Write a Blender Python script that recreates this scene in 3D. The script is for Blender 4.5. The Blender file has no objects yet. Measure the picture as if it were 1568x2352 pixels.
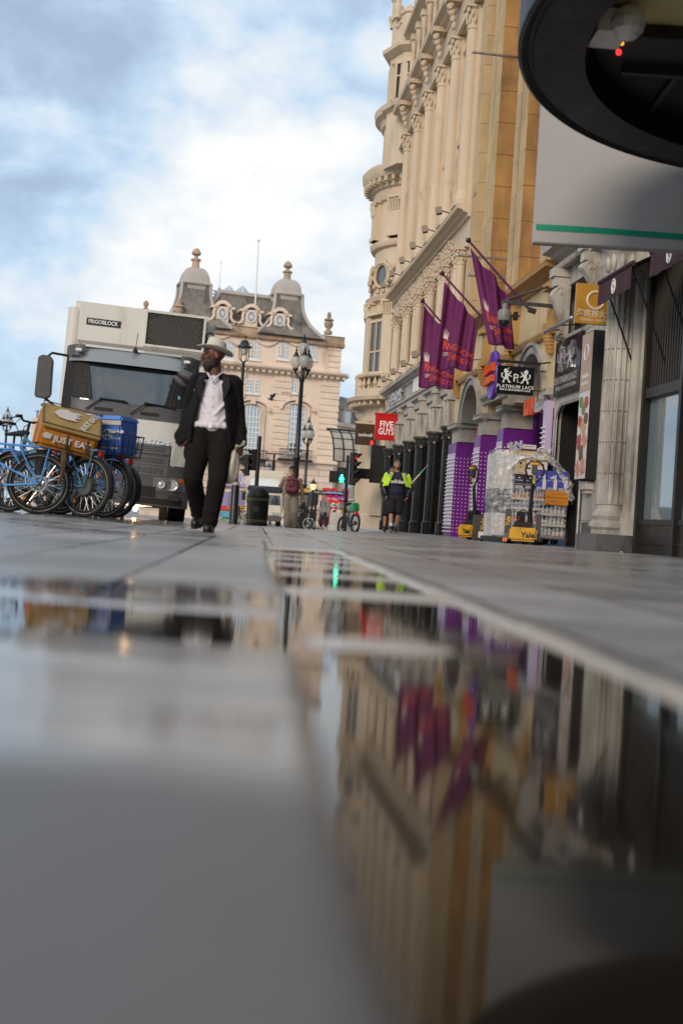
import bpy, bmesh, math, random
from math import sin, cos, tan, pi, radians, sqrt, atan2
from mathutils import Matrix, Vector, Euler, noise
random.seed(7)
SC = bpy.context.scene
COL = SC.collection
# ------------------------------------------------------------------ camera numbers
FPX, RHO, PIT, HC = 2613.0, radians(3.65), math.atan(24/2613.0), 0.17
TH = math.atan(294/2613.0)                 # the street runs this much left of the camera's heading
DW = 5.8                                   # right-hand building line, metres right of the camera
def ray(x, y):
    a = (x-784)/FPX; b = (1176-y)/FPX
    R = a*cos(RHO)-b*sin(RHO); U = a*sin(RHO)+b*cos(RHO)
    Y = cos(PIT)-U*sin(PIT); Z = sin(PIT)+U*cos(PIT)
    return Vector((R/Y, 1, Z/Y))
def at(x, y, d):
    r = ray(x, y); return Vector((r.x*d, d, HC+r.z*d))
def wl(u, v=0, z=0):
    return Vector((DW-sin(TH)*u-cos(TH)*v, cos(TH)*u-sin(TH)*v, z))
WROT = pi/2+TH                             # local x = away along the street, local y = out of the wall
def sstep(a, b, x):
    t = min(1, max(0, (x-a)/(b-a))); return t*t*(3-2*t)
# ------------------------------------------------------------------ mesh builder
class MB:
    def __init__(s, M=None):
        s.v = []; s.f = []; s.mi = []; s.M = M or Matrix(); s.m = 0
    def add(s, vs, fs, M=None):
        n = len(s.v); T = s.M @ M if M is not None else s.M
        s.v += [T @ Vector(p) for p in vs]
        flip = T.determinant() < 0
        for f in fs:
            f = [i+n for i in f]
            s.f.append(f[::-1] if flip else f); s.mi.append(s.m)
        return s
    def box(s, x0, x1, y0, y1, z0, z1, M=None):
        if x1 < x0: x0, x1 = x1, x0
        if y1 < y0: y0, y1 = y1, y0
        if z1 < z0: z0, z1 = z1, z0
        return s.add([(x0,y0,z0),(x1,y0,z0),(x1,y1,z0),(x0,y1,z0),(x0,y0,z1),(x1,y0,z1),(x1,y1,z1),(x0,y1,z1)],
              [(3,2,1,0),(4,5,6,7),(0,1,5,4),(1,2,6,5),(2,3,7,6),(3,0,4,7)], M)
    def cb(s, c, sz, M=None):
        return s.box(c[0]-sz[0]/2,c[0]+sz[0]/2,c[1]-sz[1]/2,c[1]+sz[1]/2,c[2]-sz[2]/2,c[2]+sz[2]/2,M)
    def tube(s, p0, p1, r0, r1=None, n=10, caps=True):
        return s.path([p0, p1], [r0, r0 if r1 is None else r1], n, caps)
    def path(s, pts, r, n=8, caps=True, closed=False):
        pts = [Vector(p) for p in pts]
        if not isinstance(r, (list, tuple)): r = [r]*len(pts)
        N = len(pts); vs = []; fs = []; ref = None
        for i, p in enumerate(pts):
            if closed: t = pts[(i+1) % N]-pts[i-1]
            else: t = pts[min(i+1, N-1)]-pts[max(i-1, 0)]
            if t.length < 1e-9: t = Vector((0,0,1))
            t.normalize()
            if ref is None:
                ref = Vector((0,0,1)) if abs(t.z) < .9 else Vector((1,0,0))
            a = ref-t*ref.dot(t)
            if a.length < 1e-6: a = t.orthogonal()
            a.normalize(); b = t.cross(a); ref = a
            for k in range(n):
                w = 2*pi*k/n; vs.append(p+(a*cos(w)+b*sin(w))*r[i])
        for i in range(N if closed else N-1):
            j = (i+1) % N
            for k in range(n):
                l = (k+1) % n
                fs.append((i*n+k, i*n+l, j*n+l, j*n+k))
        if caps and not closed:
            fs.append(tuple(range(n-1, -1, -1))); fs.append(tuple((N-1)*n+k for k in range(n)))
        return s.add(vs, fs)
    def lathe(s, prof, n=16, c=(0,0,0), a0=0, a1=2*pi, M=None, sq=0, caps=True):
        full = abs(a1-a0-2*pi) < 1e-6; vs = []; fs = []; K = n if full else n+1
        for (r, z) in prof:
            for k in range(K):
                w = a0+(a1-a0)*k/n
                q = 1.0
                if sq: q = 1/((abs(cos(w))**sq+abs(sin(w))**sq)**(1/sq))
                vs.append((c[0]+r*q*cos(w), c[1]+r*q*sin(w), c[2]+z))
        for i in range(len(prof)-1):
            for k in range(n):
                l = (k+1) % K
                fs.append((i*K+k, i*K+l, (i+1)*K+l, (i+1)*K+k))
        if full and caps:
            if prof[0][0] > 1e-5: fs.append(tuple(range(K-1, -1, -1)))
            if prof[-1][0] > 1e-5: fs.append(tuple((len(prof)-1)*K+k for k in range(K)))
        return s.add(vs, fs, M)
    def ball(s, c, r, n=12, M=None):
        r = (r, r, r) if not isinstance(r, (tuple, list)) else r
        m = max(4, n//2); vs = []; fs = []
        vs.append((c[0], c[1], c[2]-r[2]))
        for i in range(1, m):
            p = -pi/2+pi*i/m
            for k in range(n):
                w = 2*pi*k/n
                vs.append((c[0]+r[0]*cos(p)*cos(w), c[1]+r[1]*cos(p)*sin(w), c[2]+r[2]*sin(p)))
        vs.append((c[0], c[1], c[2]+r[2])); L = len(vs)-1
        for k in range(n):
            l = (k+1) % n
            fs.append((0, 1+l, 1+k)); fs.append((L, L-n+k, L-n+l))
            for i in range(m-2):
                fs.append((1+i*n+k, 1+i*n+l, 1+(i+1)*n+l, 1+(i+1)*n+k))
        return s.add(vs, fs, M)
    def cap(s, p0, p1, r0, r1=None, n=12, flat=1.0, fdir=None):
        """closed tapered capsule; flat squeezes it along fdir"""
        r1 = r0 if r1 is None else r1
        p0 = Vector(p0); p1 = Vector(p1); t = p1-p0; L = t.length; t = t/L if L > 1e-9 else Vector((0,0,1))
        pr = []
        for i in range(4): 
            w = -pi/2+pi/2*i/4; pr.append((r0*cos(w), r0*sin(w)))
        pr.append((r0, 0)); pr.append((r1, L))
        for i in range(1, 5):
            w = pi/2*i/4; pr.append((max(r1*cos(w), 0), L+r1*sin(w)))
        pr[0] = (1e-4, -r0); pr[-1] = (1e-4, L+r1)
        if fdir is None: fdir = t.orthogonal()
        x = Vector(fdir)-t*Vector(fdir).dot(t); x.normalize(); y = t.cross(x)
        M = Matrix(((x.x*flat,y.x,t.x,p0.x),(x.y*flat,y.y,t.y,p0.y),(x.z*flat,y.z,t.z,p0.z),(0,0,0,1)))
        return s.lathe(pr, n, M=M)
    def torus(s, c, R, r, n=32, m=8, M=None, a0=0, a1=2*pi):
        """ring in the local xz plane (axis y)"""
        full = abs(a1-a0-2*pi) < 1e-6
        P = [(c[0]+R*cos(a0+(a1-a0)*k/n), c[1], c[2]+R*sin(a0+(a1-a0)*k/n)) for k in range(n if full else n+1)]
        if M is not None: P = [M @ Vector(p) for p in P]
        return s.path(P, r, m, closed=full)
    def prism(s, poly, d0, d1, M=None, holes=None):
        """2-D polygon (x,z) extruded along y from d0 to d1"""
        n = len(poly)
        A = sum(poly[i][0]*poly[(i+1) % n][1]-poly[(i+1) % n][0]*poly[i][1] for i in range(n))
        if A < 0: poly = poly[::-1]
        if d1 < d0: d0, d1 = d1, d0
        vs = [(p[0], d0, p[1]) for p in poly]+[(p[0], d1, p[1]) for p in poly]
        fs = [tuple(range(n)), tuple(range(2*n-1, n-1, -1))]
        fs += [(i, n+i, n+(i+1) % n, (i+1) % n) for i in range(n)]
        return s.add(vs, fs, M)
    def quad(s, a, b, c, d): return s.add([a, b, c, d], [(0,1,2,3)])
    def sheet(s, fn, nu, nv):
        vs = [fn(i/nu, j/nv) for j in range(nv+1) for i in range(nu+1)]
        K = nu+1
        return s.add(vs, [(j*K+i, j*K+i+1, (j+1)*K+i+1, (j+1)*K+i) for j in range(nv) for i in range(nu)])
    def text(s, body, M, size=1, ext=.004, bold=0, ax='CENTER', sx=1, spacing=1):
        cu = bpy.data.curves.new('t', 'FONT'); cu.body = body; cu.size = size; cu.extrude = ext; cu.offset = bold
        cu.align_x = ax; cu.align_y = 'CENTER'; cu.resolution_u = 3; cu.space_character = spacing
        ob = bpy.data.objects.new('t', cu); COL.objects.link(ob)
        dg = bpy.context.evaluated_depsgraph_get(); dg.update()
        me = bpy.data.meshes.new_from_object(ob.evaluated_get(dg))
        s.add([tuple(v.co) for v in me.vertices], [tuple(p.vertices) for p in me.polygons], M @ Matrix.Diagonal((sx,1,1,1)))
        bpy.data.objects.remove(ob); bpy.data.meshes.remove(me); bpy.data.curves.remove(cu)
        return s
    def mesh(s, name):
        me = bpy.data.meshes.new(name); me.from_pydata([tuple(v) for v in s.v], [], s.f)
        me.polygons.foreach_set('material_index', s.mi); me.update()
        return me
    def build(s, name, mats, parent=None, smooth=None, bevel=0, loc=None):
        me = s.mesh(name)
        return finish(me, name, mats, parent, smooth, bevel, loc)
def finish(me, name, mats, parent=None, smooth=None, bevel=0, loc=None):
    if bevel:
        bm = bmesh.new(); bm.from_mesh(me)
        bmesh.ops.remove_doubles(bm, verts=bm.verts, dist=1e-5)
        es = [e for e in bm.edges if len(e.link_faces) == 2 and e.calc_face_angle(0) > .6]
        bmesh.ops.bevel(bm, geom=es, offset=bevel, segments=2, affect='EDGES', clamp_overlap=True)
        bm.to_mesh(me); bm.free()
    for m in (mats if isinstance(mats, (list, tuple)) else [mats]): me.materials.append(m)
    if smooth:
        me.polygons.foreach_set('use_smooth', [True]*len(me.polygons))
        me.set_sharp_from_angle(angle=radians(smooth))
    ob = bpy.data.objects.new(name, me); COL.objects.link(ob)
    if parent is not None: ob.parent = parent
    if loc is not None: ob.location = loc
    return ob
def remesh(mb, name, mat, vox, parent=None, it=3, fac=.5, dec=None):
    """join overlapping closed shapes into one continuous skin"""
    me = mb.mesh(name); ob = bpy.data.objects.new(name, me); COL.objects.link(ob)
    r = ob.modifiers.new('r', 'REMESH'); r.mode = 'VOXEL'; r.voxel_size = vox
    if it:
        q = ob.modifiers.new('s', 'SMOOTH'); q.iterations = it; q.factor = fac
    dg = bpy.context.evaluated_depsgraph_get(); dg.update()
    m2 = bpy.data.meshes.new_from_object(ob.evaluated_get(dg)); m2.name = name
    bpy.data.objects.remove(ob); bpy.data.meshes.remove(me)
    return finish(m2, name, mat, parent, 180)
def empty(name, label, cat, loc=(0,0,0), rz=0, group=None, rot=None):
    o = bpy.data.objects.new(name, None); COL.objects.link(o); o.empty_display_size = .2
    o.location = loc; o.rotation_euler = rot if rot else (0,0,rz)
    return tag(o, label, cat, group)
def tag(o, label, cat, group=None):
    o['label'] = label; o['category'] = cat
    if group: o['group'] = group
    return o
def dup(root, loc=None, rz=None, label=None, rot=None):
    r = root.copy(); COL.objects.link(r)
    if loc is not None: r.location = loc
    if rz is not None: r.rotation_euler = (0,0,rz)
    if rot is not None: r.rotation_euler = rot
    if label: r['label'] = label
    def kids(a, b):
        for ch in list(a.children):
            c = ch.copy(); COL.objects.link(c); c.parent = b; kids(ch, c)
    kids(root, r); return r
T3 = Matrix.Translation
def RX(a): return Matrix.Rotation(radians(a), 4, 'X')
def RY(a): return Matrix.Rotation(radians(a), 4, 'Y')
def RZ(a): return Matrix.Rotation(radians(a), 4, 'Z')
def basis(x, y, z, o):
    return Matrix(((x[0],y[0],z[0],o[0]),(x[1],y[1],z[1],o[1]),(x[2],y[2],z[2],o[2]),(0,0,0,1)))
def faceS(o): return basis((1,0,0),(0,0,1),(0,-1,0),o)             # writing that faces -y
def faceU(o): return basis((0,-1,0),(0,0,1),(-1,0,0),o)            # in wall coordinates: faces back down the street
def faceV(o): return basis((-1,0,0),(0,0,1),(0,1,0),o)             # in wall coordinates: faces out of the wall
# ------------------------------------------------------------------ materials
def lin(c):
    return tuple((x/255/12.92 if x/255 <= .04045 else ((x/255+.055)/1.055)**2.4) for x in c)
_M = {}
def mat(name, col, rough=.6, metal=0, var=.12, scale=3, bump=0, bscale=40, spec=.5, emit=0, alpha=1, trans=0, brick=None, coat=0, ior=1.45, streak=0, dirt=None, ecol=None):
    """procedural surface; col is linear"""
    if name in _M: return _M[name]
    m = bpy.data.materials.new(name); m.use_nodes = True; nt = m.node_tree; N = nt.nodes; L = nt.links
    b = N['Principled BSDF']
    b.inputs['Roughness'].default_value = rough; b.inputs['Metallic'].default_value = metal
    b.inputs['Specular IOR Level'].default_value = spec; b.inputs['IOR'].default_value = ior
    b.inputs['Base Color'].default_value = (*col, 1)
    if alpha < 1: b.inputs['Alpha'].default_value = alpha
    if trans: b.inputs['Transmission Weight'].default_value = trans
    if coat: b.inputs['Coat Weight'].default_value = coat; b.inputs['Coat Roughness'].default_value = .08
    if emit:
        b.inputs['Emission Color'].default_value = (*(ecol or col), 1); b.inputs['Emission Strength'].default_value = emit
    tc = N.new('ShaderNodeTexCoord'); src = tc.outputs['Object']
    colout = None
    if var:
        nz = N.new('ShaderNodeTexNoise'); nz.inputs['Scale'].default_value = scale; nz.inputs['Detail'].default_value = 6
        nz.inputs['Roughness'].default_value = .6
        if streak:
            mp = N.new('ShaderNodeMapping'); mp.inputs['Scale'].default_value = (1, 1, streak); L.new(src, mp.inputs[0]); L.new(mp.outputs[0], nz.inputs['Vector'])
        else: L.new(src, nz.inputs['Vector'])
        mr = N.new('ShaderNodeMapRange'); mr.inputs[1].default_value = .3; mr.inputs[2].default_value = .7
        mr.inputs[3].default_value = 1-var; mr.inputs[4].default_value = 1+var*.7; L.new(nz.outputs[0], mr.inputs[0])
        hv = N.new('ShaderNodeMix'); hv.data_type = 'RGBA'; hv.blend_type = 'MULTIPLY'; hv.inputs[0].default_value = 1
        hv.inputs[6].default_value = (*col, 1); L.new(mr.outputs[0], hv.inputs[7]); colout = hv.outputs[2]
        rr = N.new('ShaderNodeMapRange'); rr.inputs[1].default_value = .3; rr.inputs[2].default_value = .7
        rr.inputs[3].default_value = max(0, rough*.85); rr.inputs[4].default_value = min(1, rough*1.15); L.new(nz.outputs[0], rr.inputs[0]); L.new(rr.outputs[0], b.inputs['Roughness'])
    hgt = None
    if brick:
        bw, bh, mort, dark = brick
        sp = N.new('ShaderNodeSeparateXYZ'); L.new(src, sp.inputs[0])
        ad = N.new('ShaderNodeMath'); ad.operation = 'ADD'; L.new(sp.outputs[0], ad.inputs[0]); L.new(sp.outputs[1], ad.inputs[1])
        cb = N.new('ShaderNodeCombineXYZ'); L.new(ad.outputs[0], cb.inputs[0]); L.new(sp.outputs[2], cb.inputs[1])
        bt = N.new('ShaderNodeTexBrick'); bt.inputs['Scale'].default_value = 1; bt.inputs['Brick Width'].default_value = bw
        bt.inputs['Row Height'].default_value = bh; bt.inputs['Mortar Size'].default_value = mort; bt.inputs['Mortar Smooth'].default_value = .3
        bt.inputs['Color1'].default_value = (1,1,1,1); bt.inputs['Color2'].default_value = (.86,.86,.86,1); bt.inputs['Mortar'].default_value = (dark,dark,dark,1)
        L.new(cb.outputs[0], bt.inputs['Vector'])
        mx = N.new('ShaderNodeMix'); mx.data_type = 'RGBA'; mx.blend_type = 'MULTIPLY'; mx.inputs[0].default_value = 1
        if colout: L.new(colout, mx.inputs[6])
        else: mx.inputs[6].default_value = (*col, 1)
        L.new(bt.outputs['Color'], mx.inputs[7]); colout = mx.outputs[2]; hgt = bt.outputs['Fac']
    if dirt:
        dc, ds, lo, hi = dirt
        n2 = N.new('ShaderNodeTexNoise'); n2.inputs['Scale'].default_value = ds; n2.inputs['Detail'].default_value = 8; n2.inputs['Roughness'].default_value = .65
        mp = N.new('ShaderNodeMapping'); mp.inputs['Scale'].default_value = (1, 1, .35); mp.inputs['Location'].default_value = (3.1, 1.7, .4)
        L.new(src, mp.inputs[0]); L.new(mp.outputs[0], n2.inputs['Vector'])
        m2 = N.new('ShaderNodeMapRange'); m2.inputs[1].default_value = lo; m2.inputs[2].default_value = hi; L.new(n2.outputs[0], m2.inputs[0])
        mx = N.new('ShaderNodeMix'); mx.data_type = 'RGBA'; L.new(m2.outputs[0], mx.inputs[0])
        if colout: L.new(colout, mx.inputs[6])
        else: mx.inputs[6].default_value = (*col, 1)
        mx.inputs[7].default_value = (*dc, 1); colout = mx.outputs[2]
    if colout: L.new(colout, b.inputs['Base Color'])
    if bump or hgt:
        bp = N.new('ShaderNodeBump'); bp.inputs['Strength'].default_value = .5; bp.inputs['Distance'].default_value = bump or .01
        if bump:
            nb = N.new('ShaderNodeTexNoise'); nb.inputs['Scale'].default_value = bscale; nb.inputs['Detail'].default_value = 5; L.new(src, nb.inputs['Vector'])
            L.new(nb.outputs[0], bp.inputs['Height'])
        if hgt:
            b2 = N.new('ShaderNodeBump'); b2.invert = True; b2.inputs['Strength'].default_value = .8; b2.inputs['Distance'].default_value = .008; L.new(hgt, b2.inputs['Height'])
            if bump: L.new(b2.outputs[0], bp.inputs['Normal']); L.new(bp.outputs[0], b.inputs['Normal'])
            else: L.new(b2.outputs[0], b.inputs['Normal'])
        else: L.new(bp.outputs[0], b.inputs['Normal'])
    _M[name] = m; return m
BLACK = mat('black_paint', (.012,.012,.013), .38, var=.25, scale=8, spec=.5)
BLACKM = mat('black_matt', (.014,.013,.013), .75, var=.25, scale=10)
RUBBER = mat('rubber', (.014,.013,.013), .8, var=.3, scale=20, bump=.002)
STEEL = mat('steel', (.55,.54,.52), .32, 1, var=.15, scale=10)
DSTEEL = mat('dark_steel', (.12,.12,.12), .4, .8, var=.2)
GLASSD = mat('dark_glass', (.012,.014,.016), .05, var=0, spec=.6)
WHITEP = mat('white_paint', (.75,.74,.7), .5, var=.06)
# ------------------------------------------------------------------ camera
cam = bpy.data.cameras.new('camera'); CO = bpy.data.objects.new('camera', cam); COL.objects.link(CO); SC.camera = CO
cam.sensor_fit = 'VERTICAL'; cam.sensor_height = 36; cam.lens = 36*FPX/2352; cam.clip_end = 3000; cam.clip_start = .02
fw = Vector((0, cos(PIT), sin(PIT))); u0 = Vector((0, -sin(PIT), cos(PIT))); r0 = Vector((1,0,0))
cr = r0*cos(RHO)+u0*sin(RHO); cu_ = -r0*sin(RHO)+u0*cos(RHO)
CO.matrix_world = basis(cr, cu_, -fw, (0,0,HC))
cam.dof.use_dof = True; cam.dof.focus_distance = 20.0; cam.dof.aperture_fstop = 1.7; cam.dof.aperture_blades = 0
SC.view_settings.view_transform = 'Standard'; SC.view_settings.look = 'None'; SC.view_settings.gamma = 1; SC.view_settings.exposure = .2
SC.cycles.use_denoising = True
try: SC.cycles.denoiser = 'OPENIMAGEDENOISE'
except Exception: pass
SC.cycles.max_bounces = 7; SC.cycles.transparent_max_bounces = 10
SC.cycles.sample_clamp_indirect = 6; SC.cycles.caustics_reflective = False; SC.cycles.caustics_refractive = False
# ------------------------------------------------------------------ sky and sun
SUN_EL, SUN_AZ = radians(24), radians(205)       # azimuth clockwise from +y: behind the camera, a little to its left
wd = bpy.data.worlds.new('World'); SC.world = wd; wd.use_nodes = True
N = wd.node_tree.nodes; L = wd.node_tree.links; N.clear()
out = N.new('ShaderNodeOutputWorld')
sk = N.new('ShaderNodeTexSky'); sk.sky_type = 'NISHITA'; sk.sun_disc = False; sk.sun_elevation = SUN_EL; sk.sun_rotation = SUN_AZ
sk.air_density = 1.0; sk.dust_density = .35; sk.ozone_density = 4
bg1 = N.new('ShaderNodeBackground'); bg1.inputs[1].default_value = .13; L.new(sk.outputs[0], bg1.inputs[0])
tc = N.new('ShaderNodeTexCoord'); dv = tc.outputs['Generated']
def math_(op, a, b=None, c=None):
    n = N.new('ShaderNodeMath'); n.operation = op
    for i, x in enumerate((a, b, c)):
        if x is None: continue
        if isinstance(x, (int, float)): n.inputs[i].default_value = x
        else: L.new(x, n.inputs[i])
    return n.outputs[0]
nrm = N.new('ShaderNodeVectorMath'); nrm.operation = 'NORMALIZE'; L.new(dv, nrm.inputs[0])
def wnoise(scale, detail, rough, loc, sc=(1,1,1.6), dist=0):
    mp = N.new('ShaderNodeMapping'); mp.inputs['Location'].default_value = loc; mp.inputs['Scale'].default_value = sc; L.new(nrm.outputs[0], mp.inputs[0])
    n = N.new('ShaderNodeTexNoise'); n.inputs['Scale'].default_value = scale; n.inputs['Detail'].default_value = detail; n.inputs['Roughness'].default_value = rough
    n.inputs['Distortion'].default_value = dist; L.new(mp.outputs[0], n.inputs['Vector']); return n.outputs[0]
n1 = wnoise(6.5, 5, .5, (.3,.2,.9), dist=.25)
n2 = wnoise(17, 6, .55, (2.3,.7,.1), dist=.2)
cov = math_('ADD', math_('MULTIPLY', math_('SUBTRACT', n1, .5), 1.5), math_('ADD', math_('MULTIPLY', math_('SUBTRACT', n2, .5), .95), .5))
def blob(px, py, sig, amp):
    d = ray(px, py).normalized()
    dt = N.new('ShaderNodeVectorMath'); dt.operation = 'DOT_PRODUCT'; L.new(nrm.outputs[0], dt.inputs[0]); dt.inputs[1].default_value = d
    # exp(-(1-dot)/sig^2)
    e = math_('DIVIDE', math_('SUBTRACT', dt.outputs['Value'], 1), sig*sig)
    return math_('MULTIPLY', math_('POWER', 2.718, e), amp)
acc = math_('ADD', cov, .055)
for b_ in ((560,250,.10,.20),(700,540,.08,.20),(430,400,.07,.08),(150,130,.04,.06),(760,150,.07,.16),(80,700,.08,.14),(230,640,.05,.05),(420,600,.07,.12),(810,820,.05,.12),
           (330,10,.09,-.26),(720,5,.08,-.24),(120,20,.08,-.12),(50,300,.07,-.12),(330,400,.05,-.17),(180,520,.06,-.10),(770,690,.05,-.12),(60,850,.05,-.22),(620,640,.04,-.06)):
    acc = math_('ADD', acc, blob(*b_))
mr = N.new('ShaderNodeMapRange'); mr.interpolation_type = 'SMOOTHSTEP'; mr.inputs[1].default_value = .28; mr.inputs[2].default_value = .66; mr.inputs[3].default_value = .80; L.new(acc, mr.inputs[0])
# cloud brightness: thick cloud has greyer parts
n3 = wnoise(9, 7, .6, (5,1,3))
cr_ = N.new('ShaderNodeValToRGB'); cr_.color_ramp.elements[0].position = .22; cr_.color_ramp.elements[0].color = (.40,.49,.61,1)
for ps, cl in ((.52,(.53,.67,.82,1)),(.70,(.66,.74,.82,1))): e_ = cr_.color_ramp.elements.new(ps); e_.color = cl
cr_.color_ramp.elements[3].position = .98; cr_.color_ramp.elements[3].color = (.90,.90,.885,1)
L.new(math_('ADD', math_('MULTIPLY', acc, .85), math_('MULTIPLY', n3, .26)), cr_.inputs[0])
bg2 = N.new('ShaderNodeBackground'); bg2.inputs[1].default_value = 1.0; L.new(cr_.outputs[0], bg2.inputs[0])
ms = N.new('ShaderNodeMixShader'); L.new(mr.outputs[0], ms.inputs[0]); L.new(bg1.outputs[0], ms.inputs[1]); L.new(bg2.outputs[0], ms.inputs[2]); L.new(ms.outputs[0], out.inputs[0])
sl = bpy.data.lights.new('sun', 'SUN'); sl.energy = 1.9; sl.angle = radians(22); sl.color = (1, .84, .66)
so = bpy.data.objects.new('sun', sl); COL.objects.link(so)
sd = Vector((sin(SUN_AZ)*cos(SUN_EL), cos(SUN_AZ)*cos(SUN_EL), sin(SUN_EL)))
so.rotation_euler = sd.to_track_quat('Z', 'Y').to_euler(); so.location = sd*60
# ------------------------------------------------------------------ ground: one sheet, fine near the camera
def smooth_noise(x, y, s): return noise.noise(Vector((x*s, y*s, 3.3)))
def ridge(t, c, w, h): return h*math.exp(-((t-c)/w)**2)
def gz(x, y):
    """ground height"""
    p = x+.075*y
    far = -.12*sstep(21, 31, y)*sstep(2.2, -1.0, x)-.12*sstep(33, 52, y)*sstep(4.5, 2.5, x)-.1*sstep(31, 36, y)*sstep(1.4, .2, x)
    left = .045*sstep(6, 11.5, y)*sstep(20, 15, y)*sstep(-1.6, -2.8, x)
    return .0045+far+left
def near(x, y):
    p = x+.075*y
    ch = sstep(.055, .085, p)*sstep(.475, .445, p)*sstep(6.5, 6.0, y)          # sunken stone channel
    h = 0.
    h -= .011*ch
    h += ch*(ridge(y, 1.60, .085, .0150)*sstep(.36, .22, p)+ridge(y, 2.72, .22, .0125)+ridge(y, 3.55, .12, .0115)+ridge(y, 4.25, .10, .0110)+ridge(y, 4.9, .13, .0115)+ridge(y, 5.5, .15, .011))
    h += .005*ridge(p, .485, .022, 1)*sstep(7.5, 6.2, y)                         # raised edging stone
    lf = sstep(.075, .045, p)                                                     # slabs left of the seam
    h -= lf*.0085*sstep(1.42, 1.52, y+.12*p)*sstep(2.02, 1.88, y+.1*p)                  # left pool
    h += lf*ridge(y+.25*p, 1.21, .12, .004)
    h -= .006*ridge(p, .075, .012, 1)*sstep(30, 15, y)                             # open joint
    rt = sstep(.5, .53, p)
    h -= rt*.0052*sstep(1.45, 1.6, y)*sstep(1.9, 1.75, y)*sstep(.58, .7, p)
    h += .0014*smooth_noise(x, y, 2.3)+.0012*smooth_noise(x, y, 7)+.0007*smooth_noise(x, y, 19)
    return h
def axis_y():
    ys = [-40, -12, -4, -1, 0, .15]; y = .2
    while y < 40: ys.append(y); y *= 1.0135
    ys += [44, 48, 52, 60, 75, 100, 140, 200, 320, 600, 1200]; return ys
xs = [-900, -300, -120, -60, -30, -18, -12, -9, -7, -5.5, -4.5, -3.7, -3.1, -2.6, -2.1, -1.7, -1.4, -1.2]
xs += [-1.05+i*.02 for i in range(106)]
xs += [1.1, 1.2, 1.35, 1.5, 1.7, 2, 2.4, 2.9, 3.5, 4.2, 5, 6, 8, 12, 20, 40, 100, 300, 900]
ys = axis_y(); K = len(xs); g = MB()
# the x columns follow the seam (which drifts left with distance)
vs = []
for y in ys:
    k = .075*min(max(y, 0), 8)
    for x in xs:
        X = x-k*sstep(3.0, 1.2, abs(x)); vs.append((X, y, gz(X, y)+(near(X, y) if -1 < y < 32 and abs(X) < 3 else 0)))
g.add(vs, [(j*K+i, j*K+i+1, (j+1)*K+i+1, (j+1)*K+i) for j in range(len(ys)-1) for i in range(K-1)])
# paving material
pm = bpy.data.materials.new('wet_paving'); pm.use_nodes = True; nt = pm.node_tree; N = nt.nodes; L = nt.links; b = N['Principled BSDF']
tcn = N.new('ShaderNodeTexCoord'); mp = N.new('ShaderNodeMapping'); mp.inputs['Rotation'].default_value = (0, 0, -.075+pi/2); mp.inputs['Location'].default_value = (.0, .30, 0)
L.new(tcn.outputs['Object'], mp.inputs[0])
bt = N.new('ShaderNodeTexBrick'); bt.inputs['Scale'].default_value = 1; bt.inputs['Brick Width'].default_value = .62; bt.inputs['Row Height'].default_value = .42; bt.offset = .5
bt.inputs['Mortar Size'].default_value = .010; bt.inputs['Mortar Smooth'].default_value = .2
bt.inputs['Color1'].default_value = (.31,.285,.265,1); bt.inputs['Color2'].default_value = (.19,.175,.163,1); bt.inputs['Mortar'].default_value = (.03,.027,.026,1)
L.new(mp.outputs[0], bt.inputs['Vector'])
def pn(scale, det=6, r=.6):
    n = N.new('ShaderNodeTexNoise'); n.inputs['Scale'].default_value = scale; n.inputs['Detail'].default_value = det; n.inputs['Roughness'].default_value = r; L.new(tcn.outputs['Object'], n.inputs['Vector']); return n.outputs[0]
def pmr(x, a, b_, c, d):
    n = N.new('ShaderNodeMapRange'); n.inputs[1].default_value = a; n.inputs[2].default_value = b_; n.inputs[3].default_value = c; n.inputs[4].default_value = d; L.new(x, n.inputs[0]); return n.outputs[0]
big = pn(.9, 5); fine = pn(60, 4, .7); mid = pn(6, 6)
def mul(a, f):
    m = N.new('ShaderNodeMix'); m.data_type = 'RGBA'; m.blend_type = 'MULTIPLY'; m.inputs[0].default_value = 1; L.new(a, m.inputs[6]); L.new(f, m.inputs[7]); return m.outputs[2]
c = mul(bt.outputs['Color'], pmr(big, .3, .7, .7, 1.25)); c = mul(c, pmr(mid, .3, .7, .85, 1.12)); c = mul(c, pmr(fine, .3, .7, .9, 1.1))
def attr(n):
    a = N.new('ShaderNodeAttribute'); a.attribute_name = n; return a.outputs['Fac']
def mixc(f, a, col):
    m = N.new('ShaderNodeMix'); m.data_type = 'RGBA'; L.new(f, m.inputs[0]); L.new(a, m.inputs[6]); m.inputs[7].default_value = (*col, 1); return m.outputs[2]
c = mixc(attr('pale'), c, (.42,.37,.32)); c = mixc(attr('soak_and_shade'), c, (.125,.115,.109)); c = mixc(attr('joint'), c, (.03,.018,.014)); L.new(c, b.inputs['Base Color'])
rg = N.new('ShaderNodeMath'); rg.operation = 'SUBTRACT'; L.new(pmr(big, .36, .64, .48, .66), rg.inputs[0])
wr = N.new('ShaderNodeMath'); wr.operation = 'MULTIPLY'; L.new(attr('wet'), wr.inputs[0]); wr.inputs[1].default_value = .50; L.new(wr.outputs[0], rg.inputs[1])
brr = N.new('ShaderNodeMath'); brr.operation = 'MULTIPLY_ADD'; L.new(bt.outputs['Color'], brr.inputs[0]); brr.inputs[1].default_value = 1.0; brr.inputs[2].default_value = -.20
sm = N.new('ShaderNodeMath'); sm.operation = 'ADD'; sm.use_clamp = True; L.new(brr.outputs[0], sm.inputs[0]); L.new(rg.outputs[0], sm.inputs[1]); L.new(sm.outputs[0], b.inputs['Roughness']); b.inputs['Specular IOR Level'].default_value = .5
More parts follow.
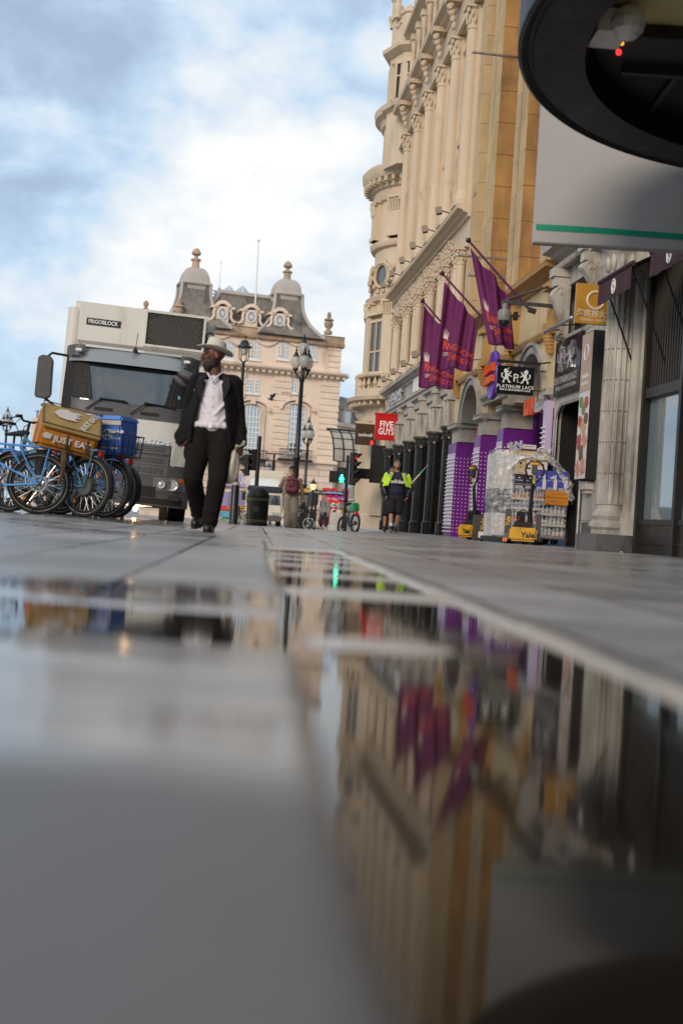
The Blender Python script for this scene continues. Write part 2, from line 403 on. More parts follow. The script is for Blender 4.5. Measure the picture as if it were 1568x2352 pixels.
bp = N.new('ShaderNodeBump'); bp.invert = True; bp.inputs['Strength'].default_value = .7; bp.inputs['Distance'].default_value = .010; L.new(bt.outputs['Fac'], bp.inputs['Height'])
bp2 = N.new('ShaderNodeBump'); bp2.inputs['Strength'].default_value = .35; bp2.inputs['Distance'].default_value = .002; L.new(mid, bp2.inputs['Height']); L.new(bp.outputs[0], bp2.inputs['Normal'])
L.new(bp2.outputs[0], b.inputs['Normal'])
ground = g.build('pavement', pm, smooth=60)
at_ = ground.data.attributes.new('wet', 'FLOAT', 'POINT'); at2 = ground.data.attributes.new('pale', 'FLOAT', 'POINT'); at3 = ground.data.attributes.new('joint', 'FLOAT', 'POINT')
wv = []; pv = []; jv = []
for v in ground.data.vertices:
    x, y = v.co.x, v.co.y; p = x+.075*y; lf = sstep(.075, .05, p)
    w_ = lf*sstep(.64, .80, y+.03*sin(x*9)+.02*sin(x*23))*sstep(3.4, 2.2, y)*1.0*(.85+.3*smooth_noise(x,y,3)) + .55*sstep(2.0, 6.5, y)*sstep(30, 12, y)
    w_ += .75*ridge(x, -3.1, 1.3, 1)*sstep(10.5, 13, y)*sstep(24, 19, y) if y > 0 else 0
    if .05 < p < .52 and y < 7: w_ = .45
    wv.append(min(1, max(0, w_))); pv.append(sstep(.06,.085,p)*sstep(.53,.50,p)*sstep(7,6.3,y) if y > 0 else 0)  # second mask paints sky reflection into the channel stone's colour
    jv.append((ridge(p,.070,.014,1)*sstep(40,15,y) if y > 0 else 0))
at4 = ground.data.attributes.new('soak_and_shade', 'FLOAT', 'POINT'); sv = []
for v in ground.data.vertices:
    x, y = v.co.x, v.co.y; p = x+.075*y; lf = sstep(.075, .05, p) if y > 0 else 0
    sv.append(lf*(sstep(.74, .62, y+.04*sin(x*7)+.05*p)+.8*ridge(y+.25*p, 1.10, .05, 1)) if y > 0 else 0)  # damp dark near slab, plus shade painted along the ridge's near edge
ground.data.attributes['soak_and_shade'].data.foreach_set('value', [min(1, q) for q in sv])
ground.data.attributes['wet'].data.foreach_set('value', wv); ground.data.attributes['pale'].data.foreach_set('value', pv); ground.data.attributes['joint'].data.foreach_set('value', jv); ground['kind'] = 'structure'
wm = bpy.data.materials.new('puddle_water'); wm.use_nodes = True; b = wm.node_tree.nodes['Principled BSDF']
b.inputs['Base Color'].default_value = (.014,.011,.008,1); b.inputs['Roughness'].default_value = .055; b.inputs['IOR'].default_value = 1.345; b.inputs['Specular IOR Level'].default_value = .5
nt_ = wm.node_tree; tn = nt_.nodes.new('ShaderNodeTexNoise'); tn.inputs['Scale'].default_value = 7; tn.inputs['Detail'].default_value = 3
tcw = nt_.nodes.new('ShaderNodeTexCoord'); nt_.links.new(tcw.outputs['Object'], tn.inputs['Vector']); bw_ = nt_.nodes.new('ShaderNodeBump'); bw_.inputs['Strength'].default_value = .035; bw_.inputs['Distance'].default_value = .01; nt_.links.new(tn.outputs[0], bw_.inputs['Height']); nt_.links.new(bw_.outputs[0], b.inputs['Normal'])
w = MB()
w.quad((-3,.1,0),(3,.1,0),(2.4,8,0),(-3.6,8,0))
wo = w.build('puddle', wm); wo['kind'] = 'structure'
e_ = MB(); n_ = 120; vs = []
for k in range(n_+1):
    y = .15+7.2*k/n_; x = .485-.075*y; x += .006*smooth_noise(x, y, 4)+.004*smooth_noise(y, x, 11); z = .0025+.0035*smooth_noise(x, y, 3)+.0012*smooth_noise(x, y, 13)
    for dx, dz in ((-.020,-.012),(-.014,.003),(-.006,.007),(.006,.007),(.015,.002),(.020,-.01)): vs.append((x+dx, y, z+dz))
e_.add(vs, [(6*k+i,6*k+i+1,6*k+i+7,6*k+i+6) for k in range(n_) for i in range(5)])
eo = e_.build('kerb_edging', mat('sky_sheen_edging', (.20,.20,.20), .26, var=.25, scale=30, bump=.002, bscale=60), smooth=50); eo['kind'] = 'structure'  # strip added on the raised edging; its tone stands in for sky reflection
# roadway of the junction beyond: asphalt sheet with kerb line
# ------------------------------------------------------------------ right-hand buildings, in wall coordinates (u along the street, v out of the wall, z)
CREAM = mat('cream_stone', (.60,.485,.355), .8, var=.13, scale=1.3, bump=.006, bscale=30, streak=.3, dirt=((.26,.19,.125), 1.6, .58, .80))
CREAMC = mat('cream_stone_carved', (.56,.44,.315), .8, var=.25, scale=14, bump=.02, bscale=22)
CREAMJ = mat('cream_ashlar', (.60,.485,.355), .8, var=.1, scale=1.5, bump=.005, bscale=30, brick=(1.1,.5,.006,.6), dirt=((.27,.20,.13), 1.4, .58, .8))
GREYST = mat('grey_stone', (.44,.405,.36), .8, var=.15, scale=2.2, bump=.006, bscale=26, dirt=((.17,.14,.11), 2.2, .52, .75))
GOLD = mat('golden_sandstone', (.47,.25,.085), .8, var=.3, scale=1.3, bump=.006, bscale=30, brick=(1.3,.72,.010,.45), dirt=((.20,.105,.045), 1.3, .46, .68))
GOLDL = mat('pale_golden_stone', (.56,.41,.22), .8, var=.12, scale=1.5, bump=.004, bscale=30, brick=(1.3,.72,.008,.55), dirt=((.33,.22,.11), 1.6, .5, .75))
STUCCO = mat('ochre_stucco', (.64,.49,.28), .75, var=.1, scale=1.2, bump=.004, bscale=14, dirt=((.36,.25,.12), 1.2, .55, .8))
OCHRE = mat('ochre_trim', (.46,.27,.09), .7, var=.15, scale=2)
FAIENCE = mat('white_faience', (.47,.435,.385), .42, var=.1, scale=3, bump=.003, bscale=30, brick=(.52,.44,.007,.35), dirt=((.20,.165,.13), 2.4, .50, .74))
FAIENCEP = mat('white_faience_plain', (.47,.435,.385), .45, var=.14, scale=4, bump=.005, bscale=30, dirt=((.16,.13,.10), 3, .50, .72))
MARBLE = mat('black_marble', (.012,.011,.010), .2, var=.5, scale=12, spec=.28)
BRONZE = mat('dark_bronze', (.05,.045,.038), .5, .3, var=.4, scale=14, bump=.012, bscale=40)
LEAD = mat('lead', (.12,.11,.11), .6, .2, var=.25, scale=3)
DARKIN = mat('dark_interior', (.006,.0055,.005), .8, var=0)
FRAMEB = mat('brown_black_frame', (.022,.018,.015), .4, var=.2, scale=6)
PLINTH = mat('granite_plinth', (.13,.125,.125), .5, var=.2, scale=30, dirt=((.05,.045,.04), 3, .5, .7))
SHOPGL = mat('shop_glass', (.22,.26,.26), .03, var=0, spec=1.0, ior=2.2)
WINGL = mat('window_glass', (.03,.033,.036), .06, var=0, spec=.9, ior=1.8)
WINGLB = mat('bright_window_glass', (.15,.15,.145), .05, var=0, spec=1, ior=2.6)
PURPLE = mat('purple_vinyl', (.135,.012,.21), .42, var=.08, scale=2)
PURPLED = mat('deep_purple_panel', (.075,.006,.125), .5, var=.08, scale=2)
LILAC = mat('lilac_white_panel', (.50,.42,.60), .45, var=.05)
BULB = mat('bulb_white', (.85,.80,.74), .3, var=0)
ORANGE = mat('orange_letter', (.75,.10,.015), .4, var=.05)
GREENL = mat('lime_letter', (.35,.55,.06), .4, var=.05)
PINKL = mat('pink_white_letter', (.75,.62,.58), .4, var=.05)
LETTER = mat('white_letter', (.72,.70,.67), .35, var=.04)
SILVER = mat('silver_letter', (.70,.68,.66), .22, .85, var=.05)
def bld(name, label, cat, u):
    return empty(name, label, cat, wl(u), WROT)
def W(u): return MB(T3((-u, 0, 0)))
def mould(mb, u0, u1, prof, v0=0, ends=True):
    """a moulding: profile [(v,z)...] (outer line, low to high) extruded along u"""
    poly = [(v0-.02, prof[0][1])]+[(v0+v, z) for v, z in prof]+[(v0-.02, prof[-1][1])]
    n = len(poly)
    vs = [(u0, p[0], p[1]) for p in poly]+[(u1, p[0], p[1]) for p in poly]
    fs = [tuple(range(n)), tuple(range(2*n-1, n-1, -1))]+[(i, n+i, n+(i+1) % n, (i+1) % n) for i in range(n)]
    mb.add(vs, fs)
def cornice(mb, u0, u1, z, h, d, v0=0):
    mould(mb, u0, u1, [(.0,z),(d*.18,z+h*.05),(d*.22,z+h*.28),(d*.5,z+h*.38),(d*.62,z+h*.52),(d*.95,z+h*.58),(d,z+h*.82),(d*.92,z+h*.9),(d*.96,z+h)], v0)
def column(mb, u, v, z0, z1, r, cap=.5, base=.22, n=16, plain=False):
    h = z1-z0
    mb.lathe([(r*1.45,0),(r*1.45,base*.3),(r*1.5,base*.45),(r*1.28,base*.6),(r*1.3,base*.8),(r*1.05,base),(r,base+.1),(r*.99,h*.45),(r*.86,h-cap-.06),(r*.98,h-cap-.05),(r*.98,h-cap),(r*.84,h-cap+.01),
              (r*.95,h-cap*.6),(r*1.3,h-cap*.25),(r*1.1,h-cap*.2),(r*1.35,h-cap*.12)], n, (u,v,z0))
    mb.box(u-r*1.45,u+r*1.45,v-r*1.45,v+r*1.45,z1-cap*.12,z1)
    mb.box(u-r*1.5,u+r*1.5,v-r*1.5,v+r*1.5,z0-.06,z0)
    if plain: return
    for k in range(8):
        w = 2*pi*k/8
        for (zz, rr, sc) in ((.72,1.02,.2),(.42,1.18,.22)):
            ww = w+(0 if zz > .6 else pi/8)
            mb.ball((u+r*rr*cos(ww), v+r*rr*sin(ww), z1-cap*zz), (r*sc,r*sc,cap*.16), 6)
    for k in range(4):
        w = pi/4+pi/2*k
        mb.ball((u+r*1.5*cos(w), v+r*1.5*sin(w), z1-cap*.25), (r*.3,r*.3,cap*.16), 8)
def archpoly(u0, u1, z0, z1, zs, r, uc, pointed=1.0, n=14):
    """wall panel u0..u1, z0..z1 with an arched opening of half-width r springing at zs, open at the bottom"""
    pts = [(u0,z0),(uc-r,z0),(uc-r,zs)]
    for k in range(1, n): 
        w = pi-pi*k/n; pts.append((uc+r*cos(w), zs+r*pointed*sin(w)))
    pts += [(uc+r,zs),(uc+r,z0),(u1,z0),(u1,z1),(u0,z1)]
    return pts
def archband(mb, uc, zs, r, w, v0, v1, pointed=1.0, n=18, a0=0, a1=pi):
    vs = []; fs = []
    for k in range(n+1):
        t = a1+(a0-a1)*k/n
        for rr in (r, r+w):
            for v in (v0, v1): vs.append((uc+rr*cos(t), v, zs+rr*pointed*sin(t)))
    for k in range(n):
        a = 4*k; b_ = a+4
        for (i, j) in ((0,1),(1,3),(3,2),(2,0)): fs.append((a+i, a+j, b_+j, b_+i))
    fs += [(0,2,3,1), (4*n,4*n+1,4*n+3,4*n+2)]
    mb.add(vs, fs)
# ================= long stone building with the tall column order
U0, U1 = 28.35, 40.3
A = bld('columned_building', 'long cream stone building with tall attached columns and black marble shopfront', 'building', U0)
m = W(U0)
m.box(U0, U1, -3, -.30, 4.6, 14.6); m.box(U0, U1, -3, -.9, 0, 4.6)
m.box(U0, U1, -2.9, -.34, 14.6, 17.6)
PK = [28.9+1.95*k for k in range(6)]
for uk in PK:       # wall piers behind columns
    m.box(uk-.40, uk+.40, -.32, -.12, 4.85, 13.4); m.box(uk-.28, uk+.28, -.14, -.04, 8.3, 13.4)
m.build('wall', CREAM, A)
m = W(U0)           # lintel, fascia and cornices
mould(m, U0, U1, [(.02,3.93),(.10,3.95),(.10,4.02),(.16,4.06),(.16,4.12),(.05,4.16)], -.05)
m.box(U0, U1, -.9, -.02, 4.12, 4.62)
m.box(U0, U1, -.95, -.06, 3.70, 3.95)
cornice(m, U0, U1, 4.58, .27, .26, -.02)
m.build('fascia', GREYST, A, bevel=.004)
m = W(U0)
mould(m, U0, U1, [(.02,7.2),(.08,7.22),(.08,7.28),(.02,7.3)], -.1)
cornice(m, U0, U1, 7.95, .33, .36, -.1)
m.box(U0, U1, -.4, -.1, 7.2, 8.25)
cornice(m, U0, U1, 14.35, .5, .45, -.05)
m.box(U0, U1, -.4, 0.0, 13.42, 14.5)
mould(m, U0, U1, [(.03,13.42),(.10,13.44),(.10,13.52),(.03,13.54)], 0)
m.build('cornice', CREAM, A, bevel=.005)
m = W(U0)           # carved frieze panel: foliage relief
m.box(U0+1.7, U1-1.0, -.1, -.085, 7.32, 7.93)
rnd = random.Random(4)
for i in range(620):
    uu = rnd.uniform(U0+1.8, U1-1.1); zz = rnd.uniform(7.36, 7.89)
    m.ball((uu, -.075, zz), (rnd.uniform(.03,.09), rnd.uniform(.02,.06), rnd.uniform(.03,.09)), 6, T3((uu,0,zz))@RY(rnd.uniform(0,180))@T3((-uu,0,-zz)))
m.build('carved_frieze', CREAMC, A, smooth=50)
for i, uk in enumerate(PK):
    m = W(U0); column(m, uk, .02, 8.35, 13.4, .165, cap=.52, base=.3, n=20); m.build('column', CREAM, A, smooth=40)
    m = W(U0)
    for du in (-.23, .23): column(m, uk+du, .0, 4.98, 7.2, .115, cap=.34, base=.22, n=12, plain=False)
    m.box(uk-.45, uk+.45, -.2, .13, 4.84, 4.95)
    m.build('paired_columns', CREAM, A, smooth=40)
    # leaf console between ground column and lintel
    m = W(U0)
    m.box(uk-.17, uk+.17, -.3, .06, 2.72, 3.42); m.box(uk-.23, uk+.23, -.3, .14, 3.42, 3.5); m.box(uk-.10, uk+.10, -.3, .08, 3.5, 3.93); m.box(uk-.15, uk+.15, -.3, .12, 3.80, 3.93)
    for (uu, vv, du, dv) in ((0,.05,0,.10),(-.13,.02,-.05,.07),(.13,.02,.05,.07),(-.16,-.10,-.08,0),(-.16,-.2,-.07,0)):
        m.path([(uk+uu*.7,vv,2.72),(uk+uu,vv+dv*.4,2.95),(uk+uu+du*.6,vv+dv*.7,3.20),(uk+uu+du,vv+dv,3.36),(uk+uu+du*1.3,vv+dv*1.25,3.38),(uk+uu+du*1.2,vv+dv*1.3,3.31)], [.05,.062,.06,.05,.04,.02], 7)
        m.path([(uk+uu*.8,vv+.045,2.76),(uk+uu*1.05,vv+dv*.4+.055,2.97),(uk+uu+du*.6,vv+dv*.7+.05,3.2)], .012, 5)
    m.build('leaf_console', GREYST, A, smooth=45)
    m = W(U0)
    m.lathe([(.25,0),(.25,.32),(.21,.36),(.20,.9),(.195,2.42),(.225,2.44),(.215,2.5)], 18, (uk,-.06,.0)); m.box(uk-.2, uk+.2, -.9, -.06, 0, 2.5)
    m.build('marble_column', MARBLE, A, smooth=40)
    m = W(U0)
    m.lathe([(.21,2.48),(.235,2.56),(.20,2.58),(.24,2.68),(.28,2.7),(.28,2.76)], 16, (uk,-.06,0))
    for k in range(10): m.ball((uk+.22*cos(k*pi/5), -.06+.22*sin(k*pi/5), 2.6), .04, 6)
    m.build('bronze_capital', BRONZE, A, smooth=40)
for i in range(5):
    a, b_ = PK[i], PK[i+1]; c = (a+b_)/2; hw = .62
    m = W(U0); m.prism(archpoly(a+.12, b_-.12, 2.6, 3.93, 2.75, hw, c, 1.55), -.45, -.2); 
    archband(m, c, 2.75, hw-.01, .08, -.30, -.12, 1.55); archband(m, c, 2.75, hw-.12, .09, -.42, -.27, 1.5)
    for k in range(22):
        t = pi*k/21; m.cb((c+(hw+.03)*cos(t), -.10, 2.75+1.55*(hw+.03)*sin(t)), (.05,.05,.03))
    m.build('shop_arch', GREYST, A, smooth=40)
    m = W(U0); m.box(a+.15, b_-.15, -.7, -.66, .3, 3.6); 
    for q in (.33, .66): 
        x = a+(b_-a)*q; m.box(x-.03, x+.03, -.68, -.6, .0, 3.4)
    m.box(a+.15, b_-.15, -.72, -.58, 0, .35); m.box(a+.15, b_-.15, -.7, -.58, 2.1, 2.2)
    m.build('shop_window', GLASSD, A)
    # upper windows
    m = W(U0); m.box(a+.42, b_-.42, -.33, -.28, 5.3, 7.05); m.m = 1
    m.box(c-.03, c+.03, -.3, -.24, 5.3, 7.05); m.box(a+.42, b_-.42, -.3, -.24, 6.2, 6.26); 
    m.build('window', [WINGL, CREAM], A)
    for (z0, z1) in ((8.7,10.2),(11.0,12.7)):
        m = W(U0); m.box(a+.5, b_-.5, -.33, -.27, z0, z1); m.m = 1
        m.box(c-.025, c+.025, -.28, -.22, z0, z1); m.box(a+.5, b_-.5, -.28, -.22, (z0+z1)/2-.03, (z0+z1)/2+.03)
        mould(m, a+.42, b_-.42, [(.02,z0-.16),(.16,z0-.12),(.18,z0-.02),(.02,z0)], -.3)
        mould(m, a+.38, b_-.38, [(.02,z1+.02),(.10,z1+.04),(.24,z1+.16),(.24,z1+.22),(.02,z1+.3)], -.3)
        m.build('window', [WINGL, CREAM], A)
m = W(U0)           # upper storey: slim colonnettes and mask brackets under a second cornice
for i in range(12):
    uu = U0+.55+i*.97
    m.lathe([(.10,0),(.10,.15),(.07,.2),(.065,1.6),(.10,1.65),(.11,1.9),(.13,2.0)], 10, (uu,-.12,15.0))
    m.box(uu-.16, uu+.16, -.35, -.05, 14.85, 15.0); m.box(uu-.16, uu+.16, -.35, .02, 17.0, 17.2)
cornice(m, U0, U1, 17.2, .4, .4, -.2)
m.build('upper_colonnade', CREAM, A, smooth=40)
for i, uk in enumerate(PK):
    m = W(U0); 
    for k in range(4): m.ball((uk, .28-.04*k, 14.28-.17*k), (.17-.028*k,.12-.015*k,.13), 8)
    m.ball((uk-.1,.3,14.2),.07,6); m.ball((uk+.1,.3,14.2),.07,6)
    m.box(uk-.2, uk+.2, 0, .42, 14.36, 14.5)
    m.build('mask_bracket', CREAMC, A, smooth=60)
# fascia letters
m = W(U0)
m.text('HENYS', faceV((37.6,.05,4.345)), .52, .045, .012, sx=1.55); m.build('fascia_lettering', SILVER, A)
m = W(U0); m.text('HI', faceV((31.6,.05,4.345)), .52, .045, .012, sx=1.4); m.build('fascia_lettering', SILVER, A)
pn_ = empty('wall_plaque', 'white plaque with a red top edge fixed on the grey shop fascia', 'plaque', wl(34.1,-.02,4.2), WROT)
m = MB(); m.box(-.42,.42,.01,.06,0,.42); m.build('panel', WHITEP, pn_, bevel=.005)
m = MB(); m.box(-.42,.42,.008,.065,.425,.49); m.build('red_band', mat('red_enamel',(.55,.02,.015),.35), pn_)
# ================= corner rotunda
RC = (43.0, -1.6); RR = 2.07
B = bld('corner_rotunda', 'round cream stone corner building with balustraded balcony and bracketed cornice', 'building', RC[0])
def Wc(): return MB(T3((0, RC[1], 0)))
m = Wc()
m.lathe([(RR,0),(RR,.5),(RR-.04,.55),(RR-.04,3.9),(RR+.02,3.95),(RR+.02,4.1),(RR-.06,4.15),(RR-.06,4.45),(RR+.1,4.5),(RR+.14,4.6),(RR+.55,4.68),(RR+.6,4.8),(RR+.5,4.85),(RR+.3,4.86),(RR+.3,5.13),(RR-.12,5.15),
 (RR-.12,8.35),(RR+.05,8.4),(RR+.12,8.55),(RR-.02,8.62),(RR-.14,8.65),(RR-.14,10.35),(RR+.0,10.4),(RR+.06,10.5),(RR+.06,10.6),(RR-.12,10.65),(RR-.12,12.1),(RR-.02,12.15),(RR+.05,12.3),(RR+.05,12.5),(RR+.15,12.55),(RR+.16,12.75),
 (RR+.42,12.85),(RR+.50,13.0),(RR+.53,13.2),(RR+.45,13.3),(RR-.1,13.5),(RR-.18,13.5),(RR-.18,15.0),(RR-.08,15.05),(RR+.0,15.25),(RR+.18,15.35),(RR+.22,15.6),(RR+.1,15.65),(0,15.75)], 64)
m.build('wall', CREAM, B, smooth=35)
for k in range(46):
    m = Wc(); m.box(-.07,.07,RR+.14,RR+.44,12.66,12.83, RZ(360*k/46)); m.build('cornice_bracket', CREAM, B)
    m = Wc(); m.box(-.05,.05,RR+.14,RR+.48,4.5,4.62, RZ(360*k/46)); m.build('balcony_bracket', CREAM, B)
m = Wc()
for k in range(40):
    M_ = RZ(9*k)
    m.lathe([(.055,0),(.055,.06),(.03,.08),(.085,.16),(.07,.24),(.035,.36),(.05,.42),(.06,.44)], 8, (0,RR+.18,5.14), M=M_)
m.lathe([(RR+.06,5.57),(RR+.3,5.57),(RR+.33,5.62),(RR+.33,5.68),(RR+.3,5.72),(RR+.06,5.72)], 64)
for k in range(8): m.box(-.16,.16,RR+.05,RR+.31,5.14,5.6, RZ(45*k+4))
m.build('balustrade', CREAM, B, smooth=40)
for k in range(10):       # pilasters with leafy capitals, on three storeys
    ang = 36*k+8
    m = Wc()
    M_ = RZ(ang)
    for (z0, z1) in ((.5,3.95),(5.2,8.4),(10.7,12.2)):
        m = Wc()
        m.box(-.24,.24,RR-.2,RR+.08,z0,z1,M_); m.box(-.29,.29,RR-.2,RR+.13,z0,z0+.14,M_); m.box(-.32,.32,RR-.2,RR+.16,z1-.1,z1,M_)
        for i in range(4):
            m.path([M_@Vector((-.18+.12*i, RR+.07, z1-.55)), M_@Vector((-.19+.125*i, RR+.12, z1-.32)), M_@Vector((-.2+.135*i, RR+.17, z1-.18)), M_@Vector((-.2+.135*i, RR+.16, z1-.14))], [.05,.055,.045,.02], 6)
        for sx in (-1,1): m.ball((sx*.27, RR+.12, z1-.16), (.08,.06,.07), 8, M_)
        m.build('pilaster', CREAM, B, smooth=40)
    m = Wc(); M_ = RZ(ang+18)
    m.box(-.36,.36,RR-.2,RR-.06,5.5,7.6,M_); m.m = 1
    for x in (-.4,.36,-.02): m.box(x,x+.04,RR-.2,RR+.0,5.5,7.6,M_)
    m.box(-.4,.4,RR-.2,RR+.0,7.6,7.72,M_); m.box(-.5,.5,RR-.2,RR+.12,7.85,7.98,M_); m.box(-.4,.4,RR-.2,RR-.02,6.5,6.56,M_)
    m.build('window', [WINGL, CREAM], B)
    m = Wc()
    m.torus((0,RR-.1,9.35),.42,.07,28,8,M_); m.torus((0,RR-.06,9.05),.75,.07,24,6,M_,0,pi)
    for i in range(10): m.ball((.55*cos(i*.63),RR-.08,9.3+.55*sin(i*.63)),(.1,.06,.1),6,M_)
    m.m = 1; m.ball((0,RR-.14,9.35),(.4,.03,.4),16,M_)
    m.build('oculus_window', [CREAMC, WINGL], B, smooth=40)
# ================= octagonal turret at the end of the columned building
Tt = bld('corner_turret', 'octagonal cream stone turret with arched window and ball finials above the cornice', 'tower', 41.3)
def Wt(): return MB(T3((0,-.75,0)))
m = Wt()
m.lathe([(1.22,13),(1.22,15.0),(1.42,15.08),(1.46,15.25),(1.22,15.3),(1.20,16.95),(1.3,17.0),(1.5,17.12),(1.52,17.25),(1.3,17.32),(1.22,17.35),(1.2,18.35),(1.28,18.4),(1.28,18.5),(0,18.55)], 8)
m.build('wall', CREAM, Tt)
for k in range(8):
    m = Wt(); M_ = RZ(45*k)
    m.box(-.3,.3,1.06,1.14,15.4,16.6,M_); m.m = 1
    m.box(-.36,-.28,1.08,1.2,15.4,16.7,M_); m.box(.28,.36,1.08,1.2,15.4,16.7,M_); m.box(-.03,.03,1.08,1.16,15.4,16.6,M_); m.box(-.36,.36,1.08,1.19,16.6,16.75,M_); m.box(-.32,.32,1.08,1.17,16.15,16.2,M_)
    for i in range(3): m.torus((-.28+.28*i,1.12,18.0),.12,.03,10,6,M_,0,pi)
    m.build('window', [GLASSD, CREAM], Tt)
for k in range(8):
    m = Wt(); w = radians(45*k+22.5)
    m.lathe([(.14,0),(.14,.15),(.2,.3),(.2,.42),(.1,.5),(.085,.95),(.1,1.0)], 8, (1.2*cos(w),1.2*sin(w),18.3)); m.ball((1.2*cos(w),1.2*sin(w),19.4),.16,12)
    m.build('ball_finial', CREAM, Tt, smooth=40)
m = Wt(); m.lathe([(1.3,18.6),(1.28,19.2),(1.15,20.0),(.8,20.9),(.3,21.5),(.02,21.7)], 20, (-2.2,-1.1,0)); m.build('dome', LEAD, Tt, smooth=30)
# ================= golden stone building with the sweet shop below
V0, V1 = 19.95, 28.33
G = bld('golden_stone_building', 'golden sandstone building with stepped piers above ochre arches', 'building', V0)
m = W(V0)
m.box(V0, V1, -3.6, -.62, 4.9, 19); m.box(V0, V1, -3.5, -3.0, 0, 5)
PU = (20.5, 23.05, 25.6)
for un in PU:
    m.box(un, un+.42, -.65, 0, 4.95, 19); m.box(un+.42, un+.62, -.65, -.22, 4.95, 19); m.box(un+.80, un+1.12, -.65, -.06, 4.95, 19); m.box(un+1.12, un+1.45, -.65, -.34, 4.95, 19)
m.build('upper_wall', GOLD, G)
m = W(V0)
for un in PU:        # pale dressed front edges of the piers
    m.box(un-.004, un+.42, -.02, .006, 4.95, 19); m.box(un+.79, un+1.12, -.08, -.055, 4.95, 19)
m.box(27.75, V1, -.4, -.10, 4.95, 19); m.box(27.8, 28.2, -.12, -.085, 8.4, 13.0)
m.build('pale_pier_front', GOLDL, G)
for un in PU:
    m = W(V0); m.box(un-.85, un-.16, -.60, -.46, 5.2, 19); m.m = 1; m.box(un-.18, un-.13, -.6, -.42, 5.2, 19); m.box(un-.88, un-.83, -.6, -.42, 5.2, 19); m.box(un+.62, un+.78, -.6, -.3, 5.2, 19)
    z = 5.6
    while z < 19: m.box(un-.85, un-.16, -.6, -.43, z, z+.05); z += 1.3
    m.build('glazing_strip', [WINGL, mat('window_metal',(.32,.30,.28),.5)], G)
m = W(V0)           # lower stucco storey
def panel(u0, u1, z0, z1, v0=-.5, v1=0): m.box(u0, u1, v0, v1, z0, z1)
A1, A3 = 26.45, 21.45; R1 = .83; R3 = .85
m.prism(archpoly(25.62-.15, 27.45, 2.72, 3.75, 2.72, R1, A1), -.5, 0)
m.prism(archpoly(20.3, 22.75, 2.72, 3.75, 2.72, R3, A3), -.5, 0)
m.box(27.45, V1, -.5, 0, 2.72, 3.75); m.box(22.75, 23.6, -.5, 0, 2.72, 3.75); m.box(23.6, 24.85, -.5, 0, 2.98, 3.75); m.box(24.85, 25.47, -.5, 0, 2.72, 3.75); m.box(V0, 20.3, -.5, 0, 2.4, 3.75)
m.box(V0, V1, -.5, -.03, 3.75, 4.9)
m.build('stucco_wall', STUCCO, G)
m = W(V0)
archband(m, A1, 2.72, R1-.02, .13, -.3, .06); archband(m, A3, 2.72, R3-.02, .13, -.3, .06); archband(m, A1, 2.72, R1+.13, .06, -.1, .10); archband(m, A3, 2.72, R3+.13, .06, -.1, .10)
mould(m, 23.2, 25.2, [(.02,2.92),(.06,2.94),(.06,3.0),(.14,3.06),(.14,3.12),(.02,3.14)])
m.build('arch_moulding', GREYST, G, smooth=35)
m = W(V0)
cornice(m, V0, V1, 4.72, .26, .34, -.03)
mould(m, V0, V1, [(.02,3.70),(.07,3.72),(.10,3.80),(.10,3.84),(.02,3.87)])
for uc in (20.2, 22.9, 25.2, 27.9):
    m.box(uc-.16, uc+.16, -.03, .10, 3.9, 4.72); m.box(uc-.22, uc+.22, -.03, .20, 4.5, 4.62); m.box(uc-.20, uc+.20, -.02, .16, 3.78, 3.92)
    for k in range(6): m.ball((uc, .13-.02*k, 3.72-.06*k), (.13-.012*k, .10, .07), 8)
m.build('ochre_cornice', OCHRE, G, bevel=.004)
for (u0, u1) in ((27.4,28.3),(24.9,25.5),(22.95,23.45),(19.96,20.2)):
    m = W(V0); m.box(u0+.03, u1-.03, -.62, .04, 2.28, 2.62); 
    mould(m, u0-.02, u1+.02, [(.04,2.58),(.08,2.6),(.10,2.66),(.16,2.68),(.16,2.74),(.02,2.75)]); m.box(u0-.05, u1+.02, -.7, .16, 2.62, 2.735)
    m.build('stone_impost', GREYST, G, bevel=.004)
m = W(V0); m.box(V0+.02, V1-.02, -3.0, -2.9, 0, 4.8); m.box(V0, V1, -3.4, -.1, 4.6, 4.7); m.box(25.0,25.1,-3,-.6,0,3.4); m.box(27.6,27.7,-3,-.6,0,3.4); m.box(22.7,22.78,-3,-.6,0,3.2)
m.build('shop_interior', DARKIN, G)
m = W(V0); m.box(25.05,27.6,-1.9,-1.84,0,2.6); m.box(22.8,23.0,-1.7,-.5,0,3.3); m.box(20.1,22.9,-1.9,-1.84,0,3.4); m.box(23.4,24.9,-1.2,-1.15,0,2.95); m.box(22.4,22.5,-1.85,-.5,2.3,2.95); m.build('purple_backdrop', PURPLED, G)
# purple clad pillars with white rails and bulbs
for (u0, u1, zt, dep) in ((27.4,28.3,2.26,.62),(24.9,25.5,2.26,.62),(22.95,23.45,2.26,.75),(19.97,20.2,2.55,.06)):
    m = W(V0); m.box(u0, u1, -dep, .1, .0, zt); P_ = m.build('purple_pillar', PURPLE, G, bevel=.004)
    m = W(V0)
    if dep < .1: m.box(u0-.005, u1-.03, -.0, .112, .2, zt-.02)
    else: m.box(u0+.05, u1, .1, .108, .25, zt-.25)
    m.build('white_side', LILAC, P_)
    m = W(V0); z = .12
    while z < (zt-.35 if dep > .1 else 2.1):
        m.tube((u0-.01,.125,z),(u1+.01,.125,z),.014,n=6)
        z += .088
    m.build('rails', BULB, P_)
    if dep > .1:
        m = W(V0); z = .12
        while z < zt-.32:
            k = 0
            while k*.088 < dep: m.ball((u0-.006, .06-k*.088, z), .0135, 6); k += 1
            z += .088
        m.build('bulbs', BULB, P_)['kind'] = 'stuff'
